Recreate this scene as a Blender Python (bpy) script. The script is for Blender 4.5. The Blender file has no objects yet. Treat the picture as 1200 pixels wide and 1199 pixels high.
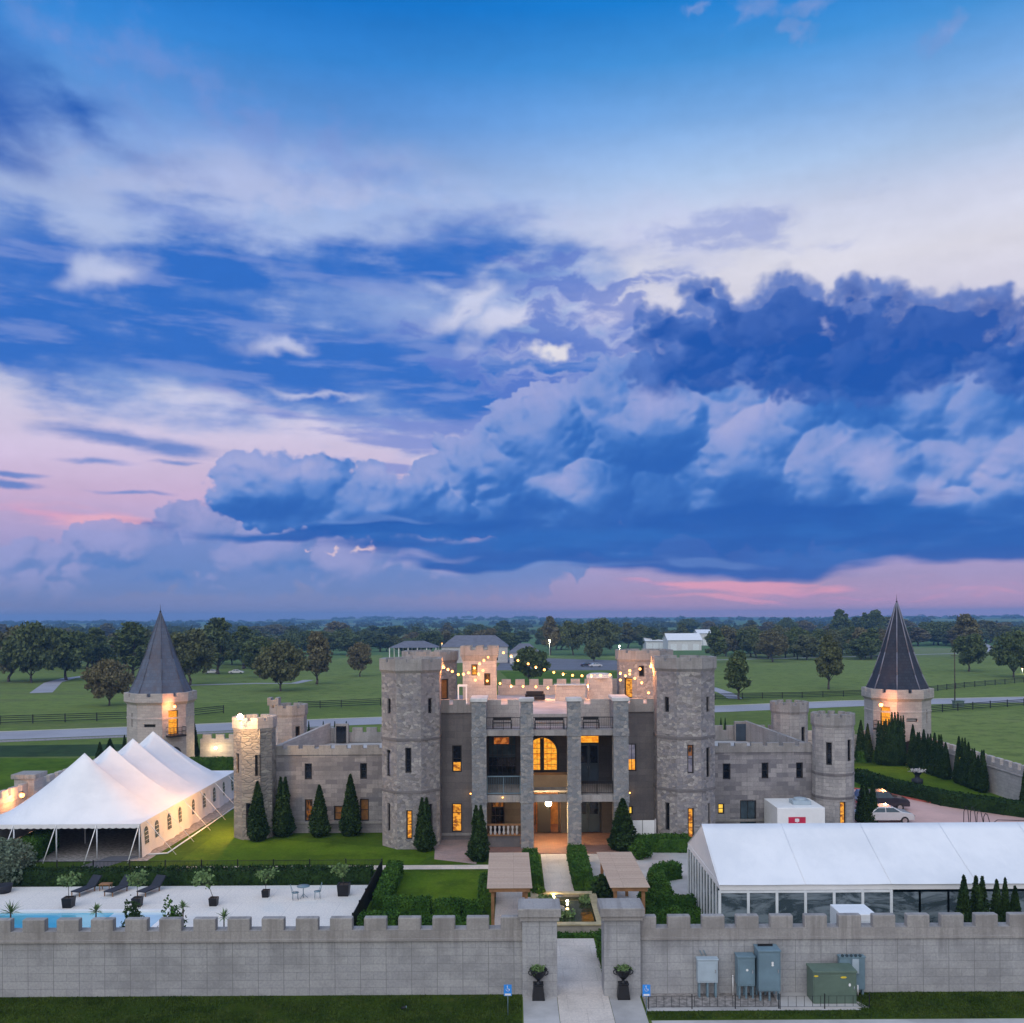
import bpy, math, random
from mathutils import Vector, Matrix, noise as mnoise
R = math.radians
rnd = random.Random(7)
scene = bpy.context.scene
COL = scene.collection

# ------------------------------------------------------------------ camera
FPX, CX, HY, CAMH, ROLL = 1100.0, 600.0, 723.5, 17.4, 0.0058
cam_d = bpy.data.cameras.new("camera")
cam = bpy.data.objects.new("camera", cam_d)
COL.objects.link(cam)
cam_d.sensor_width = 36.0
cam_d.lens = 36.0 * FPX / 1200.0
cam_d.clip_end = 20000
cam_d.clip_start = 0.5
cam_d.shift_y = (HY - 599.5) / 1200.0
cam.location = (0, 0, CAMH)
cam.matrix_world = Matrix.Translation((0, 0, CAMH)) @ Matrix.Rotation(R(90), 4, 'X') @ Matrix.Rotation(-ROLL, 4, 'Z')
scene.camera = cam

def unroll(px, py):
    a, b = px - CX, HY - py
    c, s = math.cos(ROLL), math.sin(ROLL)
    return a * c + b * s, -a * s + b * c
def G(px, py, z=0.0):                      # ground point seen at a photo pixel
    x, y = unroll(px, py)
    Y = FPX * (CAMH - z) / (-y)
    return x * Y / FPX, Y
def AT(px, py, Y):                         # X, Z on the plane at depth Y
    x, y = unroll(px, py)
    return x * Y / FPX, CAMH + y * Y / FPX

# ------------------------------------------------------------------ colour
def lin(r, g, b):
    def f(c):
        c /= 255.0
        return c / 12.92 if c <= 0.04045 else ((c + 0.055) / 1.055) ** 2.4
    return (f(r), f(g), f(b), 1.0)

# ------------------------------------------------------------------ exposure
scene.render.engine = 'CYCLES'
scene.view_settings.view_transform = 'Standard'
scene.view_settings.look = 'None'
scene.view_settings.gamma = 1
EXPO = 0.5
scene.view_settings.exposure = EXPO
EXK = 2.0 ** (-EXPO)

# ------------------------------------------------------------------ sky
SUN_EL, SUN_ROT = R(38), R(200)
class T:
    """small helper that writes node expressions"""
    def __init__(s, tree): s.t = tree; s.n = tree.nodes; s.l = tree.links
    def put(s, sock, v):
        if isinstance(v, bpy.types.NodeSocket): s.l.new(v, sock)
        elif isinstance(v, (int, float)) and getattr(sock, 'type', '') in ('RGBA', 'VECTOR'):
            sock.default_value = [v] * len(sock.default_value)
        else: sock.default_value = v
    def m(s, op, *a, clamp=False):
        n = s.n.new('ShaderNodeMath'); n.operation = op; n.use_clamp = clamp
        for i, v in enumerate(a): s.put(n.inputs[i], v)
        return n.outputs[0]
    def v(s, op, a, b=None):
        n = s.n.new('ShaderNodeVectorMath'); n.operation = op
        s.put(n.inputs[0], a)
        if b is not None: s.put(n.inputs[1], b)
        return n.outputs['Value'] if op in ('LENGTH', 'DOT_PRODUCT') else n.outputs[0]
    def xyz(s, x, y, z=0.0):
        n = s.n.new('ShaderNodeCombineXYZ')
        for i, q in enumerate((x, y, z)): s.put(n.inputs[i], q)
        return n.outputs[0]
    def sep(s, v):
        n = s.n.new('ShaderNodeSeparateXYZ'); s.put(n.inputs[0], v); return n.outputs
    def noise(s, vec, scale=1, detail=4, rough=0.55, lac=2.0, dist=0.0, color=False, dim='3D'):
        n = s.n.new('ShaderNodeTexNoise'); n.noise_dimensions = dim; s.put(n.inputs['Vector'], vec)
        n.inputs['Scale'].default_value = scale; n.inputs['Detail'].default_value = detail
        n.inputs['Roughness'].default_value = rough; n.inputs['Lacunarity'].default_value = lac
        n.inputs['Distortion'].default_value = dist
        return n.outputs[1] if color else n.outputs[0]
    def voro(s, vec, scale=1, feature='F1', out=0, rand=1.0, smooth=None, detail=0, dim='3D'):
        n = s.n.new('ShaderNodeTexVoronoi'); n.feature = feature; n.voronoi_dimensions = dim; s.put(n.inputs['Vector'], vec)
        n.inputs['Scale'].default_value = scale; n.inputs['Randomness'].default_value = rand
        n.inputs['Detail'].default_value = detail
        if smooth is not None: n.inputs['Smoothness'].default_value = smooth
        return n.outputs[out]
    def ss(s, v, lo, hi, a=0.0, b=1.0):
        n = s.n.new('ShaderNodeMapRange'); n.interpolation_type = 'SMOOTHSTEP'
        for i, q in enumerate((v, lo, hi, a, b)): s.put(n.inputs[i], q)
        return n.outputs[0]
    def lerp(s, v, lo, hi, a=0.0, b=1.0):
        n = s.n.new('ShaderNodeMapRange'); n.clamp = True
        for i, q in enumerate((v, lo, hi, a, b)): s.put(n.inputs[i], q)
        return n.outputs[0]
    def mix(s, f, a, b, mode='MIX'):
        n = s.n.new('ShaderNodeMix'); n.data_type = 'RGBA'; n.blend_type = mode; n.clamp_factor = True
        s.put(n.inputs[0], f); s.put(n.inputs[6], a); s.put(n.inputs[7], b)
        return n.outputs[2]
    def ramp(s, f, stops, interp='LINEAR'):
        n = s.n.new('ShaderNodeValToRGB'); s.put(n.inputs[0], f)
        e = n.color_ramp.elements; n.color_ramp.interpolation = interp
        while len(e) < len(stops): e.new(0.5)
        for k, (p, c) in enumerate(stops): e[k].position = p; e[k].color = c
        return n.outputs[0]

def sky_map(W, H, AZ, E0, E1):
    """clouds of the evening sky, computed as radiance by azimuth and elevation"""
    import numpy as np
    D2 = 180 / math.pi
    az, el = np.meshgrid(np.linspace(-AZ, AZ, W, dtype=np.float32), np.linspace(E0, E1, H, dtype=np.float32))
    def ang(px, py):
        x, y = unroll(px, py)
        return math.atan2(x, FPX) * D2, math.atan2(y, math.hypot(x, FPX)) * D2
    def perlin(x, y, seed):
        xi = np.floor(x).astype(np.int32); yi = np.floor(y).astype(np.int32)
        xf = x - xi; yf = y - yi
        r_ = np.random.RandomState(seed); A = r_.rand(256, 256).astype(np.float32) * 6.2832
        gx, gy = np.cos(A), np.sin(A)
        def g(a, b, u, v):
            k, l = a & 255, b & 255
            return gx[k, l] * u + gy[k, l] * v
        u = xf * xf * xf * (xf * (xf * 6 - 15) + 10); v = yf * yf * yf * (yf * (yf * 6 - 15) + 10)
        a0 = g(xi, yi, xf, yf); a1 = g(xi + 1, yi, xf - 1, yf); b0_ = g(xi, yi + 1, xf, yf - 1); b1_ = g(xi + 1, yi + 1, xf - 1, yf - 1)
        t0 = a0 + u * (a1 - a0); t1 = b0_ + u * (b1_ - b0_)
        return (t0 + v * (t1 - t0)) * 1.4
    def fbm(x, y, o, seed, g=0.55, ridge=False):
        s_ = 0; a = 1; n = 0
        for k in range(o):
            p = perlin(x * 2.03 ** k + 17.3 * k, y * 2.03 ** k - 9.1 * k, seed + k)
            if ridge: p = np.abs(p) * 2 - 0.5
            s_ = s_ + a * p; n += a; a *= g
        return s_ / n * 1.5            # about -0.6 .. 0.6
    ss = lambda v, lo, hi: (lambda q: q * q * (3 - 2 * q))(np.clip((v - lo) / (hi - lo), 0, 1))
    def L(r, g, b): return np.array(lin(r, g, b)[:3], dtype=np.float32)
    def mix(f, a, b): return a + f[..., None] * (b - a)
    def blob(cx, cy, px, py, rx, ry, rot=0.0):
        a, e = ang(px, py); a0, _ = ang(px - rx, py); a1, _ = ang(px + rx, py); _, e0 = ang(px, py + ry); _, e1 = ang(px, py - ry)
        x, y = cx - a, cy - e
        if rot:
            c_, s_ = math.cos(R(rot)), math.sin(R(rot)); x, y = c_ * x + s_ * y, -s_ * x + c_ * y
        return 1 - np.sqrt((x * 2 / (a1 - a0)) ** 2 + (y * 2 / (e1 - e0)) ** 2)
    def shape(c, blobs):
        r = None
        for b in blobs:
            k = blob(c[0], c[1], *b)
            if r is None: r = k
            else:
                h = np.maximum(0.25 - np.abs(r - k), 0) / 0.25
                r = np.maximum(r, k) + h * h * h * 0.25 / 6
        return r
    P = (az, el)
    PW = (az + 2.2 * fbm(az * .15, el * .25, 3, 10, .45), el + .9 * fbm(az * .15 + 40, el * .25, 3, 20, .45))
    PF = (az + .8 * fbm(az * .4, el * .5, 4, 30, .5), el + .6 * fbm(az * .4 + 40, el * .5, 4, 40, .5))
    PG = (PF[0] + .22 * fbm(az * 2., el * 2.4, 3, 35), PF[1] + .18 * fbm(az * 2. + 9, el * 2.4, 3, 45))
    PB = (az + .3 * fbm(az * .5, el * .6, 4, 33), el + .14 * fbm(az * .5 + 40, el * .6, 4, 43))
    f1 = fbm(az * .10, el * .24, 7, 50, .58)
    f2 = fbm(az * .35, el * .5, 6, 60, .54)
    f3 = fbm(az * .11, el * .75, 6, 70, .56)
    f4 = fbm(az * .13 + 11, el * .34, 7, 80, .56)
    f5 = fbm(PF[0] * .25 + 3, PF[1] * .7, 6, 90, .56)
    def billow(ox, oy):
        x, y = PF[0] + ox, PF[1] + oy
        a = fbm(x * .26, y * .30, 5, 100, .42, True)
        return -a
    f6 = fbm(PW[0] * .07 + 2, PW[1] * .16, 4, 170, .5)
    broadf = fbm(az * .12 + 5, el * .16, 4, 120)
    b0 = billow(0, 0); b1 = billow(-.35, .45)
    relief = b0 - b1
    def blur(a, k):
        for ax in (0, 1):
            for _ in range(2):
                p = np.concatenate([np.repeat(np.take(a, [0], ax), k + 1, ax), a, np.repeat(np.take(a, [-1], ax), k, ax)], ax)
                cs = np.cumsum(p, ax, dtype=np.float64); n = a.shape[ax]
                a = ((np.take(cs, range(2 * k + 1, 2 * k + 1 + n), ax) - np.take(cs, range(0, n), ax)) / (2 * k + 1)).astype(np.float32)
        return a
    def puffs(D, seed, levels, flat=None):
        # heaped round billows inside the region D > 0: returns a soft edge and the shading of their relief
        r_ = np.random.RandomState(seed); Hh = np.zeros_like(D); E = np.full_like(D, -1.0)
        dx = 2 * AZ / (W - 1); dy = (E1 - E0) / (H - 1)
        ys, xs = np.nonzero((D > 0) & (np.abs(az) < 36))
        for r0, n, depth in levels:
            for _ in range(n):
                k = r_.randint(len(ys)); y, x = ys[k], xs[k]; d = D[y, x]
                if r_.rand() > 1.15 - min(1, d / depth): continue
                r = min(r0 * (.6 + .8 * r_.rand()), .22 + d * 3.2); cx, cy = az[y, x], el[y, x]; m = r * 1.3 + .9
                x0, x1 = max(0, int(x - m / dx)), min(W, int(x + m / dx)); y0, y1 = max(0, int(y - m * .9 / dy)), min(H, int(y + m * .9 / dy))
                sl = (slice(y0, y1), slice(x0, x1))
                q = ((PG[0][sl] - cx) / r) ** 2 + ((PG[1][sl] - cy) / (r * .82)) ** 2
                z = np.sqrt(np.clip(1 - q, 0, 1)) * r + min(1.6, d * 2.2)
                Hh[sl] = np.where(q < 1, np.maximum(Hh[sl], z), Hh[sl]); E[sl] = np.maximum(E[sl], 1 - q)
        Hb = blur(Hh, 2) * .55 + blur(Hh, 7) * .45
        gy, gx = np.gradient(Hb); gx /= dx; gy /= dy
        E = blur(E, 1) + (.2 if seed == 21 else .38) * fbm(az * 1.5, el * 1.9, 5, seed + 300, .56)
        n_ = np.sqrt(gx * gx + gy * gy + .55)
        lam = (gx * .45 - gy * .72 + .45) / n_ * 1.0
        return E, lam
    # clear sky between the clouds
    def grad(Lst):
        pts = sorted((math.atan((HY - py) / FPX) * D2, L(*c_)) for py, c_ in Lst)
        xs = [p[0] for p in pts]
        return np.stack([np.interp(el, xs, [p[1][k] for p in pts]) for k in range(3)], -1).astype(np.float32)
    gl = grad([(730, (136, 134, 178)), (690, (124, 136, 184)), (640, (164, 154, 202)), (590, (200, 172, 206)), (540, (208, 192, 220)), (470, (206, 204, 226)), (300, (172, 188, 226)),
               (215, (142, 170, 222)), (150, (92, 146, 214)), (80, (52, 132, 210)), (10, (16, 116, 202)), (-200, (10, 90, 180))])
    gr = grad([(730, (206, 150, 174)), (705, (188, 150, 184)), (680, (168, 150, 192)), (640, (172, 158, 206)), (540, (196, 188, 220)), (330, (218, 216, 228)), (270, (202, 208, 230)),
               (215, (168, 194, 230)), (150, (122, 170, 226)), (80, (68, 146, 216)), (10, (20, 124, 206)), (-200, (10, 95, 182))])
    c = mix(ss(az, -12, 14), gl, gr)
    veil = ss(shape(PW, [(330, 235, 420, 90), (700, 290, 300, 90), (120, 300, 130, 50)]), 0, .9) * ss(f1, -.25, .25)
    c = mix(veil * .55, c, L(192, 196, 228))
    # uneven lightness, long soft streaks
    c = c * (1 + .10 * fbm(az * .06, el * .3, 5, 55))[..., None]
    def layer(c, vec, blobs, amp, soft, dark, light, nz, k=1.0, lo=-.3, hi=.3, colf=None):
        D = shape(vec, blobs) + nz * amp
        M = ss(D, 0, soft) * k
        col = mix(ss(nz if colf is None else colf, lo, hi), light, dark)
        return mix(M, c, col)
    c = layer(c, PW, [(0, 130, 150, 90), (90, 130, 150, 50, -20), (-80, 60, 180, 100), (-20, 170, 120, 50)], .8, 1.3, L(8, 84, 176), L(90, 134, 206), f1 * .4 + .2 * f5 + .12, .92, -.25, .2)
    c = layer(c, PW, [(90, 40, 160, 50, -30), (250, 110, 230, 60, -22), (330, 165, 220, 50, -8)], .8, 1.4, L(120, 146, 210), L(100, 142, 212), f2, .55)
    c = layer(c, PG, [(885, 12, 40, 24), (950, 8, 46, 20), (925, 42, 30, 14), (1115, 30, 46, 16, 20), (820, 4, 30, 12)], .9, 1.0, L(118, 150, 208), L(150, 162, 212), f2, .55)
    # the broad band of blue stratocumulus
    nb = f4 * .8 + f3 * .35
    inner = shape(PW, [(190, 350, 150, 60), (500, 300, 120, 30), (320, 420, 260, 40, -6), (20, 390, 130, 40), (560, 460, 200, 36, -5), (260, 310, 80, 26)])
    D = shape(PW, [(20, 375, 210, 76), (220, 345, 200, 90), (200, 425, 240, 66), (400, 350, 170, 70), (525, 290, 150, 48, 6), (420, 440, 280, 84, -4), (620, 335, 120, 46), (600, 470, 260, 56, -6), (640, 400, 110, 46), (30, 300, 70, 60)])
    holes = shape(PF, [(345, 410, 60, 12), (620, 408, 60, 14), (700, 372, 50, 18, 20), (735, 455, 40, 10, 14), (590, 380, 60, 16, 30), (380, 462, 60, 7), (130, 320, 60, 18, 10), (560, 350, 60, 14, 25)])
    D = D + .22 + nb * .62 + f6 * .25 - ss(holes + nb * 1.2, -.7, 1.5) * .85
    M = ss(D, -.05, .7) * .97
    sh = np.clip(.74 + inner * .45 + nb * .6 + f6 * .3, 0, 1)
    col = mix(ss(sh, 0, 1), L(138, 164, 216), L(28, 102, 194))
    col = mix(ss(f3, .0, .5) * .45, col, L(140, 158, 214))
    c = mix(M, c, col)
    c = layer(c, PG, [(700, 370, 120, 60, -8), (640, 430, 130, 50), (760, 400, 60, 60)], 1.6, .8, L(92, 120, 200), L(170, 176, 220), f5, .75)
    c = layer(c, PW, [(845, 280, 170, 40, 4), (900, 262, 110, 18, 4), (815, 300, 80, 26)], 1.3, 1.5, L(140, 156, 212), L(190, 196, 226), f5 * .7 + f3 * .6, .7)
    c = layer(c, PW, [(470, 515, 150, 14), (620, 500, 180, 26), (430, 548, 90, 10), (300, 480, 160, 14, -6)], 1.4, .8, L(120, 138, 206), L(176, 176, 216), f3, .8)
    c = layer(c, PB, [(140, 514, 110, 13, -5), (205, 527, 70, 16, -3), (112, 541, 80, 7), (205, 543, 44, 5), (20, 556, 60, 5), (12, 567, 46, 7), (150, 578, 70, 4)], .45, .8, L(88, 124, 196), L(108, 136, 202), f3, .9)
    c = layer(c, PW, [(60, 606, 130, 22, -4), (110, 618, 70, 12), (20, 600, 110, 14)], 1.2, 1.1, L(236, 172, 190), L(222, 156, 188), f3, .8)
    c = layer(c, PG, [(520, 555, 60, 24), (550, 530, 30, 30)], .9, 1.0, L(226, 212, 226), L(238, 226, 226), f2, .75)
    c = layer(c, PF, [(722, 458, 44, 12, 12), (650, 409, 44, 8), (605, 522, 24, 10), (738, 446, 12, 10)], 1.2, 1.0, L(232, 226, 230), L(244, 238, 232), f2, .9)
    # distant low clouds at the left
    Dl = shape(P, [(190, 650, 110, 40), (300, 650, 160, 42), (228, 618, 50, 24), (400, 662, 180, 34), (60, 672, 120, 28), (560, 668, 140, 28), (-20, 662, 70, 24), (455, 640, 60, 26)]) + f2 * .3
    E, lam = puffs(Dl, 5, [(2.0, 260, .5), (1.1, 500, .35), (.55, 700, .22)])
    cc = mix(ss(lam * .8 + broadf * .9 + .1 * f2, -.1, .95), L(88, 128, 194), L(146, 154, 208))
    c = mix(np.maximum(ss(E, -.05, .5), ss(Dl, .15, .4)) * .78 * ss(el, .2, 3.0), c, cc)
    c = layer(c, PG, [(205, 679, 60, 8), (350, 668, 50, 10), (120, 655, 60, 10)], .6, .9, L(74, 120, 190), L(84, 126, 194), f2, .7)
    # the big cumulus
    big = [(700, 565, 200, 84), (640, 530, 90, 66), (580, 570, 80, 50), (760, 500, 120, 84), (900, 540, 200, 110), (1060, 540, 220, 110), (1200, 560, 180, 120), (850, 470, 220, 66), (1120, 470, 200, 56), (585, 526, 20, 16)]
    left = [(330, 578, 74, 40), (290, 578, 36, 34), (400, 580, 80, 40), (470, 600, 90, 34), (545, 590, 80, 36)]
    Dd = shape(P, big + left) + f2 * .32
    E, lam = puffs(Dd, 9, [(4.2, 160, .9), (2.6, 420, .6), (1.4, 900, .42), (.75, 1300, .3), (.4, 1200, .18)])
    M = np.maximum(ss(E, -.08, .46), ss(Dd, .16, .42)) * ss(el, 2.9, 3.9)
    def soft(bl): return ss(shape(PF, bl), -.1, .9)
    lit = (lam - .45) * .75 + broadf * .55 + f2 * .15 - .20
    lit = lit + .55 * soft([(875, 480, 70, 60, 20), (935, 540, 50, 80, 8), (958, 588, 26, 40), (1030, 550, 60, 40, -30), (1150, 545, 110, 50), (1080, 575, 80, 36), (655, 548, 80, 36), (440, 556, 70, 18), (780, 470, 50, 40), (360, 552, 80, 14), (980, 520, 20, 60, -35)])
    lit = lit - .62 * soft([(745, 545, 90, 60), (1020, 480, 60, 60, -20), (880, 590, 70, 50), (310, 596, 80, 22), (1190, 590, 80, 20), (640, 605, 200, 34), (1000, 610, 160, 34), (500, 612, 140, 18), (720, 510, 60, 30)])
    lit = lit + ss(shape(P, big + left), .3, .0) * .22
    q = .5 + .5 * np.tanh(lit * 1.15)
    st = [(0, (18, 86, 174)), (.25, (48, 106, 188)), (.45, (88, 130, 202)), (.62, (124, 148, 208)), (.8, (146, 158, 212)), (1, (176, 176, 216))]
    cc = np.stack([np.interp(q, [p for p, _ in st], [L(*k)[i_] for _, k in st]) for i_ in range(3)], -1)
    c = mix(M, c, cc)
    # dark flat base
    c = layer(c, PW, [(430, 618, 240, 12, 2), (720, 634, 360, 26, 1), (900, 652, 340, 26, 1), (1150, 640, 320, 30), (620, 658, 220, 12), (960, 618, 300, 34), (560, 636, 200, 16)], .26, .5, L(4, 82, 172), L(24, 98, 184), f3 + .2, .96, -.6, .6)
    c = layer(c, PW, [(840, 656, 120, 7), (640, 670, 140, 7, 2), (430, 606, 100, 5)], .9, .8, L(90, 128, 198), L(110, 142, 206), f3 - .15, .6)
    # the dark ragged cloud at the right
    n6 = f2 * .55 + b0 * .35 + f5 * .25
    Dr = shape(PF, [(960, 372, 130, 44, -4), (1110, 392, 170, 46, -6), (1010, 415, 220, 52), (860, 405, 130, 48, 10), (822, 348, 26, 18, -30), (850, 365, 60, 24, -30), (1230, 415, 110, 44), (770, 425, 46, 30), (800, 385, 60, 26)]) + n6 * .6
    Dr = Dr - .06
    E, lam = puffs(Dr, 21, [(2.2, 300, .6), (1.2, 700, .4), (.6, 1100, .25), (.32, 1400, .15)])
    M = np.maximum(ss(Dr, .0, .45), ss(E, -.05, 1.05) * .92) * .98
    sh = ss(Dr * .9 + (relief * -.8 + n6) * .5 + .45 * (shape(PF, [(1080, 380, 240, 60), (960, 430, 260, 30)]) > -9) * np.clip(shape(PF, [(1080, 385, 260, 56), (940, 440, 280, 26)]), -.5, 1), -.15, .75)
    sh = np.clip(.5 + .5 * sh + (.45 - lam) * .35, 0, 1)
    c = mix(M, c, mix(sh, L(92, 126, 200), L(10, 78, 168)))
    c = layer(c, PG, [(975, 378, 14, 18, 20)], .8, 1.2, L(150, 160, 210), L(170, 172, 214), f2, .8)
    # colour close to the horizon
    c = layer(c, PW, [(900, 690, 240, 7, 1), (800, 689, 100, 6), (1000, 697, 150, 4), (950, 704, 240, 3), (1160, 690, 36, 3), (860, 684, 110, 4, 3)], 1.2, 1.0, L(236, 160, 182), L(206, 148, 186), f3, .85)
    c = layer(c, PG, [(420, 646, 17, 5, 4), (364, 644, 8, 2), (393, 644, 7, 2)], .3, 1.0, L(226, 190, 208), L(238, 206, 208), f2, .9)
    c = c * (1 + .03 * fbm(az * .8, el * 1.1, 5, 150))[..., None]
    return np.clip(c, 0, 4), gl[:, W // 2], gr[:, W // 2]

def build_world():
    import numpy as np
    w = bpy.data.worlds.new("World"); scene.world = w; w.use_nodes = True
    nt = w.node_tree; nt.nodes.clear(); t = T(nt)
    d = nt.nodes.new('ShaderNodeTexCoord').outputs['Generated']
    d = t.v('NORMALIZE', d); X, Y, Z = t.sep(d)
    DEG = 180 / math.pi
    az = t.m('MULTIPLY', t.m('ARCTAN2', X, Y), DEG)
    el = t.m('MULTIPLY', t.m('ARCSINE', Z), DEG)
    W, H, AZ, E0, E1 = 2100, 860, 48.0, -2.0, 36.5
    c, _, _ = sky_map(W, H, AZ, E0, E1)
    img = bpy.data.images.new("evening_clouds", W, H, alpha=False, float_buffer=True)
    img.colorspace_settings.name = 'Linear Rec.709'
    a = np.ones((H, W, 4), dtype=np.float32); a[..., :3] = c
    img.pixels.foreach_set(a.ravel()); img.update(); img.pack()
    tx = nt.nodes.new('ShaderNodeTexImage'); tx.image = img; tx.extension = 'EXTEND'; tx.interpolation = 'Cubic'
    u = t.lerp(az, -AZ, AZ); v_ = t.lerp(el, E0, E1)
    t.put(tx.inputs[0], t.xyz(u, v_))
    c = tx.outputs[0]
    # the part of the sky the photograph does not show
    e90 = t.m('DIVIDE', el, 90.0)
    sidec = t.ramp(e90, [(0.0, lin(170, 160, 200)), (0.1, lin(150, 160, 212)), (0.2, lin(120, 156, 215)), (0.35, lin(70, 130, 205)), (0.5, (0.25, 0.5, 0.95, 1))])
    st = t.noise(t.xyz(t.m('MULTIPLY', az, 0.06), t.m('MULTIPLY', el, 0.14)), 1, 5, 0.6, dim='2D')
    sidec = t.mix(t.ss(st, 0.45, 0.65, 0.0, 0.7), sidec, lin(80, 120, 195))
    c = t.mix(t.ss(t.m('ABSOLUTE', az), AZ - 14.0, AZ - 0.2), c, sidec)
    back = t.ss(Y, 0.25, -0.55)
    glow = t.ramp(e90, [(0.0, (.98, .82, 0.84, 1)), (0.25, (.76, .80, .92, 1)), (0.6, (0.58, 0.72, .96, 1)), (1.0, (0.46, 0.64, .94, 1))])
    fb = t.m('MAXIMUM', back, t.ss(el, 35.0, 70.0))
    c = t.mix(fb, c, glow)
    c = t.mix(1.0, c, (EXK, EXK, EXK, 1), 'MULTIPLY')
    sky = nt.nodes.new('ShaderNodeTexSky'); sky.sky_type = 'NISHITA'; sky.sun_disc = False
    sky.sun_elevation = SUN_EL; sky.sun_rotation = SUN_ROT
    bg = nt.nodes.new('ShaderNodeBackground'); t.put(bg.inputs[0], c); bg.inputs[1].default_value = 1.0
    bg2 = nt.nodes.new('ShaderNodeBackground'); t.put(bg2.inputs[0], sky.outputs[0]); bg2.inputs[1].default_value = 0.003
    ad = nt.nodes.new('ShaderNodeAddShader'); out = nt.nodes.new('ShaderNodeOutputWorld')
    nt.links.new(bg.outputs[0], ad.inputs[0]); nt.links.new(bg2.outputs[0], ad.inputs[1]); nt.links.new(ad.outputs[0], out.inputs[0])
    w.cycles.sampling_method = 'MANUAL'; w.cycles.sample_map_resolution = 512
build_world()
sun_d = bpy.data.lights.new("sun", 'SUN'); sun_d.energy = 0.8; sun_d.angle = R(60); sun_d.color = (1.0, 0.97, 0.93)
sun = bpy.data.objects.new("sun", sun_d); COL.objects.link(sun)
sun.rotation_euler = Vector((math.sin(SUN_ROT) * math.cos(SUN_EL), math.cos(SUN_ROT) * math.cos(SUN_EL), math.sin(SUN_EL))).to_track_quat('Z', 'Y').to_euler()

# ------------------------------------------------------------------ object helpers
import numpy as np
def tag(o, label=None, cat=None, group=None, kind=None):
    if label: o['label'] = label
    if cat: o['category'] = cat
    if group: o['group'] = group
    if kind: o['kind'] = kind
    return o
def thing(name, loc, label, cat, group=None, rz=0.0):
    o = bpy.data.objects.new(name, None); COL.objects.link(o)
    o.location = loc; o.rotation_euler = (0, 0, rz); o.empty_display_size = 0.3
    return tag(o, label, cat, group)
def wloc(o):
    p = Vector((0, 0, 0))
    while o is not None: p += Vector(o.location); o = o.parent
    return p
def copy_tree(o, parent=None):
    c = o.copy(); COL.objects.link(c); c.parent = parent
    for ch in list(o.children): copy_tree(ch, c)
    return c

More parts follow.
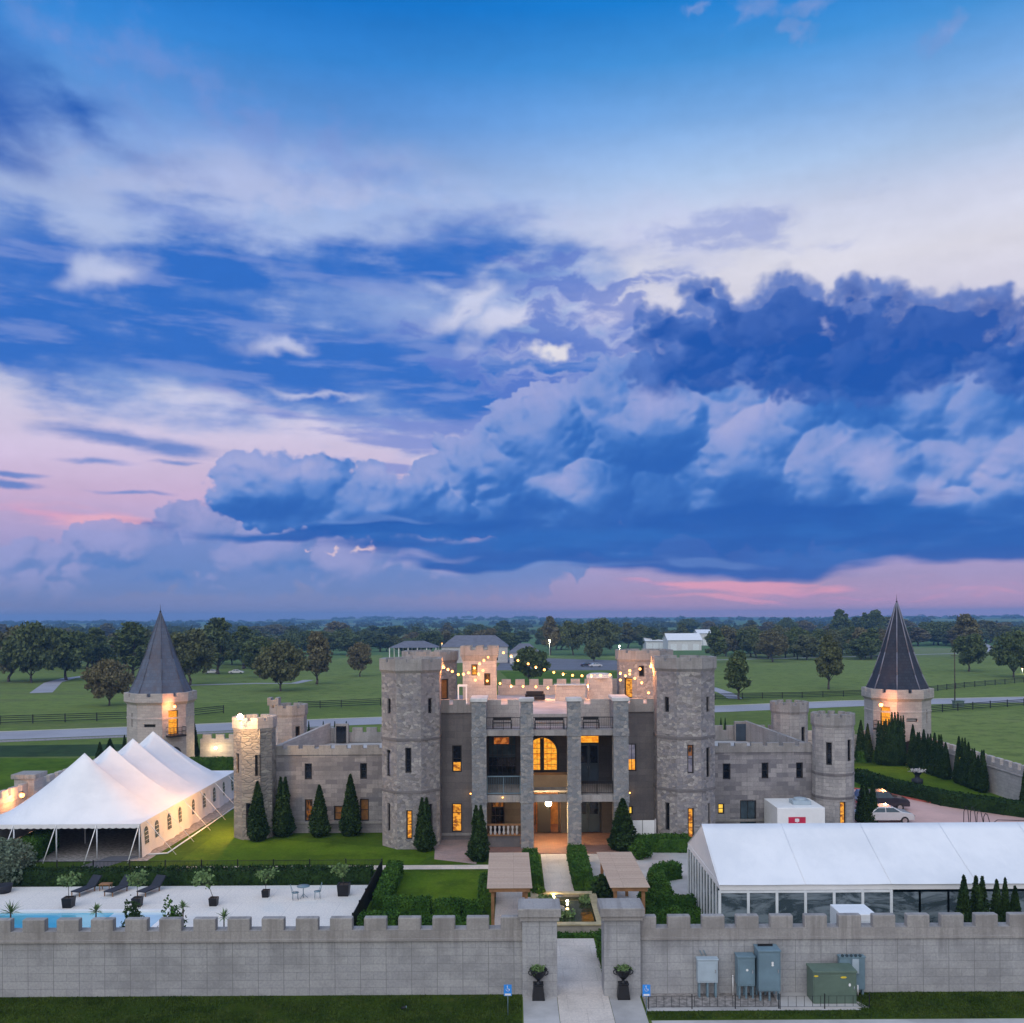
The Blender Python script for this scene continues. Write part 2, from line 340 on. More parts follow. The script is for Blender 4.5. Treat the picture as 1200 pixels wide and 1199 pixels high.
class MB:
    """collects faces and links them as one mesh object; coordinates are world metres unless the builder says otherwise"""
    def __init__(s): s.v = []; s.f = []; s.mi = []; s.sm = []
    def poly(s, pts, m=0, sm=False):
        b = len(s.v); s.v.extend([tuple(p) for p in pts]); s.f.append(tuple(range(b, b + len(pts)))); s.mi.append(m); s.sm.append(sm)
    def box(s, x0, x1, y0, y1, z0, z1, m=0):
        a = [(x0, y0), (x1, y0), (x1, y1), (x0, y1)]; s.prism(a, z0, z1, m)
    def prism(s, pts, z0, z1, m=0, top=True, bot=True, mt=None):
        n = len(pts)
        for i in range(n):
            a, b = pts[i], pts[(i + 1) % n]
            s.poly([(a[0], a[1], z0), (b[0], b[1], z0), (b[0], b[1], z1), (a[0], a[1], z1)], m)
        if top: s.poly([(p[0], p[1], z1) for p in pts], m if mt is None else mt)
        if bot: s.poly([(p[0], p[1], z0) for p in reversed(pts)], m)
    def obox(s, c, sx, sy, z0, z1, rz=0.0, m=0):
        co, si = math.cos(rz), math.sin(rz)
        pts = [(c[0] + co * x - si * y, c[1] + si * x + co * y) for x, y in ((-sx / 2, -sy / 2), (sx / 2, -sy / 2), (sx / 2, sy / 2), (-sx / 2, sy / 2))]
        s.prism(pts, z0, z1, m)
    def loft(s, rings, m=0, sm=False, cap0=False, cap1=False):
        for a, b in zip(rings[:-1], rings[1:]):
            n = len(a)
            for i in range(n):
                j = (i + 1) % n; s.poly([a[i], a[j], b[j], b[i]], m, sm)
        if cap0: s.poly(list(reversed(rings[0])), m)
        if cap1: s.poly(rings[-1], m)
    def lathe(s, prof, cx=0, cy=0, n=16, m=0, sm=True, a0=0.0, cap0=False, cap1=True):
        rings = [[(cx + r * math.cos(a0 + 2 * math.pi * k / n), cy + r * math.sin(a0 + 2 * math.pi * k / n), z) for k in range(n)] for r, z in prof]
        s.loft(rings, m, sm, cap0, cap1)
    def tube(s, p0, p1, r0, r1=None, n=8, m=0, sm=True, cap=True):
        p0, p1 = Vector(p0), Vector(p1); r1 = r0 if r1 is None else r1
        d = (p1 - p0).normalized(); u = d.orthogonal().normalized(); w = d.cross(u)
        f = lambda p, r: [tuple(p + u * (r * math.cos(2 * math.pi * k / n)) + w * (r * math.sin(2 * math.pi * k / n))) for k in range(n)]
        s.loft([f(p0, r0), f(p1, r1)], m, sm, cap, cap)
    def path(s, pts, r, n=6, m=0):
        for a, b in zip(pts[:-1], pts[1:]): s.tube(a, b, r, n=n, m=m)
    def sphere(s, c, r, n=8, m=0, sz=1.0):
        k = n // 2 + 1
        s.lathe([(max(1e-3, r * math.sin(math.pi * i / k)), c[2] - r * sz * math.cos(math.pi * i / k)) for i in range(k + 1)], c[0], c[1], n, m, True, 0, True, True)
    def face(s, p0, p1, z0, z1, holes=(), m=0, depth=0.22, mr=None):
        """vertical wall face p0 -> p1 (outside on the right) with rectangular openings and their reveals"""
        p0, p1 = Vector(p0), Vector(p1); L = (p1 - p0).length; t = (p1 - p0) / L; nn = Vector((t.y, -t.x))
        S = sorted({0.0, L} | {h[0] for h in holes} | {h[1] for h in holes}); Z = sorted({z0, z1} | {h[2] for h in holes} | {h[3] for h in holes})
        P = lambda a, z, d=0.0: (p0.x + t.x * a - nn.x * d, p0.y + t.y * a - nn.y * d, z)
        for a, b in zip(S[:-1], S[1:]):
            for c, d in zip(Z[:-1], Z[1:]):
                if b - a < 1e-5 or d - c < 1e-5: continue
                if any(h[0] - 1e-6 <= a and b <= h[1] + 1e-6 and h[2] - 1e-6 <= c and d <= h[3] + 1e-6 for h in holes): continue
                s.poly([P(a, c), P(b, c), P(b, d), P(a, d)], m)
        mr = m if mr is None else mr
        for a, b, c, d in [h[:4] for h in holes]:
            s.poly([P(a, c), P(a, c, depth), P(a, d, depth), P(a, d)], mr); s.poly([P(b, c, depth), P(b, c), P(b, d), P(b, d, depth)], mr)
            s.poly([P(a, c, depth), P(a, c), P(b, c), P(b, c, depth)], mr); s.poly([P(a, d), P(a, d, depth), P(b, d, depth), P(b, d)], mr)
        return P
    def build(s, name, mats, parent=None, local=False, bevel=0.0, kind=None, seg=2):
        me = bpy.data.meshes.new(name)
        o = bpy.data.objects.new(name, me); COL.objects.link(o)
        v = np.array(s.v, dtype=np.float64).reshape(-1, 3)
        if parent is not None:
            o.parent = parent
            if not local: v = v - np.array(wloc(parent))
        me.from_pydata(v.tolist(), [], s.f)
        if not isinstance(mats, (list, tuple)): mats = [mats]
        for m in mats: me.materials.append(m)
        me.polygons.foreach_set('material_index', np.array(s.mi, dtype=np.int32))
        me.polygons.foreach_set('use_smooth', np.array(s.sm, dtype=bool))
        uv = me.uv_layers.new(name='UVMap'); W = np.array(s.v).reshape(-1, 3)
        k = 0; arr = np.zeros((len(me.loops), 2), dtype=np.float32)
        for f in s.f:
            a, b, c = W[f[0]], W[f[1]], W[f[2]]
            n = np.cross(b - a, c - a); ln = math.sqrt(float(n @ n)) or 1.0; n = n / ln
            if abs(n[2]) > 0.75:
                for i in f: arr[k] = (W[i][0], W[i][1]); k += 1
            else:
                h = math.hypot(n[0], n[1]); tx, ty = -n[1] / h, n[0] / h
                for i in f: arr[k] = (W[i][0] * tx + W[i][1] * ty, W[i][2]); k += 1
        uv.data.foreach_set('uv', arr.ravel())
        if any(s.sm) or bevel:
            import bmesh
            bm = bmesh.new(); bm.from_mesh(me); bmesh.ops.remove_doubles(bm, verts=bm.verts, dist=1e-4); bm.to_mesh(me); bm.free()
        if bevel:
            md = o.modifiers.new('bevel', 'BEVEL'); md.width = bevel; md.segments = seg; md.limit_method = 'ANGLE'; md.angle_limit = R(40)
        me.update()
        if kind: o['kind'] = kind
        return o

def quads_object(name, C, U, V, mat, parent=None, extra=None):
    """many small leaf faces: centres C, half axes U and V (n x 3 arrays)"""
    n = len(C); P = np.stack([C - U, C - V * .6, C + U, C + V], 1).reshape(-1, 3).astype(np.float32)
    me = bpy.data.meshes.new(name)
    nv, nf = 4 * n, n
    ev, ef = (np.zeros((0, 3), np.float32), []) if extra is None else extra
    me.vertices.add(nv + len(ev)); me.vertices.foreach_set('co', np.concatenate([P, np.array(ev, dtype=np.float32).reshape(-1, 3)]).ravel())
    li = list(range(nv)); starts = list(range(0, nv, 4)); tot = [4] * nf
    for f in ef:
        starts.append(len(li)); tot.append(len(f)); li.extend([nv + i for i in f])
    me.loops.add(len(li)); me.loops.foreach_set('vertex_index', np.array(li, dtype=np.int32))
    me.polygons.add(len(starts)); me.polygons.foreach_set('loop_start', np.array(starts, dtype=np.int32)); me.polygons.foreach_set('loop_total', np.array(tot, dtype=np.int32))
    me.update(calc_edges=True); me.materials.append(mat)
    o = bpy.data.objects.new(name, me); COL.objects.link(o)
    if parent is not None: o.parent = parent
    return o

# ------------------------------------------------------------------ materials
def newmat(name):
    m = bpy.data.materials.new(name); m.use_nodes = True
    nt = m.node_tree; t = T(nt); b = nt.nodes['Principled BSDF']
    return m, t, b
def bump(t, b, h, strength=0.4, dist=0.03):
    n = t.n.new('ShaderNodeBump'); n.inputs['Strength'].default_value = strength; n.inputs['Distance'].default_value = dist
    t.put(n.inputs['Height'], h); t.put(b.inputs['Normal'], n.outputs[0])
def uvc(t): return t.n.new('ShaderNodeTexCoord').outputs['UV']
def obc(t): return t.n.new('ShaderNodeNewGeometry').outputs['Position']
def plain(name, col, rough=0.6, metal=0.0, var=0.12, scale=1.5, emis=None, bs=0.0, coat=0.0):
    m, t, b = newmat(name); p = obc(t)
    n1 = t.noise(p, scale, 6, 0.6)
    c = t.mix(t.ss(n1, 0.3, 0.7), tuple(x * (1 - var) for x in col[:3]) + (1,), tuple(min(1, x * (1 + var)) for x in col[:3]) + (1,))
    t.put(b.inputs['Base Color'], c); b.inputs['Roughness'].default_value = rough; b.inputs['Metallic'].default_value = metal
    if coat: b.inputs['Coat Weight'].default_value = coat
    if emis: b.inputs['Emission Color'].default_value = emis[0]; b.inputs['Emission Strength'].default_value = emis[1]
    if bs: bump(t, b, t.noise(p, scale * 12, 5, 0.6), bs, 0.02)
    return m
def stone(name, cols, cell=(2.1, 2.6), mortar=(0.30, 0.28, 0.27), mw=0.045, stain=0.35, bs=0.7):
    """rubble stone: irregular stones of mixed colour with mortar between"""
    m, t, b = newmat(name); u = uvc(t)
    w = t.v('ADD', u, t.v('MULTIPLY', t.v('SUBTRACT', t.noise(u, 3.5, 3, .5, color=True, dim='2D'), (.5, .5, .5)), (.13, .10, 0)))
    q = t.v('MULTIPLY', w, (cell[0], cell[1], 1))
    colr = t.voro(q, 1, 'F1', out=1, dim='2D'); edge = t.voro(q, 1, 'DISTANCE_TO_EDGE', dim='2D')
    r = t.sep(colr)
    c = t.ramp(r[0], [(i / (len(cols) - 1), tuple(k) + (1,)) for i, k in enumerate(cols)])
    fine = t.noise(u, 14, 6, 0.65, dim='2D')
    c = t.mix(1.0, c, t.ramp(fine, [(0.3, (.78, .78, .80, 1)), (0.7, (1.15, 1.14, 1.12, 1))]), 'MULTIPLY')
    c = t.mix(t.ss(edge, mw, mw * .3, 0, .8), c, tuple(mortar) + (1,))
    big = t.noise(t.v('MULTIPLY', u, (.5, .22, 1)), 1, 6, .62, dim='2D')
    c = t.mix(t.m('MULTIPLY', t.ss(big, .45, .72), stain), c, (.17, .165, .18, 1))
    strk = t.noise(t.v('MULTIPLY', u, (2.2, .12, 1)), 1, 4, .6, dim='2D')
    c = t.mix(t.m('MULTIPLY', t.ss(strk, .55, .8), stain * .8), c, (.15, .145, .15, 1))
    t.put(b.inputs['Base Color'], c); b.inputs['Roughness'].default_value = 0.9
    h = t.m('ADD', t.m('MULTIPLY', t.ss(edge, 0, mw * 2.2), 1.0), t.m('ADD', t.m('MULTIPLY', fine, .5), t.m('MULTIPLY', r[1], .5)))
    bump(t, b, h, bs, 0.05)
    return m
def ashlar(name, c1, c2, cm, bw, rh, mort=0.012, stain=0.4, vs=1.0, joint=0.0, bs=0.4, scol=(.12, .12, .13), sq=None, drip=None):
    """coursed blocks"""
    m, t, b = newmat(name); u = uvc(t)
    n = t.n.new('ShaderNodeTexBrick'); t.put(n.inputs['Vector'], u)
    n.inputs['Color1'].default_value = tuple(c1) + (1,); n.inputs['Color2'].default_value = tuple(c2) + (1,); n.inputs['Mortar'].default_value = tuple(cm) + (1,)
    n.inputs['Scale'].default_value = 1.0; n.inputs['Mortar Size'].default_value = mort; n.inputs['Mortar Smooth'].default_value = 0.3
    n.inputs['Brick Width'].default_value = bw; n.inputs['Row Height'].default_value = rh; n.inputs['Bias'].default_value = 0.0
    n.offset = 0.5; n.offset_frequency = 2
    if sq: n.squash = sq; n.squash_frequency = 3
    c = n.outputs[0]
    fine = t.noise(u, 9, 6, 0.65, dim='2D')
    c = t.mix(1.0, c, t.ramp(fine, [(0.3, (.84, .84, .86, 1)), (0.7, (1.1, 1.1, 1.08, 1))]), 'MULTIPLY')
    big = t.noise(t.v('MULTIPLY', u, (.35, .5, 1)), 1, 6, .65, dim='2D')
    c = t.mix(t.m('MULTIPLY', t.ss(big, .42, .72), stain), c, tuple(scol) + (1,))
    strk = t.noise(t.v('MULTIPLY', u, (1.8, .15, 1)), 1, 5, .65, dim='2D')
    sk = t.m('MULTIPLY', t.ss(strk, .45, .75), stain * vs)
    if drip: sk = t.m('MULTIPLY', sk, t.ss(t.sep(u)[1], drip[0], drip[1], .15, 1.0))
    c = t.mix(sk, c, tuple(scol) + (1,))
    if joint:
        sx = t.sep(u)[0]; fr = t.m('ABSOLUTE', t.m('SUBTRACT', t.m('FRACT', t.m('DIVIDE', sx, joint)), 0.5))
        c = t.mix(t.ss(fr, .482, .492, 0, .75), c, tuple(x * .68 for x in cm) + (1,))
    t.put(b.inputs['Base Color'], c); b.inputs['Roughness'].default_value = 0.88
    bump(t, b, t.m('ADD', t.m('MULTIPLY', n.outputs[1], -1.0), t.m('MULTIPLY', fine, .4)), bs, 0.03)
    return m
def grassmat(name, c1, c2, c3, s1=.05, s2=.6, mow=0.0):
    m, t, b = newmat(name); p = obc(t)
    a = t.noise(p, s1, 5, .6); d = t.noise(p, s2, 6, .7); e = t.noise(p, 5.0, 6, .8)
    c = t.mix(t.ss(a, .35, .65), tuple(c1) + (1,), tuple(c2) + (1,)); c = t.mix(t.ss(t.noise(p, .33, 4, .7), .42, .68, 0, .75), c, tuple(k * .62 for k in c1) + (1,)); c = t.mix(t.ss(d, .5, .75, 0, .7), c, tuple(c3) + (1,))
    c = t.mix(1.0, c, t.ramp(e, [(.25, (.6, .64, .6, 1)), (.75, (1.4, 1.34, 1.25, 1))]), 'MULTIPLY')
    if mow:
        x = t.sep(p)
        w = t.m('SINE', t.m('MULTIPLY', t.m('ADD', x[0], t.m('MULTIPLY', x[1], .25)), mow))
        c = t.mix(t.ss(w, -.4, .4, 0, .14), c, tuple(k * 1.35 for k in c2) + (1,))
    t.put(b.inputs['Base Color'], c); b.inputs['Roughness'].default_value = 1.0; b.inputs['Specular IOR Level'].default_value = 0.1
    bump(t, b, t.m('ADD', t.noise(p, 9, 4, .7), t.noise(p, 1.2, 3, .6)), 0.6, 0.12)
    return m
def leafmat(name, c1, c2, c3=None, trans=0.15, sat=1.0):
    m, t, b = newmat(name); p = obc(t)
    oi = t.n.new('ShaderNodeObjectInfo').outputs['Random']
    n1 = t.noise(p, 0.8, 4, .6); n2 = t.noise(p, 7.0, 3, .6)
    c = t.mix(t.ss(n1, .35, .65), tuple(c1) + (1,), tuple(c2) + (1,))
    if c3: c = t.mix(t.ss(oi, .35, 1.0, 0, .8), c, tuple(c3) + (1,))
    c = t.mix(1.0, c, t.ramp(n2, [(.3, (.6, .6, .6, 1)), (.7, (1.4, 1.4, 1.35, 1))]), 'MULTIPLY')
    t.put(b.inputs['Base Color'], c); b.inputs['Roughness'].default_value = 0.75; b.inputs['Specular IOR Level'].default_value = 0.2
    return m
def emit(name, col, strength, dark=None, sc=(3, 3, 3), detail=2):
    m, t, b = newmat(name)
    b.inputs['Base Color'].default_value = (.02, .015, .01, 1)
    if dark is not None:
        n = t.noise(t.v('MULTIPLY', obc(t), sc), 1, detail, .6)
        t.put(b.inputs['Emission Color'], t.mix(t.ss(n, .38, .6), dark, col))
    else: b.inputs['Emission Color'].default_value = col
    b.inputs['Emission Strength'].default_value = strength * EXK
    b.inputs['Roughness'].default_value = 0.15
    return m
M = {}
M['rubble'] = stone('rubble_stone', [(.19, .175, .17), (.31, .28, .265), (.25, .24, .25), (.40, .365, .335), (.21, .205, .23), (.34, .31, .305), (.47, .44, .41)], (3.6, 5.2), mortar=(.27, .255, .25))
M['rubble_col'] = stone('column_stone', [(.16, .18, .20), (.26, .28, .30), (.22, .22, .22), (.34, .33, .32), (.18, .20, .23), (.40, .38, .35)], (3.6, 5.0), stain=.25)
M['rubble_tan'] = stone('ledge_stone', [(.26, .24, .215), (.36, .325, .28), (.22, .20, .185), (.43, .39, .335)], (1.6, 4.2), mw=.07, bs=1.0)
M['wing'] = ashlar('wing_blocks', (.17, .16, .175), (.37, .345, .34), (.19, .18, .19), .95, .36, .010, .55, .8, scol=(.14, .135, .14))
M['mainw'] = ashlar('main_wall_blocks', (.145, .132, .132), (.19, .172, .168), (.115, .11, .11), 1.3, .5, .010, .5, 1.0, scol=(.10, .095, .10))
M['turret'] = ashlar('turret_blocks', (.31, .29, .28), (.42, .39, .37), (.27, .26, .25), .55, .3, .014, .35, .7, bs=.7)
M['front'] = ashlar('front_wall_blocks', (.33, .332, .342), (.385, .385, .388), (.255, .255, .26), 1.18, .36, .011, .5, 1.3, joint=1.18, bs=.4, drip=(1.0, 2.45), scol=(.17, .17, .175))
M['coping'] = ashlar('parapet_cement', (.30, .285, .275), (.355, .335, .32), (.24, .225, .215), .9, 1.0, .008, .55, 1.4, bs=.35, scol=(.19, .175, .165))
M['cream'] = ashlar('cream_blocks', (.40, .36, .34), (.50, .45, .42), (.31, .28, .27), .6, .3, .012, .3, .7, bs=.4, scol=(.25, .23, .22))
M['recess'] = ashlar('darkened_recess_wall', (.055, .052, .055), (.075, .070, .072), (.04, .04, .04), 1.3, .5, .010, .4, .5, scol=(.03, .03, .03))  # main wall blocks again, the shade of the portico bays put into the colour
M['cap'] = plain('cap_stone', (.52, .52, .52), .85, var=.2, scale=1.2, bs=.3)
M['deck'] = plain('roof_deck', (.40, .36, .37), .8, var=.2, scale=.4, bs=.2)
M['roofwhite'] = plain('flat_roof', (.48, .47, .48), .8, var=.15, scale=.3, bs=.1)
M['concrete'] = plain('concrete', (.42, .40, .385), .85, var=.22, scale=.35, bs=.25)
M['path'] = ashlar('path_slabs', (.60, .53, .46), (.64, .565, .50), (.46, .40, .35), 1.6, 1.6, .012, .35, .2, bs=.2, scol=(.24, .21, .19))
M['pooldeck'] = ashlar('pool_deck', (.72, .68, .63), (.75, .71, .66), (.52, .50, .49), 3.0, 3.0, .012, .2, .2, bs=.1, scol=(.45, .43, .42))
M['drive'] = plain('driveway', (.58, .36, .31), .85, var=.14, scale=.2, bs=.2)  # pinkish concrete, its pink raised to paint in a warm lamp's glow
M['kerb'] = plain('kerb_paint', (.45, .10, .07), .7, var=.2)
M['asph'] = plain('asphalt', (.13, .13, .15), .85, var=.2, scale=.15, bs=.2)
M['road'] = plain('road_surface', (.33, .32, .345), .8, var=.12, scale=.08, bs=.1)
M['line'] = plain('road_paint', (.7, .62, .35), .7)
M['gravel'] = plain('gravel', (.26, .235, .22), .95, var=.45, scale=4.0, bs=.8)
M['brick'] = ashlar('terrace_brick', (.22, .10, .07), (.28, .14, .10), (.16, .11, .09), .4, .2, .012, .3, .3)
M['mauve'] = ashlar('terrace_pavers', (.34, .25, .23), (.38, .29, .27), (.26, .21, .20), .6, .3, .012, .3, .3)
M['lawn'] = grassmat('lawn_grass', (.046, .096, .007), (.066, .126, .010), (.090, .126, .018), .15, .8)
M['lawn2'] = grassmat('lush_lawn', (.062, .125, .007), (.090, .160, .009), (.115, .165, .018), .12, .9)
M['fgrass'] = grassmat('verge_grass', (.034, .062, .006), (.052, .084, .009), (.085, .088, .024), .25, 1.2)
M['black'] = plain('black_metal', (.012, .012, .014), .45, .3)
M['dkfurn'] = plain('navy_cushion', (.015, .018, .03), .7)
M['white'] = plain('white_paint', (.78, .78, .78), .5, var=.04)
def vinyl():
    m, t, b = newmat('tent_vinyl'); p = obc(t)
    n1 = t.noise(t.v('MULTIPLY', p, (.35, .2, .5)), 1, 5, .65); n2 = t.noise(t.v('MULTIPLY', p, (1.4, .5, 1.0)), 1, 4, .6, dist=.6)
    t.put(b.inputs['Base Color'], t.mix(t.ss(n1, .35, .7), (.80, .80, .81, 1), (.70, .71, .73, 1))); b.inputs['Roughness'].default_value = .5
    bump(t, b, n2, .35, .12); return m
M['pvc'] = vinyl()
M['alu'] = plain('aluminium', (.72, .75, .78), .45, .0, var=.08)
M['wood'] = ashlar('pergola_slats', (.50, .36, .27), (.60, .45, .34), (.26, .18, .12), 4.0, .14, .012, .25, .3, scol=(.34, .25, .2))
M['woodp'] = plain('pergola_timber', (.26, .13, .055), .75, var=.25, scale=2)
M['slate'] = ashlar('slate_roof', (.020, .027, .046), (.032, .040, .062), (.014, .018, .03), .4, .35, .02, .4, .8, scol=(.05, .04, .05))
M['slate2'] = ashlar('weathered_roof', (.09, .115, .17), (.12, .145, .20), (.10, .10, .13), .5, .4, .02, .6, .9, scol=(.10, .08, .09))
M['rib'] = plain('roof_rib', (.20, .20, .25), .6)
M['trim'] = plain('pale_trim', (.50, .48, .48), .6)
M['frame'] = plain('dark_frame', (.018, .015, .014), .5)
M['glassd'] = plain('dark_glass', (.010, .012, .016), .06, var=.3)
M['glassb'] = plain('blue_glass', (.045, .075, .095), .08, var=.4, scale=.8)
M['doorb'] = plain('blue_door', (.03, .05, .075), .5, var=.2)
M['doorw'] = plain('wood_door', (.30, .13, .03), .5, var=.3, scale=3)
M['amber'] = emit('lit_room', (1.0, .42, .04, 1), 1.0, (.30, .08, .008, 1), (2.6, 2.6, 5.0), 2)
M['amberhot'] = emit('lit_glass', (1.0, .44, .035, 1), 1.1, (.80, .24, .012, 1), (4, 4, 7), 2)
M['yellow'] = emit('yellow_lit_glass', (1.0, .62, .08, 1), 1.2, (.75, .42, .04, 1), (3, 3, 3), 3)
M['dimroom'] = emit('dim_room', (.60, .20, .03, 1), .35, (.01, .008, .01, 1), (4, 4, 2.2), 2)
M['reflsky'] = emit('sky_reflection_glow', (.30, .28, .36, 1), .55, (.16, .16, .24, 1), (2, 2, 2), 2)  # sky reflected in the panes, painted as a weak emission
M['bulb'] = emit('bulb_glow', (1.0, .36, .07, 1), 9)
M['lampw'] = emit('lamp_glow', (1.0, .82, .50, 1), 60)
M['lampc'] = emit('cool_lamp_glow', (1.0, .95, .55, 1), 40)
M['bark'] = plain('bark', (.07, .055, .045), .95, var=.3, scale=2, bs=.6)
M['soil'] = plain('soil', (.05, .035, .025), 1.0, var=.3, scale=3)
M['tree'] = leafmat('broad_leaves', (.058, .088, .030), (.120, .150, .050), (.17, .135, .075))
M['treefar'] = leafmat('far_leaves', (.038, .060, .028), (.075, .095, .042))
M['cyp'] = leafmat('cypress_leaves', (.016, .040, .010), (.032, .062, .014))
M['darkhedge'] = leafmat('dark_hedge_leaves', (.012, .034, .007), (.022, .052, .009))
M['hedge'] = leafmat('hedge_leaves', (.026, .078, .010), (.055, .125, .014))
M['palegreen'] = leafmat('pale_leaves', (.10, .17, .06), (.16, .24, .09))
M['sage'] = leafmat('sage_leaves', (.10, .14, .10), (.15, .19, .13))
M['greyblue'] = plain('utility_paint', (.14, .22, .27), .5, var=.12)
M['lightgrey'] = plain('light_cabinet', (.36, .44, .50), .45, var=.08)
M['xgreen'] = plain('transformer_green', (.10, .15, .115), .5, var=.12)
M['yel'] = plain('yellow_sticker', (.75, .55, .03), .5)
M['blue'] = plain('sign_blue', (.03, .26, .75), .5, var=.03)
M['rubber'] = plain('rubber', (.015, .015, .015), .8)
M['chrome'] = plain('chrome', (.6, .6, .6), .15, .9)
M['red'] = plain('sign_red', (.55, .02, .07), .5)
M['carw'] = plain('silver_car_paint', (.60, .60, .62), .25, .2, var=.03, coat=.6)
M['card'] = plain('dark_car_paint', (.03, .025, .035), .2, .2, var=.05, coat=.6)
M['tail'] = plain('tail_lamp', (.45, .02, .02), .3)
M['roofg'] = plain('grey_shingle', (.14, .14, .17), .8, var=.15, scale=.6)
M['barnw'] = plain('barn_white', (.62, .62, .64), .6, var=.06)
M['concdk'] = plain('stone_pool', (.30, .27, .23), .9, var=.25, scale=1.5, bs=.4)
def watermat(name, c1, c2, rough=.06):
    m, t, b = newmat(name); p = obc(t)
    t.put(b.inputs['Base Color'], t.mix(t.ss(t.noise(p, .35, 2, .5), .35, .65), c1, c2))
    b.inputs['Roughness'].default_value = rough
    bump(t, b, t.noise(p, 2.5, 3, .5), .12, .03)
    return m
M['poolw'] = watermat('pool_water', (.07, .38, .52, 1), (.14, .48, .62, 1))
M['shelfw'] = watermat('pool_shelf_water', (.45, .62, .72, 1), (.52, .68, .76, 1))
M['pondw'] = watermat('pond_water', (.016, .026, .014, 1), (.03, .04, .02, 1))

def area_light(name, parent, loc, energy, col, r=0.15):
    d = bpy.data.lights.new(name, 'POINT'); d.energy = energy * EXK; d.color = col; d.shadow_soft_size = r
    o = bpy.data.objects.new(name, d); COL.objects.link(o); o.parent = parent
    o.location = Vector(loc) - wloc(parent) if parent else loc
    return o

# ------------------------------------------------------------------ foliage builders
def rs(seed): return np.random.RandomState(seed)
def leaf_axes(r, n, size, up=0.0):
    a = r.randn(n, 3); a /= np.linalg.norm(a, axis=1)[:, None]
    b = r.randn(n, 3); b -= (b * a).sum(1)[:, None] * a; b /= np.linalg.norm(b, axis=1)[:, None]
    s = size * (0.6 + 0.8 * r.rand(n))[:, None]
    if up: b[:, 2] += up; b /= np.linalg.norm(b, axis=1)[:, None]
    return a * s, b * s * 1.3
def tree_template(seed, h=12.0, w=10.0, trunk=0.14, n=7000, leaf=0.30, clumps=56, mat=None, shape='round', name='broadleaf_tree'):
    """tapered trunk with limbs, crown of leaf clumps; built around the origin"""
    r = rs(seed); root = thing(name, (0, 0, 0), 'x', 'tree')
    mb = MB(); th = h * trunk; cz = th + (h - th) * 0.52
    pts = [(0, 0, -0.3), (r.randn() * .15, r.randn() * .15, th * .6), (r.randn() * .3, r.randn() * .3, th * 1.3), (r.randn() * .5, r.randn() * .5, h * .75)]
    rad = [h * .030, h * .022, h * .017, h * .004]
    for i in range(3): mb.tube(pts[i], pts[i + 1], rad[i], rad[i + 1], 7)
    for k in range(7):
        a = 2 * math.pi * k / 7 + r.rand() * .6; z0 = th * (.9 + .9 * r.rand()); ln = w * (.25 + .17 * r.rand())
        p1 = (math.cos(a) * ln * .5, math.sin(a) * ln * .5, z0 + ln * .45); p2 = (math.cos(a) * ln, math.sin(a) * ln, z0 + ln * .95)
        mb.tube((pts[2][0] * .6, pts[2][1] * .6, z0), p1, h * .010, h * .007, 5); mb.tube(p1, p2, h * .007, h * .003, 5)
    mb.build('trunk', M['bark'], root, local=True)
    C = []
    per = n // clumps
    for k in range(clumps):
        v = r.randn(3); v /= np.linalg.norm(v); q = (0.35 + 0.75 * r.rand() ** .6)
        c = v * q; zz = c[2]
        wf = 1.0
        if shape == 'round': wf = 1.0 - .25 * max(0, zz)
        if shape == 'tall': wf = .72 - .2 * zz
        if shape == 'wide': wf = 1.12 - .3 * max(0, zz)
        cen = np.array([c[0] * w / 2 * wf * .82, c[1] * w / 2 * wf * .82, cz + zz * (h - th) / 2 * .84])
        cr = w * (.065 + .125 * r.rand())
        cen[2] = max(cen[2], th * .8)
        pr = r.randn(per, 3); pr /= np.linalg.norm(pr, axis=1)[:, None]; pr *= (r.rand(per, 1) ** .4) * cr; pr[:, 2] *= .72
        C.append(cen + pr)
    C = np.concatenate(C); U, V = leaf_axes(r, len(C), leaf)
    quads_object('crown', C, U, V, mat or M['tree'], root)
    return root
def cypress_template(seed, h=4.6, w=1.6, n=3800, leaf=0.085, tops=1, mat=None):
    r = rs(seed); root = thing('cypress', (0, 0, 0), 'x', 'cypress')
    mb = MB(); mb.tube((0, 0, -.1), (0, 0, h * .5), w * .06, w * .03, 7); mb.build('trunk', M['bark'], root, local=True)
    def prof(z): return (w / 2) * (min(1.0, .55 + z / .12 * .45) if z < .12 else (1 - ((z - .12) / .88)) ** .78 * (1.0))
    z = r.rand(n) ** 1.25; a = r.rand(n) * 2 * math.pi
    lump = 1 + .10 * np.sin(a * 3 + z * 9 + seed) + .07 * np.sin(a * 7 - z * 23) + .05 * r.randn(n)
    rr = np.array([prof(q) for q in z]) * lump * (1 - .12 * r.rand(n))
    ox = np.zeros(n)
    if tops > 1: ox = np.where(z > .55, (np.floor(r.rand(n) * tops) - (tops - 1) / 2) * w * .22, 0) * np.clip((z - .55) / .2, 0, 1); rr = rr * np.where(z > .7, .75, 1)
    C = np.stack([np.cos(a) * rr + ox, np.sin(a) * rr, z * h + .05], 1)
    U, V = leaf_axes(r, n, leaf, up=.9)
    core = MB(); core.lathe([(prof(k / 9) * .80, k / 9 * h * .97 + .05) for k in range(9)] + [(.01, h * .93)], n=10, cap0=True)
    quads_object('foliage', C, U, V, mat or M['cyp'], root, (core.v, core.f))
    return root
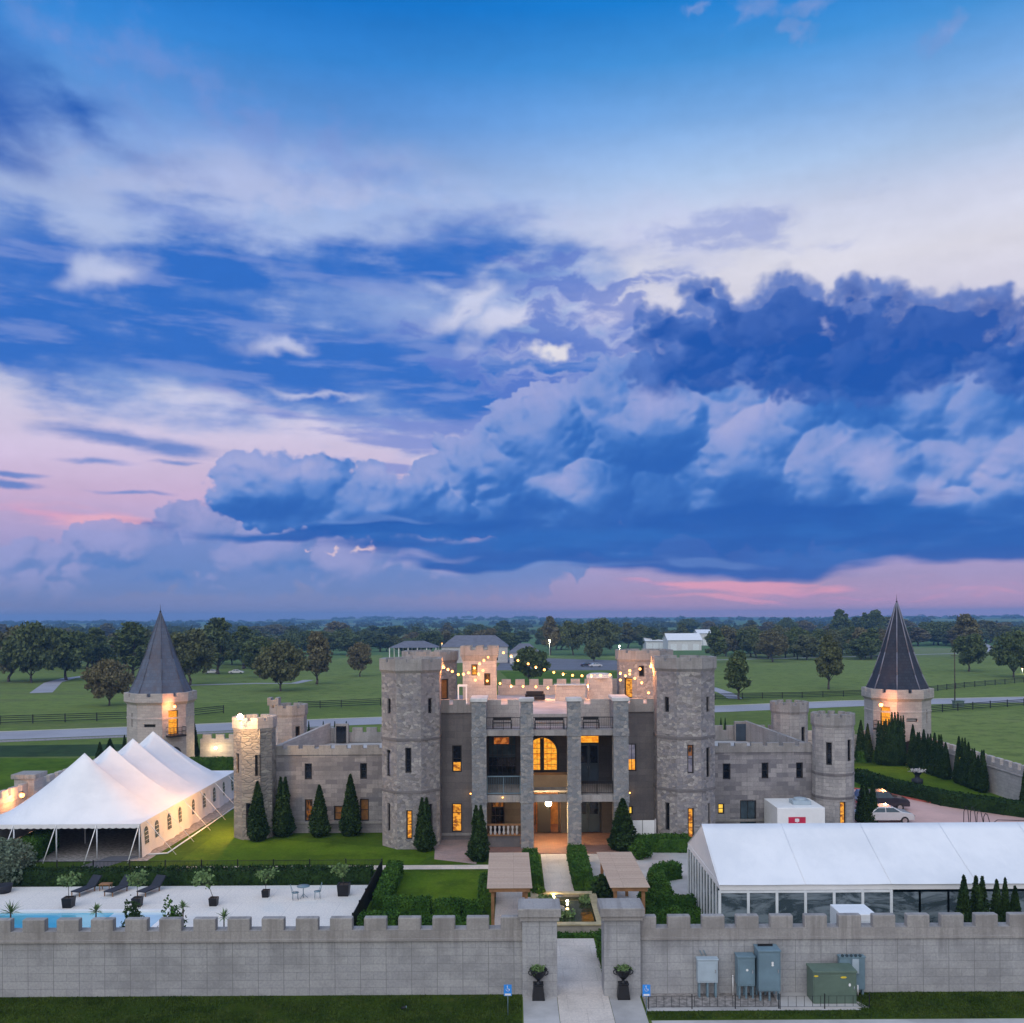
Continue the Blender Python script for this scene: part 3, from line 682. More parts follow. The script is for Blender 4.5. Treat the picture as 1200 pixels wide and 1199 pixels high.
def hedge(name, pts, w, h, label, cat='hedge', group=None, mat=None, leaf=.055, dens=260, rnd_=0.05, closed=False):
    """clipped hedge following ground points: a leafy body of real width and height"""
    mat = mat or M['hedge']; r = rs(abs(hash_(name + label)) % 99991)
    P = [Vector((p[0], p[1])) for p in pts]; n = len(P)
    T_ = []
    for i in range(n):
        a = P[max(0, i - 1)]; b = P[min(n - 1, i + 1)]; T_.append((b - a).normalized())
    Lf = [p + Vector((-t.y, t.x)) * w / 2 for p, t in zip(P, T_)]; Rt = [p - Vector((-t.y, t.x)) * w / 2 for p, t in zip(P, T_)]
    o = thing(name, (P[0].x, P[0].y, 0), label, cat, group); base = wloc(o)
    mb = MB(); k = 0.93
    for i in range(n - 1):
        a, b, c, d = [q.lerp((P[i] + P[i + 1]) / 2, 1 - k) if False else q for q in (Lf[i], Lf[i + 1], Rt[i + 1], Rt[i])]
        mb.poly([(a.x, a.y, 0), (b.x, b.y, 0), (b.x, b.y, h * k), (a.x, a.y, h * k)][::-1]); mb.poly([(d.x, d.y, 0), (c.x, c.y, 0), (c.x, c.y, h * k), (d.x, d.y, h * k)])
        mb.poly([(d.x, d.y, h * k), (c.x, c.y, h * k), (b.x, b.y, h * k), (a.x, a.y, h * k)])
    for i in (0, n - 1): mb.poly([(Lf[i].x, Lf[i].y, 0), (Rt[i].x, Rt[i].y, 0), (Rt[i].x, Rt[i].y, h * k), (Lf[i].x, Lf[i].y, h * k)])
    S = []
    for i in range(n - 1):
        L = (P[i + 1] - P[i]).length
        for (A, B, face) in ((Lf, Lf, 's'), (Rt, Rt, 's'), (Lf, Rt, 't')):
            area = L * (h if face == 's' else w); m = int(area * dens)
            u = r.rand(m); v = r.rand(m)
            if face == 's':
                x = A[i].x + (A[i + 1].x - A[i].x) * u; y = A[i].y + (A[i + 1].y - A[i].y) * u; z = v * h
            else:
                xa = Lf[i].x + (Lf[i + 1].x - Lf[i].x) * u; ya = Lf[i].y + (Lf[i + 1].y - Lf[i].y) * u; xb = Rt[i].x + (Rt[i + 1].x - Rt[i].x) * u; yb = Rt[i].y + (Rt[i + 1].y - Rt[i].y) * u
                x = xa + (xb - xa) * v; y = ya + (yb - ya) * v; z = np.full(m, h)
            S.append(np.stack([x, y, z], 1))
    for i in (0, n - 1):
        m = int(w * h * dens); u = r.rand(m); S.append(np.stack([Lf[i].x + (Rt[i].x - Lf[i].x) * u, Lf[i].y + (Rt[i].y - Lf[i].y) * u, r.rand(m) * h], 1))
    C = np.concatenate(S) + r.randn(sum(len(q) for q in S), 3) * rnd_
    wav = .5 * rnd_ * np.sin(C[:, 0] * 2.1 + C[:, 1] * 1.3); C[:, 2] += wav; C[:, 2] = np.clip(C[:, 2], .02, None)
    C -= np.array(base); ex = [(a[0] - base.x, a[1] - base.y, a[2]) for a in mb.v]
    U, V = leaf_axes(r, len(C), leaf)
    quads_object('foliage', C, U, V, mat, o, (ex, mb.f))
    return o
def hash_(s):
    h = 5381
    for ch in s: h = (h * 33 + ord(ch)) & 0x7fffffff
    return h
def shrub(name, loc, w, h, label, mat, cat='shrub', n=900, leaf=.07, group=None, core=True, up=0.0):
    r = rs(hash_(label)); o = thing(name, (loc[0], loc[1], loc[2] if len(loc) > 2 else 0), label, cat, group)
    v = r.randn(n, 3); v /= np.linalg.norm(v, axis=1)[:, None]; q = (r.rand(n, 1) ** .3)
    lump = 1 + .16 * np.sin(v[:, 0:1] * 5 + v[:, 2:3] * 4) + .1 * np.sin(v[:, 1:2] * 9)
    C = v * q * lump * np.array([w / 2, w / 2, h / 2]) + np.array([0, 0, h / 2]); C[:, 2] = np.clip(C[:, 2], .02, None)
    U, V = leaf_axes(r, n, leaf, up)
    ex = None
    if core:
        mb = MB(); mb.sphere((0, 0, h * .48), w * .36, 10, sz=h / w); ex = (mb.v, mb.f)
    quads_object('foliage', C, U, V, mat, o, ex)
    mb = MB(); mb.tube((0, 0, -.05), (0, 0, h * .4), .04, .03, 6); mb.build('stem', M['bark'], o, local=True)
    return o
def sheet(name, pts, z, mat, kind='structure', thick=None):
    mb = MB()
    if thick: mb.prism(pts, z - thick, z)
    else: mb.poly([(p[0], p[1], z) for p in pts])
    return mb.build(name, mat, kind=kind)

# ------------------------------------------------------------------ ground, fields and hills
def field_material():
    m, t, b = newmat('fields'); p = obc(t); x = t.sep(p)
    near = t.mix(t.ss(t.noise(p, .012, 4, .6), .4, .6), (.11, .155, .032, 1), (.15, .20, .046, 1))
    near = t.mix(t.ss(t.noise(t.v('MULTIPLY', p, (.01, .06, 1)), 1, 5, .65), .45, .7, 0, .6), near, (.12, .13, .05, 1))
    far = t.ramp(t.voro(t.v('MULTIPLY', t.v('ADD', p, t.v('MULTIPLY', t.noise(p, .004, 3, .5, color=True), (150, 150, 0))), (.0035, .0020, 1)), 1, 'F1', out=1, dim='2D'),
                 [(0, (.10, .17, .06, 1)), (.4, (.17, .20, .09, 1)), (.7, (.06, .11, .045, 1)), (.85, (.24, .22, .14, 1))], 'CONSTANT')
    c = t.mix(t.ss(x[1], 330, 480), near, far)
    c = t.mix(1.0, c, t.ramp(t.noise(p, .35, 6, .75), [(.3, (.72, .74, .72, 1)), (.7, (1.28, 1.26, 1.2, 1))]), 'MULTIPLY')
    t.put(b.inputs['Base Color'], c); b.inputs['Roughness'].default_value = 1.0; b.inputs['Specular IOR Level'].default_value = .1
    bump(t, b, t.noise(p, .8, 6, .7), .5, .2)
    return m
M['fields'] = field_material()
def hill(x, y):
    """height of the far country"""
    d = math.hypot(x, y)
    if d < 420: return 0.0
    k = min(1, (d - 420) / 3600) ** 1.4
    q = mnoise.fractal(Vector((x * .0011, y * .0009, 2.3)), 1.0, 2.0, 4)
    q2 = mnoise.fractal(Vector((x * .004, y * .003, 8.3)), 1.0, 2.0, 3)
    return k * (8 + 14 * q + 2.5 * q2) - min(1, (d - 420) / 900) * 1.0
def ground():
    mb = MB(); na = 120
    ds = [0.0] + [30, 120, 250, 420, 500, 600, 720, 860, 1020, 1200, 1400, 1650, 1900, 2200, 2550, 2900, 3300, 3700, 4100, 4500, 5000, 5600]
    rings = []
    for d in ds[1:]:
        rings.append([(d * math.cos(2 * math.pi * k / na), d * math.sin(2 * math.pi * k / na)) for k in range(na)])
    rings = [[(x, y, hill(x, y) if y > 0 else 0) for x, y in r_] for r_ in rings]
    mb.poly(rings[0], 0, True); mb.loft(rings, 0, True)
    mb.build('ground', M['fields'], kind='structure')
ground()
# grounds of the castle: clipped lawn inside the walls, verge outside
sheet('lawn', [(-41, 43.6), (46.5, 43.6), (46.5, 113), (-41, 113)], .004, M['lawn'])
sheet('verge', [(-70, 33), (0.35, 33), (0.35, 43.35), (-70, 43.35)], .006, M['fgrass'])
sheet('verge', [(5.8, 40.45), (70, 40.45), (70, 43.35), (5.8, 43.35)], .006, M['fgrass'])
sheet('road', [(5.9, 33), (70, 33), (70, 40.4), (5.9, 40.4)], .008, M['concrete'])
sheet('pavement', [(0.4, 36), (1.95, 36), (1.95, 43.3), (0.4, 43.3)], .030, M['concrete'])
sheet('pavement', [(4.33, 36), (5.75, 36), (5.75, 43.3), (4.33, 43.3)], .030, M['concrete'])
sheet('walkway', [(1.97, 34), (4.31, 34), (4.31, 50.7), (1.97, 50.7)], .036, M['path'])
sheet('gravel_bed', [(5.85, 41.7), (15.0, 41.7), (14.6, 43.3), (5.85, 43.3)], .012, M['gravel'])
sheet('kerb_strip', [(5.85, 41.35), (15.3, 41.35), (15.0, 41.7), (5.85, 41.7)], .020, M['concrete'])
sheet('concrete_pad', [(11.8, 41.55), (15.7, 41.55), (15.0, 43.25), (11.9, 43.25)], .05, M['concrete'], thick=.05)
# garden paths
sheet('path', [(2.0, 58.3), (3.85, 58.3), (3.85, 69), (2.0, 69)], .012, M['path'])
sheet('path', [(-1.1, 50.0), (.55, 50.0), (.55, 60), (-1.1, 60)], .012, M['path'])
sheet('path', [(5.3, 50.0), (7.2, 50.0), (7.2, 58), (5.3, 58)], .012, M['path'])
sheet('path', [(-1.1, 57.6), (5.2, 57.6), (5.2, 58.3), (-1.1, 58.3)], .016, M['path'])
sheet('courtyard', [(4.8, 57.5), (11.6, 56.5), (12.5, 59), (40, 62), (36, 76), (11, 74), (7.5, 70), (4.9, 68.6)], .010, M['concrete'])
sheet('footpath', [(-23.5, 64.9), (-1.3, 64.9), (-1.3, 66.0), (-23.5, 66.0)], .014, M['path'])
sheet('tent_floor', [(-40, 67.6), (-26.4, 67.6), (-25.6, 93), (-40, 93)], .014, M['gravel'])
sheet('side_path', [(-31.2, 64.2), (-29.4, 64.2), (-27.4, 69), (-29.6, 69)], .018, M['asph'])
sheet('terrace', [(-2.6, 68.9), (8.6, 68.9), (8.6, 76), (-2.6, 76)], .05, M['brick'], thick=.05)
sheet('terrace', [(-5.7, 67.6), (-2.62, 66.2), (-2.62, 74), (-6.6, 73.4), (-5.9, 70.5)], .03, M['mauve'], thick=.03)
sheet('garden_lawn', [(-8.0, 56.4), (-1.9, 56.4), (-1.9, 64.3), (-8.0, 64.3)], .010, M['lawn2'])
sheet('front_lawn', [(-24, 66.6), (-6.8, 66.3), (-5.4, 69.9), (-24, 75.5)], .012, M['lawn2'])
# driveway at the right with its painted kerb
kerb_pts = [G(1000, 925), G(1035, 930), G(1062, 936), G(1100, 943.5), G(1150, 951), G(1200, 957.5), G(1300, 968)]
sheet('driveway', [(27.5, 74), (60, 62)] + [(kerb_pts[-1][0], kerb_pts[-1][1])] + [k for k in reversed(kerb_pts[:-1])] + [(27, 92)], .016, M['drive'])
mb = MB()
for a, b in zip(kerb_pts[:-1], kerb_pts[1:]):
    d = Vector((b[0] - a[0], b[1] - a[1])).normalized(); nn = Vector((-d.y, d.x)) * .22
    mb.prism([a, b, (b[0] + nn.x, b[1] + nn.y), (a[0] + nn.x, a[1] + nn.y)], 0, .14)
mb.build('kerb', M['kerb'], kind='structure')
sheet('upper_lawn', [(kerb_pts[0][0] + .3, kerb_pts[0][1] + .3)] + [(k[0] + .3, k[1] + .4) for k in kerb_pts[1:]] + [(46.4, 84), (46.4, 108), (30, 108)], .012, M['lawn2'])
# outside the walls: bright field left, ditch, road beyond, lanes
sheet('bright_field', [G(-160, 888), G(0, 888.5), G(130, 889), (-41.8, 113), (-41.8, 60), (-90, 60)], .010, M['lawn2'])
def strip(name, pts, w, z, mat, thick=None):
    P = [Vector(p) for p in pts]; Lf, Rt = [], []
    for i in range(len(P)):
        a = P[max(0, i - 1)]; b = P[min(len(P) - 1, i + 1)]; t = (b - a).normalized(); ww = w[i] if isinstance(w, (list, tuple)) else w
        Lf.append(P[i] + Vector((-t.y, t.x)) * ww / 2); Rt.append(P[i] - Vector((-t.y, t.x)) * ww / 2)
    mb = MB()
    for i in range(len(P) - 1): mb.poly([(Rt[i].x, Rt[i].y, z), (Rt[i + 1].x, Rt[i + 1].y, z), (Lf[i + 1].x, Lf[i + 1].y, z), (Lf[i].x, Lf[i].y, z)])
    return mb.build(name, mat, kind='structure')
rd = [(-190, 118), (-77, 141.8), (-60, 147), (-28.7, 157.8), (5, 167), (38, 176), (68, 186), (104, 192), (180, 203), (330, 222)]
strip('main_road', rd, 11.5, .03, M['road'])
off = lambda pts, d: [(p[0] - d * .25, p[1] + d) for p in pts]
strip('verge_gravel', off(rd[:4], -7.4), 2.6, .022, M['gravel'])
strip('road_line', off(rd, 5.0), .5, .05, M['line'])
strip('lane', [G(150, 806), G(190, 802), G(225, 803), G(300, 801), G(345, 801), G(362, 797)], 3.2, .03, M['road'])
strip('lane', [G(48, 812), G(62, 800), G(80, 795), G(112, 791)], [5, 4.5, 4, 4], .03, M['road'])
strip('lane', [G(832, 806), G(850, 812), G(862, 819)], 3.0, .04, M['road'])
strip('lane', [G(800, 774.5), G(900, 772), G(1000, 769.5), G(1060, 767.5), G(1200, 764)], 3.5, .03, M['road'])
strip('lane', [G(1140, 752), G(1160, 760), G(1172, 767)], [9, 8, 6], .04, M['road'])
sheet('car_park', [G(580, 785.5), G(735, 785.5), G(722, 774), G(640, 771.5), G(590, 771.5)], .03, M['asph'])
sheet('light_field', [G(600, 800), G(735, 799), G(730, 787), G(586, 787)], .012, M['lawn2'])
M['pale_field'] = grassmat('pale_grass', (.085, .155, .055), (.105, .175, .065), (.13, .17, .075), .02, .2)
M['mid_field'] = grassmat('paddock_grass', (.15, .205, .052), (.185, .24, .065), (.21, .225, .09), .02, .25)
M['dark_field'] = grassmat('ditch_grass', (.028, .058, .022), (.038, .075, .026), (.06, .07, .035), .03, .3)
sheet('paddock', [G(836, 815), G(1300, 797), G(1300, 768), G(1060, 770), G(836, 778)], .008, M['mid_field'])
sheet('paddock', [G(1085, 836), G(1330, 825), (140, 60), (47.6, 60), (47.6, 113)], .008, M['mid_field'])
sheet('paddock', [G(230, 824), G(448, 822), G(448, 768), G(420, 768), G(330, 785), G(230, 803)], .008, M['mid_field'])
sheet('wet_ditch', [G(-80, 888), G(150, 886), G(150, 872), G(-80, 875)], .014, M['dark_field'])
sheet('pale_field', [G(618, 770), G(735, 769), G(735, 763.5), G(640, 763.5)], .02, M['pale_field'])

def fence(pts, label, h=1.25, step=3.0, rails=(.3, .62, .94, 1.2), mat=None, name='plank_fence', pr=.07, rt=.05, group=None, posts_as=None):
    mat = mat or M['black']
    o = thing(name, (pts[0][0], pts[0][1], 0), label, 'fence', group)
    ps = []
    for a, b in zip(pts[:-1], pts[1:]):
        a, b = Vector(a), Vector(b); n = max(1, int((b - a).length / step)); ps += [a.lerp(b, i / n) for i in range(n)]
    ps.append(Vector(pts[-1]))
    for p in ps: mb = MB(); mb.box(p.x - pr, p.x + pr, p.y - pr, p.y + pr, 0, h); mb.build('post', mat, o)
    mb = MB()
    for z in rails:
        for a, b in zip(ps[:-1], ps[1:]):
            d = (b - a).normalized(); nn = Vector((-d.y, d.x)) * rt / 2
            mb.prism([(a.x - nn.x, a.y - nn.y), (b.x - nn.x, b.y - nn.y), (b.x + nn.x, b.y + nn.y), (a.x + nn.x, a.y + nn.y)], z - .08, z + .04)
    mb.build('rails', mat, o)
    return o
fence([G(-60, 853), G(0, 849), G(150, 844), G(225, 840), G(262, 836)], 'black plank fence across the dark field behind the left cone-roofed tower', h=1.5, step=4, rails=(.35, .75, 1.1, 1.4), rt=.06)
fence([G(350, 831), G(400, 829), G(446, 827)], 'black plank fence crossing the green field just left of the castle', h=1.5, step=4, rails=(.35, .75, 1.1, 1.4), rt=.06)
fence([G(838, 820), G(870, 819), G(940, 818), G(1012, 815.5)], 'dark plank fence along the road between the castle and the right cone-roofed tower', h=1.3, step=4, rt=.06)
fence([G(1088, 811), G(1130, 806), G(1200, 800), G(1290, 794)], 'dark plank fence beyond the road, right of the right cone-roofed tower', h=1.4, step=4, rt=.06)
fence([G(1086, 836), G(1140, 831.5), G(1200, 827), G(1300, 821)], 'dark plank fence on the near side of the road at the right edge', h=1.4, step=4, rt=.06)

# hills at the horizon with the woods that cover them, as one mass too far to count
def far_woods():
    r = rs(5); C = []; S = []
    def lump(x, y, h, w, n, size):
        z0 = hill(x, y)
        v = r.randn(n, 3); v /= np.linalg.norm(v, axis=1)[:, None]; v[:, 2] = np.abs(v[:, 2]) * 1.0 - .25
        q = (1 - .35 * r.rand(n, 1))
        c = v * q * np.array([w / 2, w / 2, h * .8]) + np.array([x, y, z0 + h * .2]); C.append(c); S.append(np.full(n, size))
    # woodland belts between fields: distance, azimuth range in photo x, density
    for (d0, d1, x0, x1, cnt) in [(560, 700, -60, 480, 120), (600, 760, 470, 830, 90), (620, 820, 780, 1260, 150), (900, 1200, -60, 1260, 330), (1350, 1700, -60, 1260, 420), (1900, 2500, -80, 1280, 620), (2600, 3400, -80, 1280, 800), (3500, 4200, -80, 1280, 900)]:
        for k in range(cnt):
            px = x0 + (x1 - x0) * r.rand(); d = d0 + (d1 - d0) * r.rand()
            if mnoise.noise(Vector((px * .02, d * .006, 1.0))) < (.02 if d < 1800 else .12): continue
            X = (px - 600) / FPX * d
            h = (5.5 + 7.5 * r.rand() ** 1.6) * (1 if d < 2000 else 1.1); w = h * (1.0 + .8 * r.rand()) * (1 + d / 3500)
            n = 200 if d < 900 else 120 if d < 1800 else 70
            lump(X, d, h, w, n, .75 if d < 900 else 1.3 if d < 1800 else 2.4)
    C = np.concatenate(C); S = np.concatenate(S)[:, None]
    U, V = leaf_axes(r, len(C), 1.0)
    o = quads_object('far_woods', C, U * S, V * S, M['treefar']); tag(o, kind='stuff')
far_woods()

# ------------------------------------------------------------------ trees one can tell apart
TT = [tree_template(11, 12, 11, shape='round'), tree_template(12, 12, 9, shape='tall', clumps=52), tree_template(13, 11, 12.5, shape='wide', trunk=.12, clumps=66),
      tree_template(14, 13, 10, shape='tall', trunk=.13), tree_template(15, 10, 11, shape='round', trunk=.12, clumps=40)]
TH = [12, 12, 11, 13, 10]; TW = [11, 9, 12.5, 10, 11]; used = [False] * 5
def tree_at(px, base, top, w, var, label, group=None, cat='tree', minh=None):
    X, Y = G(px, base); _, Z = AT(px, top, Y); h = max(4, Z)
    wr = w * Y / FPX
    o = TT[var] if not used[var] else copy_tree(TT[var]); used[var] = True
    o.location = (X, Y, 0 if Y < 420 else hill(X, Y)); o.scale = (wr / TW[var] * 1.1, wr / TW[var] * 1.1, h / TH[var]); o.rotation_euler = (0, 0, rnd.random() * 6.28)
    tag(o, label, cat)
    if group: o['group'] = group
    elif 'group' in o: del o['group']
    return o
ex = [
 (10, 799, 733, 56, 0, 'big dark tree at the left edge of the photo, first of the tall row'),
 (37, 800, 731, 58, 2, 'broad dark tree with a rounded top, second from the left edge'),
 (78, 797, 735, 58, 0, 'wide dark tree above the small lit street lamp at the left'),
 (112, 788, 737, 46, 1, 'reddish brown tree left of the left cone-roofed tower'),
 (128, 827, 774, 46, 2, 'low green tree standing alone in the field beside the left cone-roofed tower'),
 (156, 795, 732, 60, 3, 'tall green tree directly left of the left cone roof'),
 (222, 803, 736, 52, 0, 'dark round tree just right of the left cone roof'),
 (256, 790, 727, 50, 3, 'tall olive tree behind the two parked cars in the field'),
 (285, 784, 735, 40, 1, 'hazy tree right of the olive tree behind the parked cars'),
 (305, 794, 745, 40, 0, 'dark tree, left one of the clump of three on the lawn left of the castle'),
 (329, 810, 752, 52, 2, 'brownish spreading tree, front middle of the clump of three on the lawn'),
 (371, 802, 743, 40, 3, 'dark green tree, right one of the clump of three on the lawn'),
 (422, 793, 752, 27, 0, 'small round tree alone on the pale lawn beside the castle tower'),
 (622, 802, 757, 40, 0, 'dark reddish tree behind the string lights and the stair turret'),
 (696, 775, 751, 22, 4, 'small clipped round tree on the far side of the car park'),
 (645, 768, 724, 26, 3, 'tall dark tree behind the left car park light'),
 (672, 768, 727, 30, 0, 'dark tree just right of the left car park light'),
 (703, 768, 726, 40, 2, 'broad dark tree between the two car park lights'),
 (866, 820, 765, 38, 3, 'oval tree by the road right of the castle'),
 (971, 808, 746, 36, 1, 'grey brown tree with open crown left of the right cone-roofed tower'),
 (1135, 787, 742, 36, 0, 'dark low tree beside the tall thin pole'),
 (1131, 772, 722, 42, 3, 'tall olive tree rising behind the dark low tree beside the pole'),
 (1188, 794, 741, 44, 2, 'big leaning tree near the right edge by the small lamp'),
 (985, 755, 715, 28, 1, 'hazy tall tree, left of the two on the horizon near the right cone roof'),
 (1021, 753, 714, 30, 0, 'hazy round tree on the horizon just left of the right cone roof'),
 (1100, 756, 729, 44, 2, 'wide hazy tree beyond the paddock, right of the right cone roof'),
 (1163, 752, 729, 36, 0, 'dark blue-green tree behind the short bend of lane at the right'),
 (905, 776, 738, 34, 0, 'brown green tree in the belt behind the oval tree'),
 (838, 777, 736, 30, 3, 'dark tree in front of the white barns'),
]
for e in ex: tree_at(*e)
r_ = random.Random(3)
def belt(n, x0, x1, b0, b1, h0, h1, w0, w1, label, group):
    for k in range(n):
        px = x0 + (x1 - x0) * (k + r_.random()) / n; b = b0 + (b1 - b0) * r_.random()
        _, Y = G(px, b); hm = h0 + (h1 - h0) * r_.random(); top = HY + 4 - (hm - CAMH) * FPX / Y - (px - 600) * ROLL - 4
        tree_at(px, b, top, (w0 + (w1 - w0) * r_.random()) * FPX / Y, r_.randrange(5), label, group)
belt(34, -20, 300, 768, 784, 9, 14, 9, 14, 'hazy tree in the dense belt behind the left cone-roofed tower', 'trees in the belt behind the left tower')
belt(30, 280, 600, 758, 768, 7, 12, 10, 16, 'hazy tree in the belt beyond the lawn, left of and behind the castle', 'trees beyond the lawn behind the castle')
belt(12, 610, 800, 755, 763, 8, 14, 10, 18, 'hazy tree in the belt behind the car park lights', 'trees behind the car park')
belt(34, 850, 1040, 764, 774, 8, 13, 9, 13, 'hazy bushy tree in the dense belt between the barns and the right tower', 'trees between the barns and the right tower')
belt(22, 1060, 1215, 750, 759, 9, 14, 10, 18, 'hazy tree in the far belt right of the right cone-roofed tower', 'trees right of the right tower')
belt(18, 800, 1215, 744, 750, 10, 16, 14, 24, 'blue hazy tree in the farthest belt below the right horizon', 'trees below the right horizon')
belt(18, -20, 620, 746, 753, 10, 15, 14, 24, 'blue hazy tree in the farthest belt below the left horizon', 'trees below the left horizon')

# ------------------------------------------------------------------ evening air
def haze():
    mb = MB(); mb.box(-6200, 6200, -5900, 6200, -14, 50)
    m = bpy.data.materials.new('evening_air'); m.use_nodes = True; nt = m.node_tree; nt.nodes.clear()
    v = nt.nodes.new('ShaderNodeVolumePrincipled'); v.inputs['Color'].default_value = (.24, .52, .95, 1); v.inputs['Density'].default_value = HAZE_D; v.inputs['Anisotropy'].default_value = 0.0
    o = nt.nodes.new('ShaderNodeOutputMaterial'); nt.links.new(v.outputs[0], o.inputs['Volume'])
    mb.build('haze', m, kind='stuff')
HAZE_D = 2.5e-4
haze()

# blades of the rough verge in front of the wall
def tufts(name, x0, x1, y0, y1, n, seed, mat, size=.035):
    r = rs(seed); x = x0 + (x1 - x0) * r.rand(n); y = y0 + (y1 - y0) * r.rand(n)
    k = np.array([mnoise.noise(Vector((a * .5, b * .8, seed))) for a, b in zip(x, y)]); keep = r.rand(n) < .55 + .9 * k
    x, y, k = x[keep], y[keep], k[keep]; h = size * (.8 + r.rand(len(x)) + .8 * np.clip(k, 0, 1))
    C = np.stack([x, y, .01 + h * .6], 1); U = np.stack([r.randn(len(x)) * .012, r.randn(len(x)) * .012, np.zeros(len(x))], 1); V = np.stack([r.randn(len(x)) * .02, r.randn(len(x)) * .02, h], 1)
    tag(quads_object(name, C, U, V, mat), kind='stuff')
M['blade'] = leafmat('grass_blades', (.030, .062, .006), (.062, .098, .014))
tufts('grass', -25, .3, 39.6, 43.2, 70000, 3, M['blade']); tufts('grass', 5.8, 26, 40.5, 41.3, 16000, 4, M['blade']); tufts('grass', 15.3, 27, 41.3, 43.2, 26000, 6, M['blade'])

# ------------------------------------------------------------------ castle
castle = thing('castle', (2.75, 80, 0), 'grey stone castle with four square towers, crenellated wings and a four-column portico', 'castle')
PANE = ['frame', 'glassd', 'amber', 'amberhot', 'dimroom', 'reflsky', 'glassb', 'doorw', 'yellow', 'trim']
PM = [M[k] for k in PANE]
def window(p0, p1, a, b, z0, z1, parent, pane='glassd', depth=.2, bars=(1, 0), name='window', two=None, fr=.09):
    """frame, glazing bars and glass set inside an opening of the wall p0 -> p1"""
    p0, p1 = Vector(p0), Vector(p1); t = (p1 - p0).normalized(); nn = Vector((t.y, -t.x)); mb = MB()
    q = lambda s_, d: (p0.x + t.x * s_ - nn.x * d, p0.y + t.y * s_ - nn.y * d)
    def bar(s0, s1, za, zb, d0=None, d1=None):
        d0 = depth - .07 if d0 is None else d0; d1 = depth if d1 is None else d1
        mb.prism([q(s0, d0), q(s1, d0), q(s1, d1), q(s0, d1)], za, zb, 0)
    bar(a, a + fr, z0, z1); bar(b - fr, b, z0, z1); bar(a + fr, b - fr, z0, z0 + fr); bar(a + fr, b - fr, z1 - fr, z1)
    for i in range(bars[0]):
        zz = z0 + (z1 - z0) * (i + 1) / (bars[0] + 1); bar(a + fr, b - fr, zz - .02, zz + .02, depth - .05)
    for i in range(bars[1]):
        s_ = a + (b - a) * (i + 1) / (bars[1] + 1); bar(s_ - .018, s_ + .018, z0 + fr, z1 - fr, depth - .045)
    if two:
        zm = z0 + (z1 - z0) * two[2]
        for za, zb, k in ((z0, zm, two[0]), (zm, z1, two[1])):
            mb.poly([(*q(a, depth), za), (*q(b, depth), za), (*q(b, depth), zb), (*q(a, depth), zb)], PANE.index(k))
    else: mb.poly([(*q(a, depth), z0), (*q(b, depth), z0), (*q(b, depth), z1), (*q(a, depth), z1)], PANE.index(pane))
    return mb.build(name, PM, parent)
def ngon(cx, cy, w, n=8):
    r = w / 2 / math.cos(math.pi / n); a0 = -math.pi / 2 - math.pi / n
    return [(cx + r * math.cos(a0 + 2 * math.pi * k / n), cy + r * math.sin(a0 + 2 * math.pi * k / n)) for k in range(n)]
# facet 0 faces the camera (-Y), facet 1 is its right-hand neighbour, facet n-1 its left-hand one
def crown_ring(mb, cx, cy, w, n, z0, z1, zm, th, notch, m=0, slope=None):
    O = ngon(cx, cy, w, n); I = ngon(cx, cy, w - 2 * th, n)
    if slope:
        B = ngon(cx, cy, slope[0], n); mb.loft([[(*p, slope[1]) for p in B], [(*p, z0) for p in O]], m)
    mb.loft([[(*p, z0) for p in O], [(*p, z1) for p in O]], m)
    mb.loft([[(*p, z1) for p in I], [(*p, z0) for p in I]], m)
    for k in range(n):
        j = (k + 1) % n; mb.poly([(*O[k], z1), (*O[j], z1), (*I[j], z1), (*I[k], z1)], m)
    for k in range(n):
        pr, nx = O[k - 1], O[(k + 1) % n]; c = O[k]; ci = I[k]
        L = math.hypot(nx[0] - c[0], nx[1] - c[1]); f = (L / 2 - notch / 2) / L
        Li = math.hypot(I[(k + 1) % n][0] - ci[0], I[(k + 1) % n][1] - ci[1]); fi = max(.05, (Li / 2 - notch / 2) / Li)
        le = lambda a, b, f: (a[0] + (b[0] - a[0]) * f, a[1] + (b[1] - a[1]) * f)
        pts = [le(c, pr, f), c, le(c, nx, f), le(ci, I[(k + 1) % n], fi), ci, le(ci, I[k - 1], fi)]
        mb.prism(pts, z1, zm, m, bot=False)
def tower(name, cx, cy, w, z1, windows, body, n=8, pz=None, parent=castle, courses=(), top=14.3, crown=None, over=.16, th=.35, notch=.28, cap=M['coping'], base=0.0, ztop=None):
    V_ = ngon(cx, cy, w, n); mb = MB()
    for k in range(n):
        a, b = V_[k], V_[(k + 1) % n]; L = math.hypot(b[0] - a[0], b[1] - a[1])
        hs = [(L / 2 + h[1] - h[2] / 2, L / 2 + h[1] + h[2] / 2, h[3], h[4]) for h in windows if h[0] % n == k]
        mb.face(a, b, base, z1, hs, 0, .24)
    mb.poly([(*p, z1 - .05) for p in V_], 1)
    for z in courses:
        O = ngon(cx, cy, w + .10, n); mb.loft([[(*p, z) for p in V_], [(*p, z) for p in O], [(*p, z + .16) for p in O], [(*p, z + .2) for p in V_]], 2)
    t = mb.build(name, [body, M['deck'], M['mainw']], parent)
    for h in windows:
        k = h[0] % n; a, b = V_[k], V_[(k + 1) % n]; L = math.hypot(b[0] - a[0], b[1] - a[1])
        kw = h[6] if len(h) > 6 else {}
        window(a, b, L / 2 + h[1] - h[2] / 2, L / 2 + h[1] + h[2] / 2, h[3], h[4], t, h[5], .2, **kw)
    pz = pz or z1
    mb = MB(); crown_ring(mb, cx, cy, w + 2 * over, n, pz, pz + (top - pz) * .72, top, th, notch, 0, (w, pz - .22))
    mb.build('parapet', [cap], t)
    return t
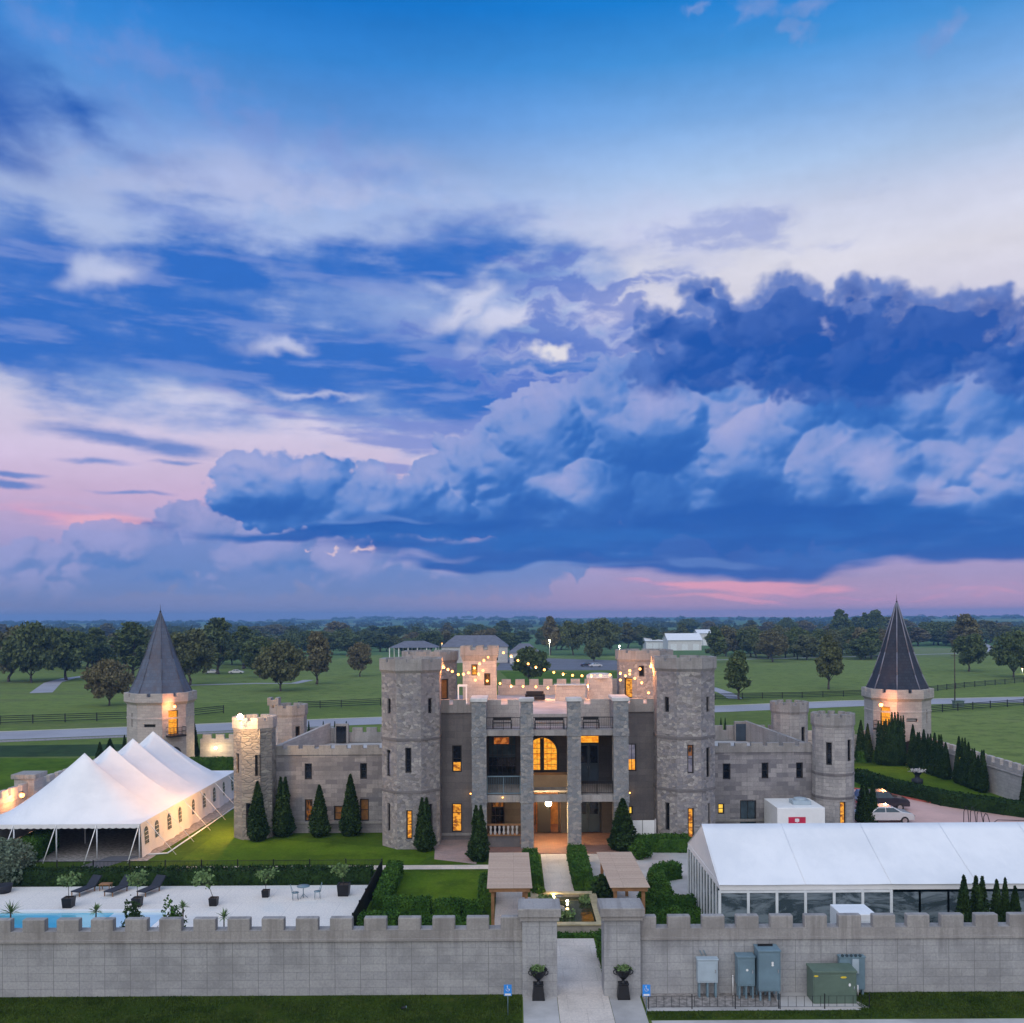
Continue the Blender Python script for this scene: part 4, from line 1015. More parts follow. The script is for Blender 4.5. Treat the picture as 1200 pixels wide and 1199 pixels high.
# main front towers
TLX, TRX, TY = -7.8, 13.25, 72.72
tower('tower', TLX, TY, 4.42, 13.5, [(7, 0, .40, 10.15, 11.3, 'glassd'), (1, 0, .40, 10.15, 11.3, 'glassd'), (7, -.1, .46, 5.4, 7.4, 'glassd', dict(two=('reflsky', 'glassd', .85))), (0, -.05, .46, 5.75, 7.65, 'glassd'),
      (7, -.1, .34, 1.25, 3.35, 'glassd'), (0, 0, .46, .75, 2.95, 'amber'), (1, 0, .36, 1.3, 3.3, 'glassd')], M['rubble'], pz=13.45, courses=(4.2, 8.15))
tower('tower', TRX, TY, 4.42, 13.5, [(7, 0, .40, 10.15, 11.3, 'glassd'), (1, 0, .40, 10.15, 11.3, 'glassd'), (0, .1, .48, 5.6, 7.75, 'glassd', dict(two=('reflsky', 'dimroom', .6))), (1, 0, .50, 5.2, 7.45, 'glassd'),
      (0, .1, .46, .7, 3.0, 'amber'), (7, 0, .40, 1.2, 3.3, 'glassd'), (1, .1, .3, 1.2, 3.2, 'yellow')], M['rubble'], pz=13.45, courses=(4.2, 8.15))
# rear towers
tower('tower', -7.7, 88.4, 4.85, 13.5, [(0, .75, .9, 9.9, 11.75, 'doorw', dict(bars=(0, 0))), (1, -.3, .9, 9.9, 11.75, 'doorw', dict(bars=(0, 0)))], M['rubble'], pz=13.45)
tower('tower', 12.4, 88.4, 4.85, 13.5, [(7, 0.0, .95, 9.9, 11.75, 'amber', dict(bars=(0, 0))), (0, -.55, .5, 11.9, 12.9, 'glassd', dict(bars=(0, 0)))], M['rubble'], pz=13.45)
# stair turret on the roof deck
cs = castle
def sq_turret(cx, cy, w, z0, z1, top, wins, mat, name='stair_turret', over=.28, capm=M['coping'], notch=.5):
    h = w / 2; V_ = [(cx - h, cy - h), (cx + h, cy - h), (cx + h, cy + h), (cx - h, cy + h)]; mb = MB()
    for k in range(4):
        a, b = V_[k], V_[(k + 1) % 4]
        mb.face(a, b, z0, z1, [(w / 2 + q[1] - q[2] / 2, w / 2 + q[1] + q[2] / 2, q[3], q[4]) for q in wins if q[0] == k], 0, .24)
    mb.poly([(*p, z1 - .05) for p in V_], 1); t = mb.build(name, [mat, M['deck']], castle)
    for q in wins:
        a, b = V_[q[0]], V_[(q[0] + 1) % 4]; window(a, b, w / 2 + q[1] - q[2] / 2, w / 2 + q[1] + q[2] / 2, q[3], q[4], t, q[5])
    W = w + 2 * over
    O = [(cx - W / 2, cy - W / 2), (cx + W / 2, cy - W / 2), (cx + W / 2, cy + W / 2), (cx - W / 2, cy + W / 2)]
    I = [(cx + (x - cx) * (W - .6) / W, cy + (y - cy) * (W - .6) / W) for x, y in O]
    mb = MB(); pz = z1; zt = z1 + (top - z1) * .55
    mb.loft([[(*p, pz - .5) for p in V_], [(*p, pz) for p in O], [(*p, zt) for p in O], [(*p, zt) for p in I], [(*p, pz) for p in I]])
    for k in range(4):
        a, b = Vector(O[k]), Vector(O[(k + 1) % 4]); ai, bi = Vector(I[k]), Vector(I[(k + 1) % 4])
        f = .27 if notch > .4 else .4
        c, ci = b, bi; c2 = Vector(O[(k + 2) % 4])
        pts = [b.lerp(a, f), b, b.lerp(c2, f), bi.lerp(Vector(I[(k + 2) % 4]), f * .9), bi, bi.lerp(ai, f * .9)]
        mb.prism([tuple(p) for p in pts], zt, top, bot=False)
        m0, m1 = a.lerp(b, .40), a.lerp(b, .60); i0, i1 = ai.lerp(bi, .39), ai.lerp(bi, .61)
        mb.prism([tuple(p) for p in (m0, m1, i1, i0)], zt, top, bot=False)
    mb.build('parapet', [capm], t); return t
sq_turret(-2.95, 85.7, 3.0, 9.75, 14.0, 14.85, [(0, -.45, .55, 12.2, 13.2, 'amber'), (0, .7, .55, 11.3, 12.4, 'dimroom')], M['cream'], over=.2)
# battlement helper: body and merlons of real thickness along a line; outside on the right of p0 -> p1
def battlement(mb, p0, p1, z0, zs, z1, th=.3, mer=.95, gap=.35, m=0, over=.08, start=0.0):
    p0, p1 = Vector(p0), Vector(p1); L = (p1 - p0).length; t = (p1 - p0) / L; nn = Vector((t.y, -t.x))
    q = lambda a, d: (p0.x + t.x * a + nn.x * d, p0.y + t.y * a + nn.y * d)
    mb.prism([q(0, over), q(L, over), q(L, over - th), q(0, over - th)], z0, zs, m)
    s_ = start
    while s_ < L - .05:
        e = min(L, s_ + mer); a = max(0, s_)
        if e > a: mb.prism([q(a, over), q(e, over), q(e, over - th), q(a, over - th)], zs, z1, m, bot=False)
        s_ += mer + gap
# portico geometry
YF, YM, YB = 70.5, 73.5, 92.0
PX = [(-3.08, -1.99), (.58, 1.54), (4.12, 5.12), (7.58, 8.70)]
# main walls either side of the portico
mb = MB()
lw = [(1.0, 1.75, 5.3, 7.4), (.95, 1.75, .6, 2.85)]
mb.face((-5.75, YM), (-3.0, YM), 0, 10.0, lw, 0)
rw = [(.35, 1.05, 5.3, 7.45), (.0, .75, 1.9, 2.55)]
mb.face((8.62, YM), (11.2, YM), 0, 10.0, rw, 0)
mb.poly([(-10, YM + .3, 9.8), (15.4, YM + .3, 9.8), (15.4, YB, 9.8), (-10, YB, 9.8)], 1)
mb.face((-10, YB), (-10, YM + 1), 0, 9.8, [], 0); mb.face((15.4, YM + 1), (15.4, YB), 0, 9.8, [], 0); mb.face((15.4, YB), (-10, YB), 0, 9.8, [], 0)
# recessed back wall of the portico with its openings
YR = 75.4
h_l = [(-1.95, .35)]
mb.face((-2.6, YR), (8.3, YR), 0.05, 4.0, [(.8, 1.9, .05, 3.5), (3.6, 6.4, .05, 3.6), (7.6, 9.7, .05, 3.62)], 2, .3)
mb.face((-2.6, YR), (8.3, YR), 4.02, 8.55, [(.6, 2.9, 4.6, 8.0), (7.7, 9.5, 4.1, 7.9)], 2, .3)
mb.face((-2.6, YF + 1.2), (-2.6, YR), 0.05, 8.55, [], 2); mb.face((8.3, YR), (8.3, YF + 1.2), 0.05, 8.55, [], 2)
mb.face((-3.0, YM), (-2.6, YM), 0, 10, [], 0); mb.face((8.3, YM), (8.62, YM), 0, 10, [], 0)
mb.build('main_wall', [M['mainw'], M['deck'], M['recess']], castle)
window((-5.75, YM), (-3, YM), 1.0, 1.75, 5.3, 7.4, castle, 'dimroom', bars=(1, 0), two=('amber', 'glassd', .36)); window((-5.75, YM), (-3, YM), .95, 1.75, .6, 2.85, castle, 'amber', bars=(2, 0))
window((8.62, YM), (11.2, YM), .35, 1.05, 5.3, 7.45, castle, 'amber', two=('amberhot', 'reflsky', .42), bars=(0, 1)); window((8.62, YM), (11.2, YM), 0, .75, 1.9, 2.55, castle, 'yellow', bars=(0, 2))
for x0 in (-5.75, 8.62):
    mb = MB(); battlement(mb, (x0, YM), (x0 + 2.7, YM), 9.95, 10.6, 10.98, .35, 1.0, .3, over=.14, start=-.2 if x0 < 0 else -.7); mb.build('parapet', [M['coping']], castle)
    mb = MB(); mb.box(x0, x0 + 2.6, YM - .08, YM - .002, .35, .55); mb.build('string_course', [M['coping']], castle)
# doors and glazing in the recess
def door(x0, x1, z0, z1, y, mat, trans=None, name='door', leaf=2):
    mb = MB(); f = .09
    mb.box(x0, x0 + f, y - .1, y, z0, z1, 0); mb.box(x1 - f, x1, y - .1, y, z0, z1, 0); mb.box(x0 + f, x1 - f, y - .1, y, z1 - f, z1, 0)
    zt = z1 - f
    if trans: zt = z1 - trans[0]; mb.box(x0 + f, x1 - f, y - .1, y, zt - .08, zt, 0)
    zl = zt - .08 if trans else zt
    w = (x1 - x0 - 2 * f) / leaf
    for i in range(leaf):
        a = x0 + f + i * w; mb.box(a + .01, a + w - .01, y - .06, y - .01, z0 + .02, zl - .01, 1)
        mb.box(a + .14, a + w - .14, y - .075, y - .06, z0 + .25, z0 + (zl - z0) * .42, 1); mb.box(a + .14, a + w - .14, y - .075, y - .06, z0 + (zl - z0) * .5, zl - .2, 2)
    d = mb.build(name, [M['frame'], mat, M['glassd']], castle)
    if trans:
        mb = MB(); mb.poly([(x0 + f, y - .05, zt), (x1 - f, y - .05, zt), (x1 - f, y - .05, z1 - f), (x0 + f, y - .05, z1 - f)]); mb.build('transom', [M[trans[1]]], d)
    mb = MB(); cx = (x0 + x1) / 2
    for sx in (-.09, .09): mb.tube((cx + sx, y - .12, z0 + 1.0), (cx + sx, y - .12, z0 + 1.3), .015, n=6)
    mb.build('handle', [M['chrome']], d)
    return d
door(5.0 + .15, 6.9 + .15, 4.1, 7.9, YR + .28, M['doorb'], (.62, 'amberhot'))
door(5.05, 7.05, .06, 3.6, YR + .28, M['doorb'], (.55, 'yellow'))
# tall glazing at the left of the upper storey
window((-2.6, YR), (8.3, YR), .6, 2.9, 4.6, 8.0, castle, 'glassb', depth=.28, bars=(3, 5), two=('glassd', 'glassb', .45))
window((-2.6, YR), (8.3, YR), .8, 1.9, .05, 3.5, castle, 'glassd', depth=.28, bars=(4, 2), two=('glassd', 'dimroom', .6))
mb = MB(); mb.box(-1.5, -.3, YR - .12, YR - .01, 7.25, 7.75); mb.build('lit_transom', [emit('orange_transom', (1, .30, .05, 1), .5, (.35, .08, .01, 1))], castle)
mb = MB(); mb.box(-1.3, -.5, YR - .12, YR - .01, 3.12, 3.42); mb.build('lit_transom', [M['amberhot']], castle)
# the arched window and the arched entrance
def arch_pts(cx, w, z0, zs, y, n=14):
    r = w / 2; return [(cx - r, y, z0), (cx + r, y, z0)] + [(cx + r * math.cos(math.pi * k / n), y, zs + r * math.sin(math.pi * k / n)) for k in range(n + 1)][0:]
def arch(cx, w, z0, zs, y, pane, name, mull, rows):
    P_ = arch_pts(cx, w, z0, zs, y - .03); mb = MB(); mb.poly(P_, 1)
    o_ = arch_pts(cx, w + .36, z0 - .12, zs, y - .12); i_ = arch_pts(cx, w, z0, zs, y - .12); ib = arch_pts(cx, w, z0, zs, y - .03); ob = arch_pts(cx, w + .36, z0 - .12, zs, y)
    mb.loft([ob, o_, i_, ib], 0)
    if mull: mb.box(cx - .16, cx + .16, y - .10, y - .035, z0, zs + w / 2 - .03, 0)
    r = w / 2
    for k in range(rows):
        z = z0 + (zs + r - z0) * (k + 1) / (rows + 1); hw = r if z <= zs else math.sqrt(max(0, r * r - (z - zs) ** 2))
        mb.box(cx - hw, cx + hw, y - .06, y - .036, z - .015, z + .015, 0)
    for s_ in (-.62, -.34, .34, .62):
        x = cx + s_ * r; zt = zs + math.sqrt(r * r - (s_ * r) ** 2); mb.box(x - .012, x + .012, y - .055, y - .037, z0, zt, 0)
    return mb.build(name, [M['frame'], M[pane]], castle)
arch(2.35, 2.35, 5.15, 6.55, YR, 'amberhot', 'arched_window', True, 5)
# entrance hall seen through the opening: lit walls and a round table stand
mb = MB(); x0, x1, y0, y1 = 1.0, 3.8, YR + .3, YR + 3.2
mb.poly([(x0, y0, .06), (x0, y1, .06), (x0, y1, 3.7), (x0, y0, 3.7)][::-1], 0); mb.poly([(x1, y0, .06), (x1, y1, .06), (x1, y1, 3.7), (x1, y0, 3.7)], 0)
mb.poly([(x0, y1, .06), (x1, y1, .06), (x1, y1, 3.7), (x0, y1, 3.7)], 0); mb.poly([(x0, y0, 3.7), (x1, y0, 3.7), (x1, y1, 3.7), (x0, y1, 3.7)], 0); mb.poly([(x0, y0, .07), (x1, y0, .07), (x1, y1, .07), (x0, y1, .07)], 1)
hall = mb.build('entrance_hall', [plain('hall_plaster', (.42, .22, .07), .8, var=.3, scale=3), M['brick']], castle)
area_light('light', hall, (2.4, YR + 1.6, 3.0), 70, (1, .5, .12), .2)
mb = MB()
for x in (1.02, 3.62): mb.box(x, x + .14, YR + .2, YR + .26, .06, 3.55); 
mb.box(1.16, 3.62, YR + .2, YR + .26, 3.4, 3.55); mb.box(1.16, 3.62, YR + .2, YR + .26, 2.55, 2.63)
for x in (1.75, 2.95): mb.box(x, x + .07, YR + .2, YR + .26, .06, 2.55)
mb.box(1.95, 2.95, YR + .21, YR + .25, .06, 2.5)
mb.build('entrance_frame', [M['frame']], castle)
# columns with caps
for i, (a, b) in enumerate(PX):
    for rear in ([0, 1.1, 2.1] if i in (0, 3) else [0]):
        mb = MB(); y0 = YF + rear; y1 = y0 + (b - a)
        if rear: y0 += .02; y1 = y0 + .75
        z0 = 0 if not rear else 8.9
        ax, bx = (a, b)
        mb.box(ax, bx, y0, y1, z0, 3.45, 0) if not rear else None
        if not rear: mb.box(ax, bx, y0, y1, 4.05, 8.45, 0)
        if not rear: mb.box(ax - .05, bx + .05, y0 - .05, y1 + .05, 3.45, 4.05, 0); mb.box(ax - .05, bx + .05, y0 - .05, y1 + .05, 8.45, 8.95, 0)
        mb.box(ax, bx, y0, y1, 8.95, 11.05, 0)
        c = mb.build('column', [M['rubble_col']], castle)
        mb = MB(); mb.box(ax - .09, bx + .09, y0 - .09, y1 + .09, 11.052, 11.32); mb.build('cap', [M['cap']], c, bevel=.03)
# floor beams, balcony floors, railings
for a, b in zip(PX[:-1], PX[1:]):
    for z in (3.48, 8.48):
        mb = MB(); mb.box(a[1] + .06, b[0] - .06, YF + .15, YF + .65, z, z + (.52 if z < 5 else .42)); mb.build('beam', [M['coping']], castle)
mb = MB(); mb.box(-2.59, .55, YF + .66, YR - .01, 3.85, 4.0); mb.box(.55, 5.15, YF + .66, YR - .01, 3.85, 4.0) if False else None; mb.box(5.15, 8.29, YF + .66, YR - .01, 3.85, 4.0); mb.build('balcony_floor', [M['coping']], castle)
mb = MB(); mb.box(.56, 5.14, 72.6, YR - .01, 3.85, 4.0); mb.build('balcony_floor', [M['coping']], castle)
mb = MB(); mb.box(-3.0, 8.65, YF + .66, YM - .01, 8.62, 8.88); mb.box(-2.59, 8.29, YM + .01, YR, 8.56, 8.7); mb.build('terrace_floor', [M['deck']], castle)
mb = MB(); mb.box(.56, 5.14, 74.0, YR - .02, 4.0, 4.95); mb.build('balcony_parapet', [plain('lamplit_plaster', (.36, .24, .13), .8)], castle)  # golden lamplight on the parapet is put into its base colour
# back wall of the upper terrace: closed in the side bays, open in the middle
mb = MB()
mb.box(-3.0, .56, YM, YM + .3, 8.9, 10.55); mb.box(5.14, 8.62, YM, YM + .3, 8.9, 10.55); mb.box(.56, 5.14, YM, YM + .3, 8.9, 9.82)
for x0, x1 in ((-2.5, -.9), (-.4, .56), (5.14, 5.6), (6.1, 8.0)): mb.box(x0, x1, YM, YM + .3, 10.552, 10.95)
mb.build('terrace_wall', [M['cream']], castle)
def railing(x0, x1, y, z0, z1, parent, name='railing', n=6, mat=None, wide=.03, mesh=True):
    mb = MB(); mb.box(x0, x1, y - wide, y + wide, z1 - .05, z1); mb.box(x0, x1, y - wide, y + wide, z0 + .08, z0 + .12)
    for k in range(n + 1):
        x = x0 + (x1 - x0) * k / n; mb.box(x - .025, x + .025, y - .025, y + .025, z0, z1 - .05)
    if mesh:
        nb = int((x1 - x0) / .13)
        for k in range(nb): x = x0 + (x1 - x0) * (k + .5) / nb; mb.box(x - .008, x + .008, y - .008, y + .008, z0 + .12, z1 - .05)
    return mb.build(name, [mat or M['black']], parent)
for a, b in zip(PX[:-1], PX[1:]): railing(a[1], b[0], YF + .35, 8.92, 9.85, castle, n=2)
railing(-1.95, .55, YF + .5, 4.0, 5.4, castle, n=2, mat=M['greyblue'], wide=.12)
railing(5.16, 7.55, YF + .5, 4.0, 5.0, castle, n=2)
# ground floor left bay: balustrade with a timber ledge
mb = MB(); mb.box(-1.98, .56, YF + .3, YF + .62, .9, 1.0, 1)
for k in range(7): x = -1.7 + k * .33; mb.lathe([(.07, 1.0), (.11, 1.15), (.05, 1.35), (.10, 1.55), (.07, 1.68)], x, YF + .46, 8, 0)
mb.box(-1.98, .56, YF + .34, YF + .58, 1.68, 1.78, 1); mb.box(-1.98, .56, YF + .4, YF + .5, .06, .9, 2)
mb.build('balustrade', [M['trim'], M['woodp'], M['mainw']], castle)
# roof deck: rear wall, bar, sofa, stairs enclosure
mb = MB(); battlement(mb, (12, 91.9), (-1.4, 91.9), 9.8, 10.75, 11.35, .35, .9, .45, over=0); mb.build('rear_parapet', [M['cream']], castle)
mb = MB(); mb.box(3.9, 6.6, 84.9, 85.9, 9.8, 11.2, 0); mb.box(3.8, 6.7, 84.8, 86.0, 11.2, 11.28, 1); mb.build('bar_counter', [M['cream'], M['cap']], castle)
mb = MB(); mb.box(7.0, 9.2, 86.4, 88.4, 9.8, 11.75, 0); mb.lathe([(1.25, 11.75), (1.2, 12.0), (.9, 12.15), (.1, 12.2)], 8.1, 87.4, 14, 1); mb.build('stair_house', [M['cream'], M['cap']], castle)
mb = MB(); mb.box(9.6, 11.4, YM + 1, 84, 9.8, 10.95, 0); mb.build('deck_wall', [M['cream']], castle) if False else None
mb = MB()
for x in (-4.8, -4.1): mb.box(x, x + .12, 82.2, 82.32, 9.8, 11.35)
for y in (82.2, 82.9): mb.box(-4.8, -3.98, y, y + .1, 11.35, 11.5)
mb.build('planter_frame', [M['white']], castle)
# deck furniture, each a thing of its own
def sofa(x, y, z, w, label, rz=0):
    o = thing('sofa', (x, y, z), label, 'sofa', rz=rz)
    mb = MB(); mb.box(-w / 2, w / 2, -.4, .4, .1, .42); mb.build('seat', M['black'], o, local=True, bevel=.04)
    mb = MB(); mb.box(-w / 2, w / 2, .25, .42, .42, .85); mb.build('backrest', M['black'], o, local=True, bevel=.04)
    for s_ in (-1, 1): mb = MB(); mb.box(s_ * w / 2 - .1, s_ * w / 2 + .1, -.4, .42, .1, .62); mb.build('armrest', M['black'], o, local=True, bevel=.03)
    return o
sofa(2.05, 85.4, 9.8, 1.6, 'black sofa on the roof deck between the stair turret and the cream bar')
def bench(x, y, z, w, label, rz=0):
    o = thing('bench', (x, y, z), label, 'bench', rz=rz)
    mb = MB(); mb.box(-w / 2, w / 2, -.2, .2, .42, .47); mb.build('seat', M['black'], o, local=True)
    mb = MB(); mb.box(-w / 2, w / 2, .2, .25, .62, .86); mb.build('backrest', M['black'], o, local=True)
    for s_ in (-1, 1): mb = MB(); mb.box(s_ * w / 2 - .04, s_ * w / 2 + .04, -.2, .24, 0, .42); mb.box(s_ * w / 2 - .03, s_ * w / 2 + .03, .2, .24, .42, .62); mb.build('leg', M['black'], o, local=True)
    return o
bench(2.8, 71.5, 8.89, 2.2, 'black bench on the upper terrace behind the middle railing')
bench(-.8, 71.8, 8.89, 1.4, 'black bench on the upper terrace behind the left railing')
bench(6.0, 71.8, 8.89, 1.2, 'black bench on the upper terrace behind the right railing')
# wings
def wing(xa, xb, wins, side):
    mb = MB(); y = 76.1
    mb.face((xa, y), (xb, y), 0, 6.4, [w[:4] for w in wins], 0)
    mb.poly([(xa, y, 5.9), (xb, y, 5.9), (xb, 87, 5.9), (xa, 87, 5.9)], 1)
    mb.face((xb, 87), (xa, 87), 0, 6.4, [], 0)
    if side < 0: mb.face((xa, 87), (xa, y), 0, 6.4, [], 0)
    else: mb.face((xb, y), (xb, 87), 0, 6.4, [], 0)
    mb.box(xa, xb, y - .07, y - .002, .75, .95, 2)
    mb.build('wing_wall', [M['wing'], M['roofwhite'], M['coping']], castle)
    for w in wins: window((xa, y), (xb, y), w[0], w[1], w[2], w[3], castle, w[4], **(w[5] if len(w) > 5 else {}))
    mb = MB(); battlement(mb, (xa, y), (xb, y), 6.35, 6.85, 7.12, .35, .95, .35, over=.10); mb.build('parapet', [M['coping']], castle)
    mb = MB(); battlement(mb, (xb, 87), (xa, 87), 5.95, 6.85, 7.3, .35, .95, .35, over=0); mb.build('rear_parapet', [M['coping']], castle)
    # the sloping side wall that climbs to the rear turret
    x = xa + .2 if side < 0 else xb - .2
    mb = MB(); t_ = .3; x2 = x + (2.6 if side < 0 else -2.8)
    A = [(x, 76.6), (x2, 86.6)]; d = (Vector(A[1]) - Vector(A[0])).normalized(); nn = Vector((-d.y, d.x)) * .3
    b0 = [(A[0][0], A[0][1], 5.92), (A[1][0], A[1][1], 5.92), (A[1][0], A[1][1], 7.75), (A[0][0], A[0][1], 6.9)]; b1 = [(p[0] + nn.x, p[1] + nn.y, p[2]) for p in b0]
    mb.poly(b0); mb.poly(b1[::-1])
    for i in range(4): j = (i + 1) % 4; mb.poly([b0[j], b0[i], b1[i], b1[j]])
    mb.build('side_parapet', [M['cream'] if side < 0 else M['coping']], castle)
    xd = x2 + (.6 if side < 0 else -1.1)
    mb = MB(); mb.box(xd - .1, xd + 1.1, 86.2, 86.6, 5.92, 7.7, 1); mb.box(xd, xd + .9, 86.12, 86.198, 5.95, 7.5, 0); mb.build('roof_door', [M['glassd'] if side < 0 else M['doorb'], M['coping']], castle)
def LX(px, y=76.1): return AT(px, 900, y)[0]
WL, WR = -19.6, -9.95
wing(WL, WR, [(LX(357) - WL, LX(365.5) - WL, 4.35, 5.65, 'glassd'), (LX(422) - WL, LX(430) - WL, 4.35, 5.65, 'glassd'),
     (LX(357) - WL, LX(366) - WL, .95, 2.75, 'amber', dict(two=('dimroom', 'dimroom', .5))), (LX(391) - WL, LX(402) - WL, 1.0, 2.2, 'doorw'), (LX(421.5) - WL, LX(432) - WL, .95, 2.75, 'doorw')], -1)
XL, XR = 15.4, 24.6
RX = lambda px: AT(px, 900, 76.1)[0] - XL
wing(XL, XR, [(RX(847), RX(856), 4.15, 5.45, 'glassd'), (RX(892.5), RX(900.5), 4.2, 5.5, 'glassd'), (RX(933), RX(941), 4.2, 5.5, 'glassd'),
     (RX(841), RX(848.5), 1.35, 2.2, 'yellow'), (RX(867), RX(886), .0, 2.45, 'glassb', dict(bars=(0, 1))), (RX(932), RX(943), 1.5, 2.7, 'glassd')], 1)
# wing turrets
tower('turret', -20.7, 75.35, 3.05, 8.75, [(7, 0, .42, 5.2, 6.75, 'glassd'), (0, .62, .42, 5.0, 6.7, 'glassd'), (0, -.1, .42, .9, 2.9, 'glassd')], M['rubble_tan'], pz=8.75, top=9.6, notch=.25, over=.1, cap=M['cream'])
tower('turret', -20.4, 85.6, 3.0, 8.75, [(1, 0, .5, 6.0, 7.7, 'glassd')], M['turret'], pz=8.75, top=9.6, notch=.25, over=.1)
tower('turret', 25.7, 75.35, 3.1, 8.75, [(11, 0, .45, 5.6, 7.4, 'glassd'), (1, .1, .42, 5.9, 7.6, 'glassd'), (0, .22, .48, .6, 2.75, 'amber')], M['turret'], n=12, pz=8.75, top=9.6, notch=.3, over=.1, courses=(2.9, 4.75))
tower('turret', 25.25, 85.65, 3.1, 8.75, [(1, .1, .45, 5.9, 7.4, 'glassd')], M['turret'], n=12, pz=8.75, top=9.6, notch=.3, over=.1)
mb = MB(); mb.box(-22.0, -21.0, 84.2, 85.2, 9.62, 10.1); mb.box(-22.0, -21.7, 84.2, 85.2, 10.102, 10.3); mb.box(-21.3, -21.0, 84.2, 85.2, 10.102, 10.3); mb.build('stair_cap', [M['coping']], castle)

# ------------------------------------------------------------------ lamps on and around the castle
def lantern(loc, label, energy, size=.16, cat='lamp', group=None, mat='lampw', col=(1, .72, .36), style='globe', name='wall_lamp', off=None):
    o = thing(name, loc, label, cat, group)
    mb = MB(); mb.sphere((0, 0, 0), size, 10); mb.build('bulb', M[mat], o, local=True)
    mb = MB()
    mb.lathe([(size * .9, size * 1.0), (size * .5, size * 1.5), (.01, size * 1.7)], n=8, cap0=True); mb.box(-size * .35, size * .35, -size * .35, size * .35, -size * 1.6, -size * .98)
    if style == 'wall': mb.tube((0, 0, size * 1.3), (0, .35, size * 1.6), .03)
    mb.build('housing', M['black'], o, local=True)
    d = bpy.data.lights.new('light', 'POINT'); d.energy = energy * EXK; d.color = col; d.shadow_soft_size = size
    l = bpy.data.objects.new('light', d); COL.objects.link(l); l.parent = o; l.location = off or (0, -.02 - size * 1.2, 0)
    return o
X, Z = AT(288, 843, 73.5)
lantern((X - .3, 73.0, Z + .25), 'bright white floodlight on top of the stone turret at the end of the left wing', 1300, .22, off=(-.3, -1.1, .5), col=(1, .55, .22), name='flood_lamp', mat='lampw')
lantern((2.7, 71.6, 3.2), 'glowing lantern hanging in the middle bay of the portico', 800, .24, off=(0, 0, -.4), col=(1, .62, .25), name='lantern')
for px, py, y, lab in ((551.5, 930, 73.3, 'small glowing wall lamp left of the portico'), (589, 934.5, 70.55, 'small glowing lamp on the beam of the left portico bay'), (738, 929, 73.3, 'small dim wall lamp right of the portico')):
    X, Z = AT(px, py, y); lantern((X, y - .05, Z), lab, 3, .055, mat='bulb')
def string_lights(pts, label, group, y=None, e=6, sag=0):
    P = [Vector(p) for p in pts]; o = thing('string_lights', P[0], label, 'string lights', group)
    mb = MB(); mb.path([p + Vector((0, 0, .07)) for p in P], .012, 4); mb.build('cable', M['black'], o)
    for i, p in enumerate(P):
        mb = MB(); mb.sphere(tuple(p - wloc(o)), .10, 8); b = mb.build('bulb', M['bulb'], o, local=True)
        if i % 3 == 1:
            d = bpy.data.lights.new('light', 'POINT'); d.energy = e * 14 * EXK; d.color = (1, .42, .14); d.shadow_soft_size = .07
            l = bpy.data.objects.new('light', d); COL.objects.link(l); l.parent = o; l.location = p - wloc(o) + Vector((0, 0, -.14))
    return o
def pix3(L, y0, y1):
    out = []; n = len(L)
    for i, (a, b) in enumerate(L):
        y = y0 + (y1 - y0) * i / (n - 1); X, Z = AT(a, b, y); out.append((X, y, Z))
    return out
lantern((-22.4, 76.7, 3.9), 'warm lamp low on the far side of the stone turret, facing the peaked tent', 2600, .14, col=(1, .45, .13), mat='bulb')
string_lights(pix3([(520, 782), (525, 784.5), (530, 787), (537, 790.5), (543, 790), (549, 788.5), (556, 783), (562, 778), (567, 774), (572, 770)], 76.0, 84.1), 'string of warm bulbs from the left front tower down and up to the stair turret', 'string lights', e=5)
string_lights(pix3([(590, 765), (599, 769), (607, 774), (619, 778), (628, 782), (638, 785), (649, 788), (660, 790), (671, 791.5), (682, 792), (693, 792), (704, 791.5), (715, 791), (727, 789), (738, 786), (750, 784)], 84.1, 77), 'longest string of warm bulbs sagging from the stair turret to the right front tower', 'string lights', e=12)
string_lights(pix3([(586, 801), (599, 804), (613, 804.5), (628, 805), (642, 806), (656, 805), (670, 804), (689, 803), (700, 800), (716, 796)], 86.5, 86.5), 'low string of warm bulbs along the rear parapet of the roof deck', 'string lights', e=12)
string_lights(pix3([(557, 797), (561, 790), (566, 786), (571, 798)], 83.6, 84.0), 'short loop of warm bulbs in front of the stair turret', 'string lights', e=1.5)
string_lights(pix3([(727, 797), (733, 792), (738, 790), (744, 795), (752, 800), (760, 812)], 84, 84), 'short string of warm bulbs before the right rear tower door', 'string lights')
for px, py, lab in ((517.5, 781, 'bright warm flood bulb on the inner side of the left front tower'), (763, 781, 'bright warm flood bulb on the inner side of the right front tower')):
    X, Z = AT(px, py, 74.6); lantern((X, 74.6, Z), lab, 700, .12, off=(.2 if px < 600 else -.2, -.8, 0), col=(1, .36, .09), mat='bulb')

